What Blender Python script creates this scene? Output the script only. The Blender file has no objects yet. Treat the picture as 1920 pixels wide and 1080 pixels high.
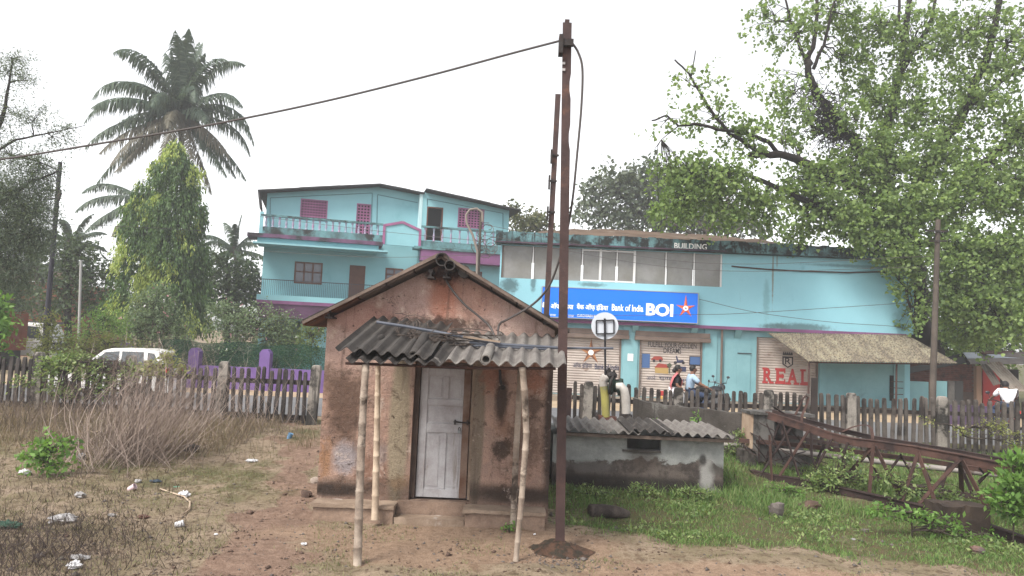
import bpy, math, random
import numpy as np
from mathutils import Vector, Matrix, noise as mnoise
sc = bpy.context.scene
COL = sc.collection
V = Vector
# ------------------------------------------------------------------ camera
FPX = 1400.0; PIT = math.atan(100 / 1400.0); ROL = math.atan(0.043); EYE = V((0, 0, 2.6))
cd = bpy.data.cameras.new('camera'); cam = bpy.data.objects.new('camera', cd); COL.objects.link(cam)
cd.sensor_width = 36; cd.lens = 36 * FPX / 1920; cd.clip_start = 0.05; cd.clip_end = 3000
CAMM = Matrix.Translation(EYE) @ Matrix.Rotation(math.pi / 2 + PIT, 4, 'X') @ Matrix.Rotation(ROL, 4, 'Z')
cam.matrix_world = CAMM
sc.camera = cam
# ------------------------------------------------------------------ sky, sun, exposure
SUN_EL, SUN_AZ = math.radians(50), math.radians(222)      # azimuth clockwise from +Y
w = bpy.data.worlds.new('World'); sc.world = w; w.use_nodes = True
nt = w.node_tree; nt.nodes.clear()
sky = nt.nodes.new('ShaderNodeTexSky'); sky.sky_type = 'NISHITA'; sky.sun_disc = False
sky.sun_elevation = SUN_EL; sky.sun_rotation = SUN_AZ; sky.dust_density = 1.5; sky.air_density = 1.0; sky.ozone_density = 1.0
hs = nt.nodes.new('ShaderNodeHueSaturation'); hs.inputs['Saturation'].default_value = 0.1
bg = nt.nodes.new('ShaderNodeBackground'); bg.inputs['Strength'].default_value = 0.15
ow = nt.nodes.new('ShaderNodeOutputWorld')
nt.links.new(sky.outputs[0], hs.inputs['Color']); nt.links.new(hs.outputs[0], bg.inputs['Color']); nt.links.new(bg.outputs[0], ow.inputs['Surface'])
sl = bpy.data.lights.new('sun', 'SUN'); sun = bpy.data.objects.new('sun', sl); COL.objects.link(sun)
sl.energy = 2.3; sl.angle = math.radians(20); sl.color = (1.0, 0.95, 0.86)
sd = V((math.sin(SUN_AZ) * math.cos(SUN_EL), math.cos(SUN_AZ) * math.cos(SUN_EL), math.sin(SUN_EL)))
sun.rotation_euler = sd.to_track_quat('Z', 'Y').to_euler(); sun.location = (0, 0, 40)
sc.view_settings.view_transform = 'Standard'; sc.view_settings.look = 'None'
sc.view_settings.gamma = 1; sc.view_settings.exposure = 1.17; sc.view_settings.use_curve_mapping = False
sc.render.engine = 'CYCLES'
sc.cycles.max_bounces = 6; sc.cycles.diffuse_bounces = 3; sc.cycles.glossy_bounces = 3; sc.cycles.transmission_bounces = 4; sc.cycles.transparent_max_bounces = 8
sc.cycles.caustics_reflective = False; sc.cycles.caustics_refractive = False
sc.cycles.use_denoising = True
# ------------------------------------------------------------------ measuring: a pixel of the 1920x1080 photograph at a distance
R3 = CAMM.to_3x3()
def ray(u, v): return R3 @ V(((u - 960) / FPX, -(v - 540) / FPX, -1))
def P(u, v, y):
    d = ray(u, v); return EYE + d * (y / d.y)
def PZ(u, v, z=0.0):
    d = ray(u, v); return EYE + d * ((z - EYE.z) / d.z)
def lerp(a, b, t): return a + (b - a) * t
def sstep(a, b, x):
    t = np.clip((x - a) / (b - a), 0, 1); return t * t * (3 - 2 * t)
# ------------------------------------------------------------------ geometry collector
class G:
    def __init__(s): s.v = []; s.f = []; s.m = []; s.mi = 0
    def add(s, vs, fs):
        b = len(s.v); s.v += [tuple(p) for p in vs]; s.f += [tuple(b + i for i in f) for f in fs]; s.m += [s.mi] * len(fs); return s
    def quad(s, *p): return s.add(p, [tuple(range(len(p)))])
    def box(s, a, b):
        x0, y0, z0 = a; x1, y1, z1 = b
        if x0 > x1: x0, x1 = x1, x0
        if y0 > y1: y0, y1 = y1, y0
        if z0 > z1: z0, z1 = z1, z0
        return s.add([(x0, y0, z0), (x1, y0, z0), (x1, y1, z0), (x0, y1, z0), (x0, y0, z1), (x1, y0, z1), (x1, y1, z1), (x0, y1, z1)],
                     [(0, 3, 2, 1), (4, 5, 6, 7), (0, 1, 5, 4), (1, 2, 6, 5), (2, 3, 7, 6), (3, 0, 4, 7)])
    def obox(s, c, size, M=None):
        g = G(); h = [k / 2 for k in size]; g.box((-h[0], -h[1], -h[2]), h)
        M = M or Matrix.Identity(3); return s.add([V(c) + M @ V(p) for p in g.v], g.f)
    def bar(s, a, b, w, h=None, up=(0, 0, 1)):                 # rectangular bar from a to b
        a, b = V(a), V(b); h = h or w; d = b - a; L = d.length or 1e-6; d /= L
        x = d.cross(V(up)); x = x.normalized() if x.length > 1e-4 else V((1, 0, 0)); z = x.cross(d)
        M = Matrix((x, d, z)).transposed(); return s.obox((a + b) / 2, (w, L, h), M)
    def tube(s, pts, r, n=6, cap=True):
        pts = [V(p) for p in pts]; k = len(pts)
        rs = r if isinstance(r, (list, tuple)) else [r] * k
        ref = None; vs = []
        for i, p in enumerate(pts):
            d = (pts[min(i + 1, k - 1)] - pts[max(i - 1, 0)])
            d = d.normalized() if d.length > 1e-9 else V((0, 0, 1))
            if ref is None:
                ref = d.cross(V((0, 0, 1)));
                if ref.length < 1e-3: ref = V((1, 0, 0))
            ref = ref - d * ref.dot(d); ref = ref.normalized() if ref.length > 1e-6 else d.orthogonal().normalized()
            b = d.cross(ref)
            for j in range(n):
                t = 2 * math.pi * j / n; vs.append(p + (ref * math.cos(t) + b * math.sin(t)) * rs[i])
        fs = [(i * n + j, i * n + (j + 1) % n, (i + 1) * n + (j + 1) % n, (i + 1) * n + j) for i in range(k - 1) for j in range(n)]
        if cap: fs += [tuple(range(n))[::-1], tuple((k - 1) * n + j for j in range(n))]
        return s.add(vs, fs)
    def lathe(s, prof, c, ax=(0, 0, 1), n=16):                  # prof: (radius, height along ax)
        ax = V(ax).normalized(); x = ax.orthogonal().normalized(); y = ax.cross(x); c = V(c); k = len(prof)
        vs = [c + ax * h + (x * math.cos(2 * math.pi * j / n) + y * math.sin(2 * math.pi * j / n)) * max(r, 1e-4) for r, h in prof for j in range(n)]
        fs = [(i * n + j, i * n + (j + 1) % n, (i + 1) * n + (j + 1) % n, (i + 1) * n + j) for i in range(k - 1) for j in range(n)]
        fs += [tuple(range(n))[::-1], tuple((k - 1) * n + j for j in range(n))]
        return s.add(vs, fs)
    def ball(s, c, r, nu=12, nv=8, M=None):
        r = r if isinstance(r, (tuple, list)) else (r, r, r); M = M or Matrix.Identity(3); c = V(c)
        vs = []; fs = []
        for i in range(nv + 1):
            t = math.pi * i / nv
            for j in range(nu):
                a = 2 * math.pi * j / nu
                vs.append(c + M @ V((r[0] * math.sin(t) * math.cos(a), r[1] * math.sin(t) * math.sin(a), r[2] * math.cos(t))))
        for i in range(nv):
            for j in range(nu): fs.append((i * nu + j, (i + 1) * nu + j, (i + 1) * nu + (j + 1) % nu, i * nu + (j + 1) % nu))
        return s.add(vs, fs)
    def prism(s, poly, d):                                       # closed polygon (3-D points) pushed along d
        n = len(poly); d = V(d); vs = [V(p) for p in poly] + [V(p) + d for p in poly]
        return s.add(vs, [tuple(range(n))[::-1], tuple(range(n, 2 * n))] + [(i, (i + 1) % n, n + (i + 1) % n, n + i) for i in range(n)])
    def corr(s, A, B, Cc, pitch, amp, th=0.008, nv=1, per=6, phase=0.0, jit=0.0, seed=0):   # corrugated sheet, ridges run A->C
        A, B, Cc = V(A), V(B), V(Cc); du = B - A; dv = Cc - A; N = du.cross(dv).normalized()
        if N.z < 0: N = -N
        n = max(2, int(du.length / pitch * per)); rnd = random.Random(seed); vs = []
        for i in range(n + 1):
            u = i / n; hgt = amp * math.cos(2 * math.pi * (u * du.length / pitch + phase))
            for j in range(nv + 1):
                p = A + du * u + dv * (j / nv) + N * hgt + N * (rnd.uniform(-jit, jit))
                vs += [p + N * th / 2, p - N * th / 2]
        k = (nv + 1) * 2; fs = []
        for i in range(n):
            for j in range(nv):
                a = i * k + 2 * j; b = a + k
                fs += [(a, b, b + 2, a + 2), (a + 1, a + 3, b + 3, b + 1)]
            fs += [(i * k, i * k + 1, (i + 1) * k + 1, (i + 1) * k), (i * k + k - 2, (i + 1) * k + k - 2, (i + 1) * k + k - 1, i * k + k - 1)]
        for i in (0, n):
            for j in range(nv):
                a = i * k + 2 * j; fs.append((a, a + 2, a + 3, a + 1))
        return s.add(vs, fs)
    def wallgrid(s, x0, x1, z0, z1, y0, y1, holes=()):           # wall slab in X/Z with real openings; y0 front, y1 back
        xs = sorted({x0, x1, *[h[0] for h in holes], *[h[1] for h in holes]}); zs = sorted({z0, z1, *[h[2] for h in holes], *[h[3] for h in holes]})
        xs = [x for x in xs if x0 - 1e-6 <= x <= x1 + 1e-6]; zs = [z for z in zs if z0 - 1e-6 <= z <= z1 + 1e-6]
        def hole(x, z): return any(h[0] < x < h[1] and h[2] < z < h[3] for h in holes)
        for i in range(len(xs) - 1):
            for j in range(len(zs) - 1):
                a, b, c, d = xs[i], xs[i + 1], zs[j], zs[j + 1]
                if hole((a + b) / 2, (c + d) / 2): continue
                s.quad((a, y0, c), (b, y0, c), (b, y0, d), (a, y0, d)); s.quad((a, y1, c), (a, y1, d), (b, y1, d), (b, y1, c))
        for a, b, c, d in list(holes) + [(x0, x1, z0, z1)]:
            s.quad((a, y0, c), (a, y1, c), (a, y1, d), (a, y0, d)); s.quad((b, y0, c), (b, y0, d), (b, y1, d), (b, y1, c))
            if c > z0 or (a, b) == (x0, x1): s.quad((a, y0, c), (b, y0, c), (b, y1, c), (a, y1, c))
            s.quad((a, y0, d), (a, y1, d), (b, y1, d), (b, y0, d))
        return s
    def xf(s, M): s.v = [tuple(M @ V(p)) for p in s.v]; return s
    def join(s, g):
        b = len(s.v); s.v += g.v; s.f += [tuple(b + i for i in f) for f in g.f]; s.m += g.m; return s
WM = {}
def tag(o, label=None, cat=None, group=None, kind=None):
    for k, x in (('label', label), ('category', cat), ('group', group), ('kind', kind)):
        if x: o[k] = x
    return o
def thing(name, label, cat, loc=(0, 0, 0), rz=0.0, group=None, kind=None):
    o = bpy.data.objects.new(name, None); o.empty_display_size = 0.2; COL.objects.link(o)
    o.location = loc; o.rotation_euler = (0, 0, rz); WM[o.name] = Matrix.Translation(V(loc)) @ Matrix.Rotation(rz, 4, 'Z')
    return tag(o, label, cat, group, kind)
def mesh_of(name, g, mats, smooth=False, bevel=0.0):
    me = bpy.data.meshes.new(name); me.from_pydata(g.v, [], g.f); me.validate(clean_customdata=False)
    mats = mats if isinstance(mats, (list, tuple)) else [mats]
    for m in mats: me.materials.append(m)
    if len(mats) > 1 and len(g.m) == len(me.polygons): me.polygons.foreach_set('material_index', g.m)
    if smooth:
        me.polygons.foreach_set('use_smooth', [True] * len(me.polygons))
        if smooth != 'all': me.set_sharp_from_angle(angle=math.radians(38))
    me.update(); return me
def obj(name, g, mats, parent=None, smooth=False, loc=None, local=False, bevel=0.0):
    """geometry in world coordinates unless local; loc sets the origin of a top-level mesh"""
    if parent is not None and not local: g.xf(WM[parent.name].inverted())
    if parent is None and loc is not None: g.xf(Matrix.Translation(-V(loc)))
    o = bpy.data.objects.new(name, mesh_of(name, g, mats, smooth)); COL.objects.link(o)
    if bevel:
        b = o.modifiers.new('bevel', 'BEVEL'); b.width = bevel; b.segments = 2; b.limit_method = 'ANGLE'; b.angle_limit = math.radians(40)
    if parent is not None: o.parent = parent; WM[o.name] = WM[parent.name].copy()
    else:
        if loc is not None: o.location = loc
        WM[o.name] = Matrix.Translation(V(loc or (0, 0, 0)))
    return o
def inst(name, me, parent, loc, rot=(0, 0, 0), scale=(1, 1, 1)):  # piece sharing mesh data, placed in its parent's space
    o = bpy.data.objects.new(name, me); COL.objects.link(o); o.parent = parent; o.location = loc; o.rotation_euler = rot; o.scale = scale; return o
def np_mesh(name, verts, faces, mats, parent=None, smooth=False, loc=None, uvrand=None):
    verts = np.asarray(verts, dtype=np.float32).reshape(-1, 3); faces = np.asarray(faces, dtype=np.int32); k = faces.shape[1]; n = len(faces)
    if parent is not None:
        Mi = np.array(WM[parent.name].inverted()); verts = (verts @ Mi[:3, :3].T + Mi[:3, 3]).astype(np.float32)
    if loc is not None: verts = verts - np.array(loc, dtype=np.float32)
    me = bpy.data.meshes.new(name); me.vertices.add(len(verts)); me.vertices.foreach_set('co', verts.ravel())
    me.loops.add(n * k); me.loops.foreach_set('vertex_index', faces.ravel())
    me.polygons.add(n); me.polygons.foreach_set('loop_start', np.arange(n, dtype=np.int32) * k)
    for m in (mats if isinstance(mats, (list, tuple)) else [mats]): me.materials.append(m)
    me.update(calc_edges=True)
    if smooth: me.polygons.foreach_set('use_smooth', np.ones(n, dtype=bool))
    o = bpy.data.objects.new(name, me); COL.objects.link(o)
    if parent is not None: o.parent = parent; WM[o.name] = WM[parent.name].copy()
    if loc is not None: o.location = loc
    return o
# ------------------------------------------------------------------ materials
def C(r, g, b, k=1.0):                                           # sRGB 0-255 -> linear base colour times k
    f = lambda c: (c / 255 / 12.92 if c / 255 <= 0.04045 else ((c / 255 + 0.055) / 1.055) ** 2.4)
    q = (f(r) * k, f(g) * k, f(b) * k); y = .3 * q[0] + .55 * q[1] + .15 * q[2]
    return tuple(min(1, y + (c - y) * 0.84) for c in q) + (1,)
class Mt:
    def __init__(s, name):
        s.m = bpy.data.materials.new(name); s.m.use_nodes = True; s.t = s.m.node_tree; s.t.nodes.clear()
        s.out = s.t.nodes.new('ShaderNodeOutputMaterial'); s._pos = None
    def put(s, inp, val):
        if hasattr(val, 'links'): s.t.links.new(val, inp)
        elif val is not None: inp.default_value = val
    def pos(s):
        if s._pos is None: s._pos = s.t.nodes.new('ShaderNodeNewGeometry')
        return s._pos.outputs['Position']
    def island(s):
        s.pos(); return s._pos.outputs['Random Per Island']
    def orand(s): return s.t.nodes.new('ShaderNodeObjectInfo').outputs['Random']
    def sep(s, i, vec=None):
        n = s.t.nodes.new('ShaderNodeSeparateXYZ'); s.put(n.inputs[0], vec or s.pos()); return n.outputs[i]
    def vmul(s, k, vec=None, add=None):
        n = s.t.nodes.new('ShaderNodeVectorMath'); n.operation = 'MULTIPLY'; s.put(n.inputs[0], vec or s.pos()); n.inputs[1].default_value = k
        if add is None: return n.outputs[0]
        m = s.t.nodes.new('ShaderNodeVectorMath'); m.operation = 'ADD'; s.put(m.inputs[0], n.outputs[0]); m.inputs[1].default_value = add; return m.outputs[0]
    def noise(s, scale=5, detail=4, rough=0.6, vec=None, dist=0.0):
        n = s.t.nodes.new('ShaderNodeTexNoise'); s.put(n.inputs['Vector'], vec or s.pos()); n.inputs['Scale'].default_value = scale
        n.inputs['Detail'].default_value = detail; n.inputs['Roughness'].default_value = rough; n.inputs['Distortion'].default_value = dist; return n.outputs[0]
    def mr(s, v, a, b, c=0.0, d=1.0, smooth=True):
        n = s.t.nodes.new('ShaderNodeMapRange'); n.interpolation_type = 'SMOOTHSTEP' if smooth else 'LINEAR'
        s.put(n.inputs[0], v)
        for i, x in enumerate((a, b, c, d)): n.inputs[i + 1].default_value = x
        return n.outputs[0]
    def math(s, op, a, b=None):
        n = s.t.nodes.new('ShaderNodeMath'); n.operation = op; s.put(n.inputs[0], a); s.put(n.inputs[1], b); return n.outputs[0]
    def mix(s, f, a, b, mode='MIX'):
        n = s.t.nodes.new('ShaderNodeMix'); n.data_type = 'RGBA'; n.blend_type = mode
        s.put(n.inputs[0], f); s.put(n.inputs[6], a); s.put(n.inputs[7], b); return n.outputs[2]
    def ramp(s, f, stops):
        n = s.t.nodes.new('ShaderNodeValToRGB'); s.put(n.inputs[0], f); e = n.color_ramp.elements
        while len(e) < len(stops): e.new(0.5)
        for x, (p, c) in zip(e, stops): x.position = p; x.color = c
        return n.outputs[0]
    def blob(s, c, size, nz=None, amp=0.6, soft=0.5):            # stain mask: 1 inside an ellipsoid with a ragged edge
        v = s.vmul((1 / size[0], 1 / size[1], 1 / size[2]), None, (-c[0] / size[0], -c[1] / size[1], -c[2] / size[2]))
        n = s.t.nodes.new('ShaderNodeVectorMath'); n.operation = 'LENGTH'; s.put(n.inputs[0], v); L = n.outputs['Value']
        if nz is not None: L = s.math('ADD', L, s.math('MULTIPLY', s.math('SUBTRACT', nz, 0.5), amp * 2))
        return s.mr(L, 1 - soft, 1 + soft, 1, 0)
    def bump(s, h, strength=0.3, dist=0.02):
        n = s.t.nodes.new('ShaderNodeBump'); n.inputs['Strength'].default_value = strength; n.inputs['Distance'].default_value = dist; s.put(n.inputs['Height'], h); return n.outputs[0]
    def bsdf(s, color, rough=0.8, metal=0.0, normal=None, spec=0.3, **kw):
        n = s.t.nodes.new('ShaderNodeBsdfPrincipled'); s.put(n.inputs['Base Color'], color); s.put(n.inputs['Roughness'], rough); s.put(n.inputs['Metallic'], metal)
        s.put(n.inputs['Specular IOR Level'], spec)
        if normal is not None: s.put(n.inputs['Normal'], normal)
        for k, x in kw.items(): s.put(n.inputs[k], x)
        s.t.links.new(n.outputs[0], s.out.inputs['Surface']); return s.m
def wmat(name, c1, c2=None, sc1=2.5, stain=None, st=(1.3, 0.52, 0.68), streak=None, sk=(0.45, 0.7), fine=0.12, rough=0.85, bump=0.3, bsc=60, metal=0.0, spec=0.25, vary=0.0, seed=0.0, marks=()):
    """weathered surface: two tones, blotchy stain, vertical streaks, fine grain"""
    s = Mt(name); off = (seed * 7.3, seed * 3.1, seed * 5.7); base = s.vmul((1, 1, 1), None, off)
    col = c1
    if c2: col = s.mix(s.mr(s.noise(sc1, 5, 0.62, base), 0.3, 0.7), c1, c2)
    if stain: col = s.mix(s.mr(s.noise(st[0], 6, 0.68, base, 0.3), st[1], st[2]), col, stain)
    if streak: col = s.mix(s.mr(s.noise(1.0, 5, 0.65, s.vmul((7, 7, 0.55), None, off)), sk[0], sk[1]), col, streak)
    for cc_, sz_, cl_, k_ in marks: col = s.mix(s.math('MULTIPLY', s.blob(cc_, sz_, s.noise(5, 5, .7), .9, .5), k_), col, cl_)
    g = s.noise(bsc, 3, 0.6)
    if fine: col = s.mix(1.0, col, s.ramp(g, [(0.25, (1 - fine * 1.6,) * 3 + (1,)), (0.75, (1 + 0.0, 1, 1, 1))]), 'MULTIPLY')
    if vary: col = s.mix(1.0, col, s.ramp(s.orand(), [(0, (1 - vary,) * 3 + (1,)), (1, (1, 1, 1, 1))]), 'MULTIPLY')
    h = s.math('ADD', g, s.noise(bsc * 0.2, 3, 0.6))
    return s.bsdf(col, rough, metal, s.bump(h, bump, 0.012) if bump else None, spec)
def pmat(name, c, rough=0.6, metal=0.0, spec=0.3, fine=0.08, bump=0.0): return wmat(name, c, None, fine=fine, rough=rough, metal=metal, spec=spec, bump=bump)
def leafmat(name, cols, transl=0.35, rough=0.5, spec=0.25):
    s = Mt(name); k = len(cols); r = s.island()
    c = s.ramp(r, [(i / max(1, k - 1), x) for i, x in enumerate(cols)])
    c = s.mix(s.mr(s.noise(0.9, 3, 0.6), 0.35, 0.65, 0.0, 0.35), c, s.mix(1.0, c, (0.62, 0.66, 0.5, 1), 'MULTIPLY'))
    p = s.t.nodes.new('ShaderNodeBsdfPrincipled'); s.put(p.inputs['Base Color'], c); p.inputs['Roughness'].default_value = rough; p.inputs['Specular IOR Level'].default_value = spec
    t = s.t.nodes.new('ShaderNodeBsdfTranslucent'); s.put(t.inputs['Color'], s.mix(1.0, c, (1.15, 1.2, 0.6, 1), 'MULTIPLY'))
    m = s.t.nodes.new('ShaderNodeMixShader'); m.inputs[0].default_value = transl
    s.t.links.new(p.outputs[0], m.inputs[1]); s.t.links.new(t.outputs[0], m.inputs[2]); s.t.links.new(m.outputs[0], s.out.inputs['Surface']); return s.m
# ------------------------------------------------------------------ lettering
def text_geo(body, org, ux, uz, wdt, hgt=None, bold=0.0, depth=0.006):
    """lettering fitted to a width (and height) on the plane through org, ux to the right, uz up; raised by depth"""
    cu = bpy.data.curves.new('lettering', 'FONT'); cu.body = body; cu.offset = bold; cu.resolution_u = 3
    o = bpy.data.objects.new('lettering', cu); COL.objects.link(o)
    dg = bpy.context.evaluated_depsgraph_get(); me = bpy.data.meshes.new_from_object(o.evaluated_get(dg))
    co = np.zeros(len(me.vertices) * 3, dtype=np.float32); me.vertices.foreach_get('co', co); co = co.reshape(-1, 3)
    fs = [tuple(p.vertices) for p in me.polygons]
    bpy.data.objects.remove(o); bpy.data.curves.remove(cu); bpy.data.meshes.remove(me)
    mn, mx = co.min(0), co.max(0); k = wdt / (mx[0] - mn[0]); kz = (hgt / (mx[1] - mn[1])) if hgt else k
    org, ux, uz = V(org), V(ux).normalized(), V(uz).normalized(); n = ux.cross(uz)
    return G().add([org + ux * float((c[0] - mn[0]) * k) + uz * float((c[1] - mn[1]) * kz) + n * depth for c in co], fs)
def star_geo(org, ux, uz, r, ri=0.4, depth=0.01, stretch=1.0):   # faceted five-pointed star, two face sets
    org, ux, uz = V(org), V(ux).normalized(), V(uz).normalized(); n = ux.cross(uz); g = G(); pts = []
    for i in range(10):
        a = math.pi / 2 + i * math.pi / 5; q = r if i % 2 == 0 else r * ri
        if i == 0: q *= stretch
        pts.append(org + ux * q * math.cos(a) + uz * q * math.sin(a) + n * depth)
    c = org + n * depth * 2.2
    for i in range(10):
        g.mi = i % 2; g.quad(c, pts[i], pts[(i + 1) % 10])
    return g
X, Z = V((1, 0, 0)), V((0, 0, 1))
# ================================================================== ground, road, verge
ROADZ = 0.42
def _fb(x, y, s=1.0, seed=0.0):
    o = 0
    for k, (a, b, c) in enumerate(((1.7, 0.9, 0.3), (-1.1, 2.3, 1.7), (3.1, -2.2, 4.1), (4.7, 3.9, 0.6), (-6.1, 5.3, 2.2), (9.7, -7.9, 5.2))):
        o = o + np.sin((x * a + y * b) * s + c + seed) * np.cos((x * b * 0.7 - y * a * 0.9) * s + c * 2.1 + seed) / (1 + k * 0.55)
    return o
def hgt(x, y):
    x = np.asarray(x, float); y = np.asarray(y, float)
    fl = 0.44 - 0.2 * sstep(-3, 3, x); t = sstep(11.5, 18.2, y); s = sstep(18.9, 19.5, y)
    z = fl * t * (1 - s) + ROADZ * s
    rough = 1 - sstep(18.2, 19.3, y)
    flat = 1 - 0.85 * np.exp(-(((x + 0.9) / 1.5) ** 2 + ((y - 10) / 1.0) ** 2))
    z = z + 0.028 * _fb(x, y) * rough * flat + 0.012 * _fb(x, y, 3.3, 1.3) * rough * flat
    return z
def gz(x, y): return float(hgt(x, y))
def on(u, v, dz=0.0):                                            # where a pixel's line of sight meets the ground
    z = 0.0
    for _ in range(8):
        p = PZ(u, v, z); z = gz(p.x, p.y)
    return V((p.x, p.y, z + dz))
def _spread(a, b, step, far, k=1.25):
    m = list(np.arange(a, b, step)); s = step; x = b; r = []
    while x < far: r.append(x); s *= k; x += s
    return m + r
xs = np.array(sorted({*_spread(-17, 17, 0.085, 900), *[-q for q in _spread(17, 17.01, 0.085, 900)]}))
ys = np.array([-400, -120, -40, -15, -5, 0, 3, 5, 6, 6.6] + _spread(7, 19.6, 0.075, 1200))
XX, YY = np.meshgrid(xs, ys); ZZ = hgt(XX, YY)
# how green / how bare and reddish each spot is
def green_at(x, y):
    edge = 10.35 - 0.16 * (x - 1.2) + 0.25 * _fb(x, y, 0.8, 2.0)
    g = sstep(0.55, 1.0, x) * sstep(edge - 0.25, edge + 0.5, y) * (0.85 + 0.15 * _fb(x, y, 0.6, 0.4))
    left = (1 - sstep(-2.9, -2.6, x)) * sstep(9.0, 12.5, y) * np.clip(0.3 + 0.25 * _fb(x, y, 0.55, 3.1), 0, .62)
    return np.clip(np.maximum(g, left), 0, 1)
def path_at(x, y):
    cx = np.interp(y, [7, 10, 12, 14, 16.5, 18.5], [-2.2, -3.0, -3.35, -3.8, -4.55, -5.2])
    wd = np.interp(y, [7, 10, 14, 18], [.7, .5, .36, .3])
    p = 1 - sstep(wd * 0.5, wd * 1.5, np.abs(x - cx) + 0.3 * _fb(x, y, 1.1))
    return p
def bare_at(x, y):
    d = (1 - sstep(0.7, 2.2, np.hypot((x + 0.5) / 1.5, (y - 9.8) / 0.75) + 0.2 * _fb(x, y, 0.9, 5)))
    tr = sstep(0.2, 1.4, x) * (1 - sstep(9.35, 9.75, y + 0.16 * (x - 1.2) + 0.12 * _fb(x, y, 0.9, 4)))
    return np.clip(np.maximum(d, tr * 0.8), 0, 1)
nx, ny = len(xs), len(ys)
vid = np.arange(nx * ny).reshape(ny, nx)
fc = np.stack([vid[:-1, :-1], vid[:-1, 1:], vid[1:, 1:], vid[1:, :-1]], -1).reshape(-1, 4)
s = Mt('ground_soil')
at = s.t.nodes.new('ShaderNodeAttribute'); at.attribute_name = 'cover'
gr, pa, ba = (s.sep(i, at.outputs['Vector']) for i in range(3))
n1 = s.noise(1.3, 6, 0.65); n2 = s.noise(9, 5, 0.7); n3 = s.noise(55, 4, 0.7)
dry = s.mix(s.mr(n1, 0.35, 0.65), C(174, 152, 128, .76), C(152, 136, 106, .7))
dry = s.mix(s.mr(n2, 0.5, 0.62), dry, C(126, 106, 84, .66))
red = s.mix(s.mr(n2, 0.35, 0.65), C(166, 136, 116, .74), C(146, 116, 98, .68))
tan = s.mix(s.mr(n2, 0.35, 0.7), C(180, 150, 124, .74), C(158, 128, 104, .68))
grn = s.mix(s.mr(n2, 0.4, 0.65), C(104, 112, 66, .66), C(124, 104, 76, .62))
def thr(m, nz, w=0.55): return s.mr(s.math('ADD', m, s.math('MULTIPLY', s.math('SUBTRACT', nz, 0.5), w)), 0.3, 0.7)
nn = s.math('ADD', s.math('MULTIPLY', n1, .5), s.math('MULTIPLY', n2, .5)); c = s.mix(thr(pa, nn, 1.3), dry, red); c = s.mix(thr(ba, nn, 1.3), c, tan); c = s.mix(thr(gr, nn, 1.5), c, grn)
c = s.mix(1.0, c, s.ramp(n3, [(0.3, (.58, .56, .54, 1)), (0.62, (1, 1, 1, 1))]), 'MULTIPLY')
peb = s.mr(s.noise(38, 2, 0.5), 0.69, 0.75)
c = s.mix(s.math('MULTIPLY', peb, 0.55), c, C(200, 185, 170, .6))
M_ground = s.bsdf(c, 0.95, 0, s.bump(s.math('ADD', n3, s.math('MULTIPLY', n2, 2.0)), 0.75, 0.03), 0.1)
go = np_mesh('ground', np.stack([XX, YY, ZZ], -1).reshape(-1, 3), fc, M_ground, smooth=True)
fx, fy = XX.ravel(), YY.ravel()
a = go.data.attributes.new('cover', 'FLOAT_VECTOR', 'POINT')
a.data.foreach_set('vector', np.stack([green_at(fx, fy), path_at(fx, fy), bare_at(fx, fy)], -1).astype(np.float32).ravel())
tag(go, kind='structure')
# road and sandy shoulder behind the fence
M_road = wmat('road_asphalt', C(150, 150, 155, .55), C(135, 135, 138, .5), 0.6, stain=C(170, 150, 128, .5), st=(0.5, 0.55, 0.75), fine=.15, bsc=40, bump=.2)
M_sand = wmat('roadside_sand', C(206, 180, 146, .72), C(188, 158, 122, .68), 1.2, stain=C(150, 128, 104, .6), st=(0.8, 0.6, 0.75), fine=.12, bsc=45, bump=.3)
def sheet(name, x0, x1, y0, y1, z, m, n=60, wob=0.15):
    g = G(); rnd = random.Random(5)
    A = [(lerp(x0, x1, i / n), y0 + rnd.uniform(-wob, wob), z) for i in range(n + 1)]; B = [(lerp(x0, x1, i / n), y1 + rnd.uniform(-wob, wob), z) for i in range(n + 1)]
    g.add(A + B, [(i, i + 1, n + 2 + i, n + 1 + i) for i in range(n)]); return tag(obj(name, g, m), kind='structure')
sheet('road', -160, 160, 19.75, 25.3, ROADZ + 0.012, M_road, 400)
sheet('verge', -160, 160, 25.0, 29.9, ROADZ + 0.006, M_sand, 400)
# ================================================================== bank building (frontal, upper storey plane y = 29.6)
BY = 29.6
TURQ = (128, 208, 226)
def _m(u, v, sx, sz, cl, k):
    p = P(u, v, BY); return ((p.x, BY, p.z), (sx, 4, sz), cl, k)
MK = [_m(1449, 520, .035, 1.0, C(150, 132, 104, .6), .75), _m(1457, 490, .03, .3, C(150, 132, 104, .6), .6), _m(1437, 560, .12, .7, C(120, 176, 186, .68), .6), _m(1500, 614, 1.1, .16, C(96, 128, 130, .6), .8), _m(1452, 612, .5, .12, C(96, 128, 130, .6), .7), _m(955, 535, .35, .3, C(84, 112, 116, .55), .8), _m(1000, 530, .1, .35, C(84, 112, 116, .55), .7), _m(1030, 528, .08, .3, C(84, 112, 116, .55), .7), _m(1110, 534, .5, .08, C(96, 126, 130, .6), .7), _m(1620, 500, 2.2, .06, C(104, 140, 146, .6), .6), _m(1690, 600, .3, .4, C(120, 172, 182, .68), .6)]
M_turq = wmat('turquoise_wall_paint', C(148, 212, 228, .80), C(140, 206, 222, .78), 0.5, stain=C(104, 170, 186, .72), st=(0.45, 0.58, 0.8), streak=C(112, 150, 150, .7), sk=(0.66, 0.85), fine=.04, bsc=25, bump=.08, rough=.95, spec=.08, marks=MK)
M_turq_low = wmat('turquoise_lower_paint', C(136, 194, 204, .72), C(122, 182, 192, .68), 0.8, stain=C(104, 140, 142, .6), st=(0.9, 0.6, 0.8), fine=.06, bsc=30, bump=.08, rough=.75)
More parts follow.
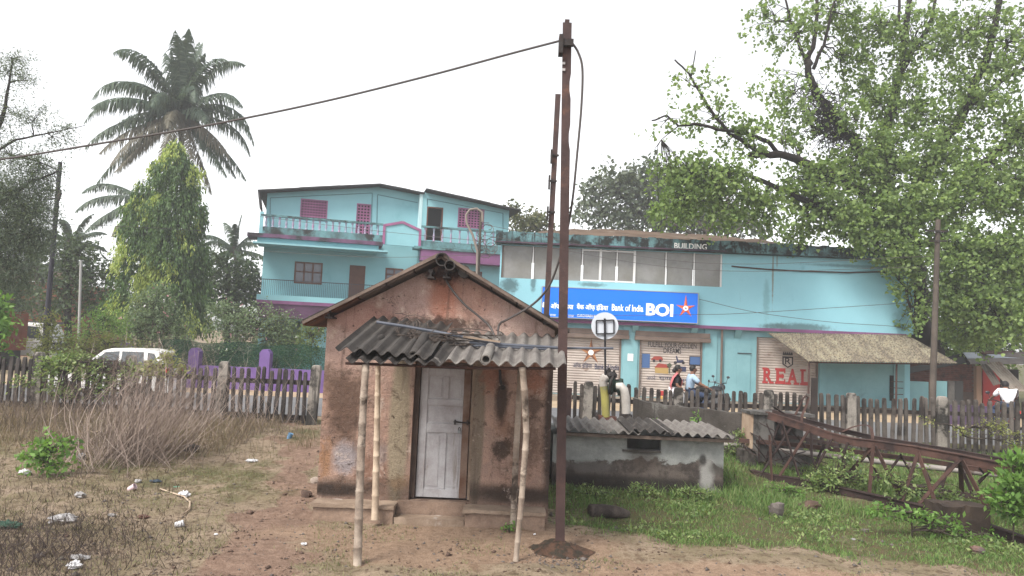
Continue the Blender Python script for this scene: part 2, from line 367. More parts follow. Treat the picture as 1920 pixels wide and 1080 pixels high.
M_mould = wmat('mould_blackened_turquoise', C(120, 176, 184, .62), C(72, 98, 102, .6), 2.2, stain=C(44, 48, 48, .7), st=(2.4, 0.47, 0.57), streak=C(48, 52, 52, .7), sk=(0.52, 0.66), fine=.2, bsc=30)
M_purp = wmat('mauve_trim_paint', C(166, 100, 158, .62), C(150, 90, 140, .58), 1.5, stain=C(96, 70, 92, .6), st=(1.0, 0.55, 0.75), fine=.08, bump=.1)
M_dark = pmat('dark_interior', C(28, 26, 26), rough=.9)
M_thatch = wmat('brown_roof_litter', C(140, 112, 88, .6), C(112, 86, 64, .55), 0.8, stain=C(160, 138, 116, .6), st=(0.9, .5, .7), fine=.3, bsc=18, bump=.8)
M_alu = pmat('white_aluminium', C(232, 232, 232, .82), rough=.4)
M_pane = wmat('frosted_grey_pane', C(150, 150, 148, .72), C(128, 126, 118, .7), .9, stain=C(120, 118, 122, .66), st=(.7, .5, .7), fine=.06, bsc=12, bump=.0, rough=.25, spec=.5)
M_shut = wmat('rusty_white_shutter', C(214, 200, 190, .75), C(196, 180, 170, .7), 1.2, stain=C(150, 116, 96, .6), st=(1.4, .58, .74), fine=.1, bump=.05, rough=.6)
M_shutd = wmat('shutter_box_brown', C(150, 130, 118, .62), C(124, 104, 94, .6), 1.3, fine=.12, bump=.1)
M_ink = pmat('black_sign_paint', C(46, 42, 48), rough=.7); M_inkblue = pmat('blue_black_lettering', C(52, 56, 86), rough=.7)
M_white = pmat('white_paint', C(240, 240, 240, .88), rough=.5, fine=.03)
M_rustpost = wmat('rusty_steel', C(104, 70, 62, .6), C(82, 54, 48, .55), 3, stain=C(126, 80, 60, .6), st=(3, .55, .7), fine=.2, bump=.4, rough=.75)
bank = thing('bank_building', 'long turquoise two storey bank building with shutters below and a strip of grey panes above', 'building', (7.7, BY, ROADZ))
g = G().wallgrid(-0.52, 15.98, 3.56, 6.45, BY, BY + .25, [(-0.46, 8.34, 5.11, 6.42)]); obj('upper_wall', g, M_turq, bank)
g = G(); g.box((-0.52, BY + .25, 3.56), (-0.3, BY + 7, 6.45)); g.box((15.76, BY + .25, ROADZ), (15.98, BY + 7, 6.45)); obj('side_wall', g, M_turq, bank)
# fascia slab with mouldy rough edge
g = G(); n = 60; rnd = random.Random(2)
for i in range(n):
    xa, xb = lerp(-.72, 15.75, i / n), lerp(-.72, 15.75, (i + 1) / n); t = (i + .5) / n
    top = 6.93 - .05 * t + rnd.uniform(-.03, .03); f = BY - .32 + rnd.uniform(-.015, .015)
    g.box((xa, f, 6.55), (xb, BY + .6, top))
g.box((-.72, BY - .36, 6.47), (15.75, BY + .6, 6.549)); obj('roof_slab', g, [M_mould], bank)
g = G(); g.box((-.74, BY - .385, 6.475), (8.4, BY - .362, 6.53)); obj('fascia_stripe', g, wmat('faded_mauve_stripe', C(120, 84, 116, .55), C(84, 66, 78, .55), 1.2, fine=.2), bank)
# litter-covered roof rising behind
g = G(); bk = [(-.3, 7.0), (1.2, 7.55), (4, 7.74), (6.5, 7.72), (9, 7.66), (11.3, 7.52), (12.8, 7.2), (14.2, 6.95)]
fr = [(-.5, 6.9), (1.5, 6.94), (4, 6.94), (6.5, 6.93), (9, 6.93), (11.3, 6.92), (12.8, 6.91), (14.2, 6.9)]
for i in range(len(bk) - 1):
    for a_ in range(4):
        for b_ in range(2):
            def q(t, s_):
                x = lerp(bk[i][0], bk[i + 1][0], t); zf = lerp(fr[i][1], fr[i + 1][1], t); zb = lerp(bk[i][1], bk[i + 1][1], t)
                return (x, lerp(BY + .05, BY + 3.2, s_), lerp(zf, zb, s_) + .03 * _fb(x * 2, s_ * 9))
            g.quad(q(a_ / 4, b_ / 2), q((a_ + 1) / 4, b_ / 2), q((a_ + 1) / 4, (b_ + 1) / 2), q(a_ / 4, (b_ + 1) / 2))
g.quad((-.3, BY + 3.2, 6.98), (14.2, BY + 3.2, 6.9), (14.2, BY + 7, 6.5), (-.3, BY + 7, 6.5)); obj('roof', g, M_thatch, bank)
# raised letters BUILDING
c0 = P(1264, 466, BY - .34); c1 = P(1325, 470, BY - .34)
obj('lettering', text_geo('BUILDING', c0, X, Z, c1.x - c0.x, .23, .014, .012), M_white, bank)
# window strip: every pane a piece, mullions between
win = obj('window', G().box((-.44, BY + .1, 5.07), (8.33, BY + .14, 5.108)).box((-.44, BY + .12, 6.421), (8.33, BY + .16, 6.449)), M_alu, bank)
mu = [942, 999, 1060, 1092, 1126, 1157, 1190, 1249, 1302, 1355]
mx = [P(u, 500, BY).x for u in mu]; mx[0] = -.44; mx[-1] = 8.32
for i, x in enumerate(mx):
    wd = .05 if i not in (0, 4, 6, 9) else .09
    m_ = M_alu if i not in (0,) else M_shutd
    obj('mullion', G().box((max(-.455, x - wd / 2), BY + .03, 5.112), (min(8.335, x + wd / 2), BY + .1, 6.418)), m_, win)
for i in range(len(mx) - 1):
    b_ = (i * 37 % 5) / 5 * .012
    obj('pane', G().box((mx[i] + .046, BY + .075 + b_, 5.113), (mx[i + 1] - .046, BY + .09 + b_, 6.417)), M_pane, win)
for z_ in (6.33, 5.12): obj('sliding_frame', G().box((mx[3] + .03, BY + .02, z_), (mx[6] - .03, BY + .045, z_ + .06)), M_alu, win)
# mauve string course
obj('trim_band', G().box((-.5, BY - .06, 3.44), (15.66, BY + .25, 3.558)), M_purp, bank)
# ground floor, set back
LY = BY + .22
S1 = (1.6, 4.45, .62, 3.04); S2 = (5.18, 7.68, .62, 3.04); S3 = (9.84, 12.3, .62, 3.2)
g = G().wallgrid(-.4, 15.74, ROADZ, 3.438, LY, LY + .25, [S1, S2, S3]); obj('lower_wall', g, M_turq_low, bank)
def slats(x0, x1, z0, z1, y, pitch=.1):
    g = G(); n = int((z1 - z0) / pitch)
    for i in range(n):
        a_, b_ = lerp(z0, z1, i / n), lerp(z0, z1, (i + 1) / n); c_ = (a_ + b_) / 2
        g.quad((x0, y, a_), (x1, y, a_), (x1, y - .03, lerp(a_, b_, .3)), (x0, y - .03, lerp(a_, b_, .3)))
        g.quad((x0, y - .03, lerp(a_, b_, .3)), (x1, y - .03, lerp(a_, b_, .3)), (x1, y - .03, lerp(a_, b_, .75)), (x0, y - .03, lerp(a_, b_, .75)))
        g.quad((x0, y - .03, lerp(a_, b_, .75)), (x1, y - .03, lerp(a_, b_, .75)), (x1, y, b_), (x0, y, b_))
    return g
shut = []
for k, (x0, x1, z0, z1) in enumerate((S1, S2, S3)):
    sh = obj('roller_shutter', slats(x0 + .06, x1 - .06, z0, z1, LY + .1), M_shut, bank); sh['kind'] = 'stuff'; del sh['kind']
    g = G().box((x0, LY - .02, z0), (x0 + .058, LY + .12, z1)).box((x1 - .058, LY - .02, z0), (x1, LY + .12, z1)); obj('guide_rail', g, M_shutd, sh)
    if k < 2:
        g = G().box((x0 - .22, LY - .2, z1 - .16), (x1 + .28, LY - .005, z1 + .0)).box((x0 - .2, LY - .16, z1 + .01), (x1 + .26, LY - .005, z1 + .2)); obj('shutter_box', g, M_shutd, sh)
    shut.append(sh)
PY = LY + .065                                                    # painted on the slats, just proud of them
def pp(u, v): return P(u, v, PY)
def painted(name, body, u0, v0, u1, h, m, bold=.0):
    a_, b_ = pp(u0, v0), pp(u1, v0); return obj(name, text_geo(body, (a_.x, PY, a_.z), X, Z, b_.x - a_.x, h, bold, .004), m, painted.p)
painted.p = shut[0]
M_starA = pmat('painted_star_orange', C(196, 128, 70, .7), rough=.7); M_starB = pmat('painted_star_brown', C(140, 84, 52, .65), rough=.7)
c = pp(1108, 661); st = obj('painted_star', star_geo(c, X, Z, .5, .3, .005, 1.15), [M_starA, M_starB], shut[0])
g = G().lathe([(.001, 0), (.11, .0), (.11, .012), (.001, .014)], c + V((0, -.008, 0)), (0, -1, 0), 20); obj('star_disc', g, M_white, st)
painted('painted_lettering', 'ऑफ इंिडया', 1074, 690, 1110, .24, M_inkblue, .0)
painted('painted_lettering', 'Bank of India', 1115, 692, 1161, .22, M_inkblue, .01)
painted.p = shut[1]
painted('painted_lettering', 'FULFILL YOUR GOLDEN', 1215, 650, 1306, .2, M_ink, .004)
painted('painted_lettering', 'DREAMS', 1244, 662, 1277, .22, M_ink, .004)
painted('painted_lettering', 'अपने', 1212, 712, 1229, .19, M_inkblue, .0); painted('painted_lettering', 'सुनहरे', 1235, 713, 1268, .2, M_inkblue, .0)
painted('painted_lettering', 'सपने', 1272, 716, 1304, .18, M_inkblue, .0)
def flat(name, poly, m, par, y=None):
    y = PY - .005 if y is None else y
    return obj(name, G().prism([(x, y, z) for x, z in poly], (0, .003, 0)), m, par)
def rect(u0, v0, u1, v1):
    a_, b_ = pp(u0, v0), pp(u1, v1); return [(a_.x, b_.z), (b_.x, b_.z), (b_.x, a_.z), (a_.x, a_.z)]
def poly(*uv): return [((q_ := pp(u, v)).x, q_.z) for u, v in uv]
M_pblue = pmat('painted_blue', C(70, 110, 168, .7), rough=.7); M_pred = pmat('painted_red', C(176, 66, 52, .7), rough=.7); M_pyel = pmat('painted_yellow', C(196, 160, 84, .7), rough=.7)
flat('painted_cupboard', rect(1204, 663, 1218, 690), M_pblue, shut[1])
flat('painted_screen', rect(1294, 669, 1313, 684), M_pblue, shut[1]); flat('painted_screen_frame', rect(1292.5, 667.5, 1314.5, 686), M_ink, shut[1], PY - .001)
flat('painted_monitor', rect(1273, 687, 1286, 697), M_inkblue, shut[1])
flat('painted_car', poly((1221, 675), (1243, 676), (1242, 670), (1237, 668), (1227, 668), (1222, 672)), M_pred, shut[1])
g = G(); 
for u in (1226, 1238):
    q_ = pp(u, 676); g.lathe([(.001, 0), (.055, 0), (.055, .006)], q_ + V((0, -.004, 0)), (0, -1, 0), 12)
for u in (1266, 1281):
    q_ = pp(u, 680); g.lathe([(.001, 0), (.06, 0), (.06, .006)], q_ + V((0, -.004, 0)), (0, -1, 0), 12)
obj('painted_wheels', g, M_ink, shut[1])
flat('painted_scooter', poly((1264, 680), (1283, 680), (1281, 675), (1272, 676), (1269, 667), (1267, 668), (1269, 677)), M_inkblue, shut[1])
flat('painted_house', poly((1228, 699), (1253, 701), (1253, 689), (1228, 688)), M_pyel, shut[1], PY - .002)
flat('painted_house_roof', poly((1227, 689), (1254, 690), (1249, 683), (1235, 681)), M_pred, shut[1])
flat('painted_tree', poly((1254, 700), (1256, 700), (1256, 690), (1260, 685), (1256, 680), (1251, 683), (1251, 688), (1254, 690)), pmat('painted_green', C(86, 92, 70, .7)), shut[1])
# REAL shutter: crest with R, crown, red slab letters
painted.p = shut[2]
M_redp = pmat('red_sign_paint', C(192, 44, 44, .75), rough=.65, fine=.12)
cr = [(1467, 668), (1467, 683), (1477, 690), (1487, 684), (1487, 669)]
flat('crest', poly(*cr), M_ink, shut[2], PY - .001)
flat('crest_field', poly((1469.5, 671), (1469.5, 682), (1477, 687.5), (1484.5, 683), (1484.5, 671.5)), M_shut, shut[2], PY - .005)
q_ = pp(1471.5, 683); obj('crest_letter', text_geo('R', (q_.x, PY - .006, q_.z), X, Z, .24, .26, .008, .004), M_ink, shut[2])
g = G(); q_ = pp(1477, 664)
g.box((q_.x - .2, PY - .006, q_.z - .04), (q_.x + .2, PY - .001, q_.z))
for k in range(5): g.prism([(q_.x - .2 + k * .08, PY - .005, q_.z + .003), (q_.x - .12 + k * .08, PY - .005, q_.z + .003), (q_.x - .16 + k * .08, PY - .005, q_.z + .1)], (0, .004, 0))
obj('crest_crown', g, M_ink, shut[2])
def slab_letter(ch, u0, v0, wd, h):
    q_ = pp(u0, v0); y = PY - .006; g = G(); g.join(text_geo(ch, (q_.x + .04, y, q_.z), X, Z, wd - .08, h, .035, .002))
    t = h * .11; dy = .005
    def sb(a_, b_, c_, d_, k): g.box((q_.x + a_ * wd, y - .003 - k * .0016, q_.z + c_ * h), (q_.x + b_ * wd, y + .004, q_.z + d_ * h))
    if ch == 'R': sb(0, .5, 0, .13, 1); sb(0, .35, .87, 1, 2); sb(.68, 1.02, 0, .13, 3)
    if ch == 'E': sb(0, .4, 0, .13, 1); sb(0, .4, .87, 1, 2); sb(.88, 1, 0, .3, 3); sb(.88, 1, .7, 1, 4); sb(.66, .74, .36, .66, 5)
    if ch == 'A': sb(-.06, .4, 0, .13, 1); sb(.6, 1.06, 0, .13, 2)
    if ch == 'L': sb(0, .6, 0, .13, 1); sb(0, .6, .87, 1, 2); sb(.86, 1, 0, .34, 3)
    return obj('painted_letter', g, M_redp, shut[2])
for ch, u0, u1 in (('R', 1429, 1450), ('E', 1453, 1472), ('A', 1474, 1497), ('L', 1500, 1517)):
    slab_letter(ch, u0, 718.5 + (u0 - 1429) * .05, pp(u1, 700).x - pp(u0, 700).x, .63)
# pilasters, door recess, pipes, posters
for x0, x1 in ((4.52, 5.1), (7.75, 8.25), (12.36, 12.62), (15.3, 15.72)):
    obj('pilaster', G().box((x0, LY - .05, ROADZ), (x1, LY - .002, 3.43)), M_turq_low, bank)
obj('door_panel', G().box((8.55, LY - .03, .62), (9.6, LY - .002, 2.95)).box((9.04, LY - .036, .66), (9.06, LY - .031, 2.9)), M_turq_low, bank)
p0 = P(1352, 622, LY - .1); obj('drain_pipe', G().tube([(8.42, LY - .12, ROADZ), (8.42, LY - .12, 3.42)], .045, 8), M_shutd, bank)
a_, b_ = P(1177, 663, LY - .055), P(1187, 677, LY - .055); obj('notice', G().box((a_.x, LY - .062, b_.z), (b_.x, LY - .053, a_.z)), M_white, bank)
a_, b_ = P(1383, 662, LY - .04), P(1409, 664, LY - .04); obj('bolt', G().bar((a_.x, LY - .05, a_.z), (b_.x, LY - .05, a_.z), .03), M_ink, bank)
a_, b_ = P(1669, 704, LY - .04), P(1693, 740, LY - .04)
w_ = obj('window', G().box((a_.x, LY - .04, .9), (b_.x, LY - .003, a_.z)), M_dark, bank)
g = G()
for k in range(1, 4): g.box((a_.x, LY - .06, lerp(.9, a_.z, k / 4)), (b_.x, LY - .042, lerp(.9, a_.z, k / 4) + .03))
g.box(((a_.x + b_.x) / 2 - .02, LY - .064, .9), ((a_.x + b_.x) / 2 + .02, LY - .0605, a_.z)); obj('window_bar', g, M_rustpost, w_)
obj('plinth', G().box((-.4, BY - 1.1, ROADZ - .1), (15.6, LY - .003, .61)), wmat('cement_plinth', C(178, 160, 138, .62), C(150, 134, 118, .6), .9, fine=.15), bank)
for u in (1190, 1382, 1300):
    g = G(); q_ = P(u, 622, LY); g.prism([(q_.x - .12, LY - .3, 3.43), (q_.x - .12, LY, 3.43), (q_.x - .12, LY, 3.1)], (.24, 0, 0)); obj('corbel', g, M_turq_low, bank)
# conduit pipe across the upper wall
cp = [P(u, v, BY - .05) for u, v in ((1372, 499), (1385, 500.5), (1440, 505), (1500, 508), (1590, 511), (1650, 509.5), (1690, 515), (1713, 519))]
tag(obj('conduit', G().tube(cp, .028, 6), M_rustpost, loc=tuple(cp[0])), 'black sagging conduit running across the blank right half of the turquoise wall', 'pipe')
# translucent corrugated awning
aw = thing('lean_to_awning', 'dirty yellow corrugated awning sloping off the turquoise wall right of the red lettered shutter', 'awning', (13, 28.3, ROADZ))
s = Mt('dirty_yellow_fibreglass'); nz = s.noise(1.1, 6, .72, s.vmul((2.6, .7, .7))); nz2 = s.noise(14, 3, .6)
cc = s.mix(s.mr(nz, .36, .58), C(180, 172, 144, .62), C(134, 122, 108, .54)); cc = s.mix(s.mr(nz2, .44, .62), cc, C(104, 92, 78, .56)); cc = s.mix(s.mr(s.noise(9, 5, .7), .5, .6), cc, C(166, 152, 122, .6))
M_aw = s.bsdf(cc, .7, 0, None, .2)
A, B, Cc_ = V((10.93, 27.45, 2.34)), V((16.42, 27.45, 2.50)), V((10.15, BY - .08, 3.36))
obj('roof_sheet', G().corr(A, B, Cc_, .1, .026, .006, 2, 6), M_aw, aw)
for u, yy in ((1516, 27.6), (1680, 27.7)):
    x_ = P(u, 700, yy).x; obj('post', G().tube([(x_, yy, ROADZ), (x_ + .02, yy, 2.36)], .035, 7), M_rustpost, aw)
obj('beam', G().tube([A + V((.1, .12, -.04)), B + V((-.5, .12, -.06))], .03, 6), M_rustpost, aw)
# the bank's sign board
M_blue = pmat('blue_sign_face', (.004, .155, .74, 1), rough=.45, spec=.3, fine=.02)
M_lit = pmat('white_sign_lettering', C(245, 248, 252, .95), rough=.5, fine=0.0)
SY = BY - .28; a_, b_ = P(1014, 594.5, SY), P(1310, 549, SY); sx0, sx1, sz0, sz1 = a_.x, b_.x, a_.z, b_.z
sg = thing('bank_sign', 'long blue bank sign board with white lettering and an orange star', 'sign', ((sx0 + sx1) / 2, SY, sz0))
obj('sign_face', G().box((sx0 + .03, SY, sz0 + .03), (sx1 - .03, SY + .06, sz1 - .03)), M_blue, sg)
g = G()
for q in ((sx0, sx1, sz0, sz0 + .029), (sx0, sx1, sz1 - .029, sz1)): g.box((q[0], SY - .015, q[2]), (q[1], SY + .27, q[3]))
for q in ((sx0, sx0 + .029), (sx1 - .029, sx1)): g.box((q[0], SY - .012, sz0 + .03), (q[1], SY + .27, sz1 - .03))
obj('sign_frame', g, wmat('sign_case', C(170, 176, 186, .7), None, fine=.08), sg)
def sgn(body, u0, v0, u1, h, bold=.0, name='lettering'):
    a_, b_ = P(u0, v0, SY), P(u1, v0, SY); return obj(name, text_geo(body, (a_.x, SY, a_.z), X, Z, b_.x - a_.x, h, bold, .006), M_lit, sg)
sgn('बैंक ऑफ इंिडया', 1016, 579, 1075, .27, .02); sgn('बैंक ऑफ़ इंिडया', 1081, 582, 1140, .29, .02); sgn('Bank of India', 1147, 582.5, 1206, .27, .018)
sgn('BOI', 1211, 592, 1262, .5, .04, 'logo_lettering')
sgn('कुडचडे शाखा', 1016, 593, 1042, .13); sgn('कुडचडे शाखा', 1050, 594.5, 1076, .13); sgn('CURCHOREM BRANCH', 1082, 594, 1132, .1, .01)
M_sA = pmat('logo_star_orange', C(244, 110, 40, .9), rough=.5); M_sB = pmat('logo_star_red', C(206, 70, 36, .85), rough=.5)
c = P(1285.5, 578, SY); st = obj('logo_star', star_geo(c, X, Z, .4, .3, .008, 1.35), [M_sA, M_sB], sg)
obj('star_disc', G().lathe([(.001, 0), (.1, 0), (.1, .012), (.001, .014)], c + V((0, -.012, 0)), (0, -1, 0), 20), M_lit, st)
obj('disc_mark', G().lathe([(.001, 0), (.04, 0), (.035, .008), (.001, .01)], c + V((0, -.026, 0)), (0, -1, 0), 12), pmat('logo_grey', C(150, 150, 160, .8)), st)
# ================================================================== turquoise house, turned about 14 degrees
HA = math.radians(14); HO = P(480, 560, 39.0); HO.z = ROADZ; ca, sa = math.cos(HA), math.sin(HA)
house = thing('apartment_house', 'turquoise three storey house with mauve trimmed balconies and a dark sloping roof', 'building', tuple(HO), HA)
def H(u, v, t=0.0):                                                # pixel -> (along, height) on the wall plane t behind the front
    n = V((-sa, ca, 0)); o = V((HO.x, HO.y, 0)) + n * t; d = ray(u, v); k = (o - EYE).dot(n) / d.dot(n); p = EYE + d * k
    return (p - o).dot(V((ca, sa, 0))), p.z - ROADZ
def hobj(name, g, m, par=None, **k): return obj(name, g, m, par or house, local=True, **k)
T1, T2 = 1.25, .7                                                  # wall depth of left and right sections
s0, s1 = H(497, 430, T1)[0], H(786, 430, T1)[0]; s2 = H(953, 440, T2)[0]
def hz(u, v, t=0): return H(u, v, t)[1]
e0, pk, e1 = hz(500, 362, T1), hz(710, 351, T1), hz(785, 366, T1); sp = H(710, 350, T1)[0]
M_hw = wmat('house_turquoise', C(146, 212, 224, .76), C(136, 202, 214, .72), .4, stain=C(110, 180, 192, .72), st=(.4, .6, .8), fine=.03, bsc=20, bump=.05)
M_hm = wmat('house_mouldy_edge', C(120, 186, 194, .66), C(84, 110, 112, .6), 1.4, stain=C(56, 58, 58, .7), st=(1.1, .5, .64), fine=.15)
M_pink = wmat('pink_screen_paint', C(190, 112, 164, .66), C(174, 100, 150, .62), 2, fine=.06, bump=.1)
M_hroof = wmat('grey_roof_sheet', C(84, 80, 80, .6), C(66, 62, 62, .6), 1, fine=.15)
M_wood = wmat('brown_joinery', C(132, 78, 56, .6), C(116, 66, 50, .6), 3, fine=.12, bump=.2)
M_glass = pmat('dusty_glass', C(84, 88, 108, .7), rough=.15, spec=.6)
M_purpd = wmat('purple_band', C(128, 80, 124, .55), C(104, 68, 100, .5), 1.2, fine=.12)
# window/door rectangles in (s, z)
def rr(u0, v0, u1, v1, t):
    a_, b_ = H(u0, v0, t), H(u1, v1, t); return (a_[0], b_[0], b_[1], a_[1])
W1 = rr(566, 374, 611, 413, T1); W2 = rr(671, 383, 691, 441, T1); D2 = rr(801, 387, 828, 452, T2); W3 = rr(861, 391, 905, 428, T2)
LW1 = rr(553, 490, 603, 534, T1); LD = rr(656, 497, 682, 562, T1); LW2 = rr(723, 502, 755, 531, T1); LW3 = rr(878, 508, 903, 530, T2)
zs1b, zs1t = hz(480, 567), hz(480, 551); zs2 = hz(470, 437); zrail = hz(492, 401); zcurb = hz(492, 432)
zfl1, zfl2 = zs1t - .3, zs2 - .05
g = G().wallgrid(s0, s1, 0, zfl2, T1, T1 + .25, [LW1, LD, LW2, rr(500, 600, 560, 680, T1)]); hobj('front_wall', g, M_hw)
g = G().wallgrid(s0, s1, zfl2 + .003, min(e0, e1) - .02, T1, T1 + .25, [W1, W2]); g.prism([(s0, T1, min(e0, e1) - .018), (s1, T1, min(e0, e1) - .018), (s1, T1, e1), (sp, T1, pk), (s0, T1, e0)], (0, .25, 0)); hobj('front_wall', g, M_hw)
r0, r1 = hz(791, 360, T2), hz(955, 394, T2)
g = G().wallgrid(s1, s2, 0, zfl2, T2, T2 + .25, [LW3]); hobj('side_wing_wall', g, M_hw)
g = G().wallgrid(s1 + .05, s2, zfl2 + .003, r1 - .05, T2, T2 + .25, [D2, W3]); g.prism([(s1 + .05, T2, r1 - .048), (s2, T2, r1 - .048), (s2, T2, r1), (s1 + .05, T2, r0)], (0, .25, 0)); hobj('side_wing_wall', g, M_hw)
g = G().box((s0, T1 + .25, 0), (s0 + .2, T1 + 8, e0 - .1)).box((s2 - .2, T2 + .25, 0), (s2, T2 + 8, r1 - .1)).box((s0 + .2, T1 + 7.8, 0), (s2 - .2, T1 + 8, e0 - .2)); hobj('back_wall', g, M_hw)
hobj('party_wall', G().box((s1 - .12, T2 - .02, zfl2), (s1 + .047, T1 - .002, r0 - .12)), wmat('pale_wall_edge', C(190, 226, 232, .8), None, fine=.04))
# roofs: pieces of sheet
def roofpiece(a_, b_, t0, t1, th=.07):
    n_ = 3; 
    for i in range(n_):
        p_, q_ = V((lerp(a_[0], b_[0], i / n_), 0, lerp(a_[1], b_[1], i / n_))), V((lerp(a_[0], b_[0], (i + 1) / n_), 0, lerp(a_[1], b_[1], (i + 1) / n_)))
        d = .012 * (i % 2)
        hobj('roof_sheet', G().prism([(p_.x, t0, p_.z + .02 + d), (q_.x + .03, t0, q_.z + .02 + d), (q_.x + .03, t0, q_.z + .02 + th + d), (p_.x, t0, p_.z + .02 + th + d)], (0, t1 - t0, 0)), M_hroof)
ov = .7
roofpiece((s0 - .45, e0 - .06), (sp, pk), T1 - ov, T1 + 8.3); roofpiece((sp + .035, pk), (s1 + .1, e1 - .03), T1 - ov, T1 + 8.3)
roofpiece((s1 + .14, r0 + .02), (s2 + .5, r1 - .12), T2 - ov, T2 + 8.3)
hobj('barge_board', G().prism([(s0 - .45, T1 - ov + .02, e0 - .045), (s0 - .36, T1 - ov + .02, e0 - .045), (s0 - .22, T1 - ov + .02, e0 - .95), (s0 - .3, T1 - ov + .02, e0 - .95)], (0, 1.2, 0)), M_hroof)
# lines scored round the upper wall panels
g = G()
for q in ([(506, 430), (507, 371), (698, 362), (696, 428)], [(706, 428), (708, 365), (783, 380)]):
    for a_, b_ in zip(q[:-1], q[1:]):
        p_, q_ = H(*a_, T1), H(*b_, T1); g.bar((p_[0], T1 - .012, p_[1]), (q_[0], T1 - .012, q_[1]), .03, .03, (0, 1, 0))
for a_, b_ in (((801, 385), (801, 373)), ((801, 373), (943, 400)), ((943, 400), (943, 430))):
    p_, q_ = H(*a_, T2), H(*b_, T2); g.bar((p_[0], T2 - .012, p_[1]), (q_[0], T2 - .012, q_[1]), .03, .03, (0, 1, 0))
hobj('wall_moulding', g, wmat('grooved_line', C(84, 130, 140, .7), None))
# pierced pink screens
def screen(R, t, nx_, nz_):
    x0, x1, z0, z1 = R; sc_ = hobj('screen_window', G().box((x0, t + .2, z0), (x1, t + .24, z1)), M_dark)
    g = G(); dx, dz = (x1 - x0) / nx_, (z1 - z0) / nz_
    holes = []
    for i in range(nx_):
        for j in range(nz_): holes.append((x0 + dx * (i + .2), x0 + dx * (i + .8), z0 + dz * (j + .22), z0 + dz * (j + .78)))
    hobj('lattice', G().wallgrid(x0 + .01, x1 - .01, z0 + .01, z1 - .01, t + .0, t + .025, holes), M_pink, sc_)
    g = G().box((x0 - .05, t - .03, z0 - .05), (x1 + .05, t - .002, z0 - .002)).box((x0 - .05, t - .03, z1 + .002), (x1 + .05, t - .002, z1 + .05)).box((x0 - .05, t - .026, z0), (x0 - .002, t - .003, z1)).box((x1 + .002, t - .026, z0), (x1 + .05, t - .003, z1))
    hobj('frame', g, M_pink, sc_)
screen(W1, T1, 9, 7); screen(W2, T1, 4, 10); screen(W3, T2, 8, 7)
d_ = hobj('doorway', G().box((D2[0], T2 + .6, D2[2]), (D2[1], T2 + .64, D2[3])), M_dark)
hobj('frame', G().box((D2[0], T2 - .02, D2[2]), (D2[0] + .07, T2 + .1, D2[3])).box((D2[1] - .07, T2 - .02, D2[2]), (D2[1], T2 + .1, D2[3])).box((D2[0] + .07, T2 - .02, D2[3] - .07), (D2[1] - .07, T2 + .1, D2[3])), M_wood, d_)
# timber windows
def twin(R, t, n_):
    x0, x1, z0, z1 = R; w_ = hobj('window', G().box((x0, t + .1, z0), (x1, t + .14, z1)), M_dark); g = G(); f = .09
    g.box((x0, t - .02, z0), (x1, t + .08, z0 + f)).box((x0, t - .02, z1 - f), (x1, t + .08, z1))
    for i in range(n_ + 1):
        xx = lerp(x0, x1 - f, i / n_); g.box((xx, t - .018, z0 + f), (xx + f, t + .078, z1 - f))
    hobj('frame', g, M_wood, w_); zm = lerp(z0, z1, .52)
    for i in range(n_):
        a_, b_ = lerp(x0, x1 - f, i / n_) + f, lerp(x0, x1 - f, (i + 1) / n_)
        hobj('transom', G().box((a_, t - .012, zm), (b_, t + .07, zm + .07)), M_wood, w_)
        hobj('pane', G().box((a_, t + .03, z0 + f), (b_, t + .04, zm)), M_glass, w_); hobj('pane', G().box((a_, t + .03, zm + .07), (b_, t + .04, z1 - f)), M_glass, w_)
twin(LW1, T1, 3); twin(LW2, T1, 2); twin(LW3, T2, 1)
dr = hobj('door', G().box((LD[0], T1 - .015, LD[2] - .4), (LD[1], T1 + .06, LD[3])), M_wood)
g = G(); dx = LD[1] - LD[0]; dzz = (LD[3] - LD[2]) / 4.2
for i in range(2):
    for j in range(4): g.box((LD[0] + dx * (.12 + .42 * i), T1 - .03, LD[3] - .08 - dzz * (j + 1) + .06), (LD[0] + dx * (.46 + .42 * i), T1 - .017, LD[3] - .08 - dzz * j))
hobj('door_panel', g, M_wood, dr)
# balcony slabs
sL = H(465, 436)[0]; sA0, sA1 = H(718, 440)[0], H(789, 440)[0]
hobj('balcony_slab', G().box((s0 - .1, .0, zs1b + .16), (s1, T1 - .003, zs1t)), M_hw)
hobj('slab_edge', G().box((s0 - .12, -.03, zs1b - .02), (s1, T1 - .004, zs1b + .157)), M_purp)
hobj('ground_floor_band', G().box((s0 - .05, .02, zs1b - .75), (s1, T1 - .005, zs1b - .023)), M_purpd)
hobj('balcony_slab', G().box((sL, -.35, zs2 - .2), (sA0, T1 - .003, zs2)), wmat('mauve_slab', C(150, 96, 140, .6), C(96, 72, 92, .55), 1.2, stain=C(60, 56, 58, .7), st=(1.2, .5, .65), fine=.12))
hobj('slab_soffit', G().box((s0 - .25, -.1, zs2 - .55), (sA0 - .2, T1 - .003, zs2 - .203)), M_hw)
hobj('sunshade', G().box((H(477, 455)[0], -.9, hz(477, 459)), (H(715, 475)[0] + .3, -.12, hz(477, 459) + .09)), wmat('sunshade_edge', C(140, 200, 212, .76), None, fine=.04))
hobj('balcony_curb', G().box((s0 - .15, -.0, zs2 + .003), (sA0, .14, zcurb + .22)), M_hm)
hobj('handrail', G().box((s0 - .15, -.03, zrail - .1), (sA0, .15, zrail)), M_hm)
gb = G(); zb0, zb1 = zcurb + .222, zrail - .102; hh = zb1 - zb0
gb.lathe([(.075, 0), (.075, .06 * hh), (.05, .1 * hh), (.04, .2 * hh), (.07, .36 * hh), (.045, .6 * hh), (.035, .78 * hh), (.06, .86 * hh), (.06, hh)], (0, 0, 0), (0, 0, 1), 8)
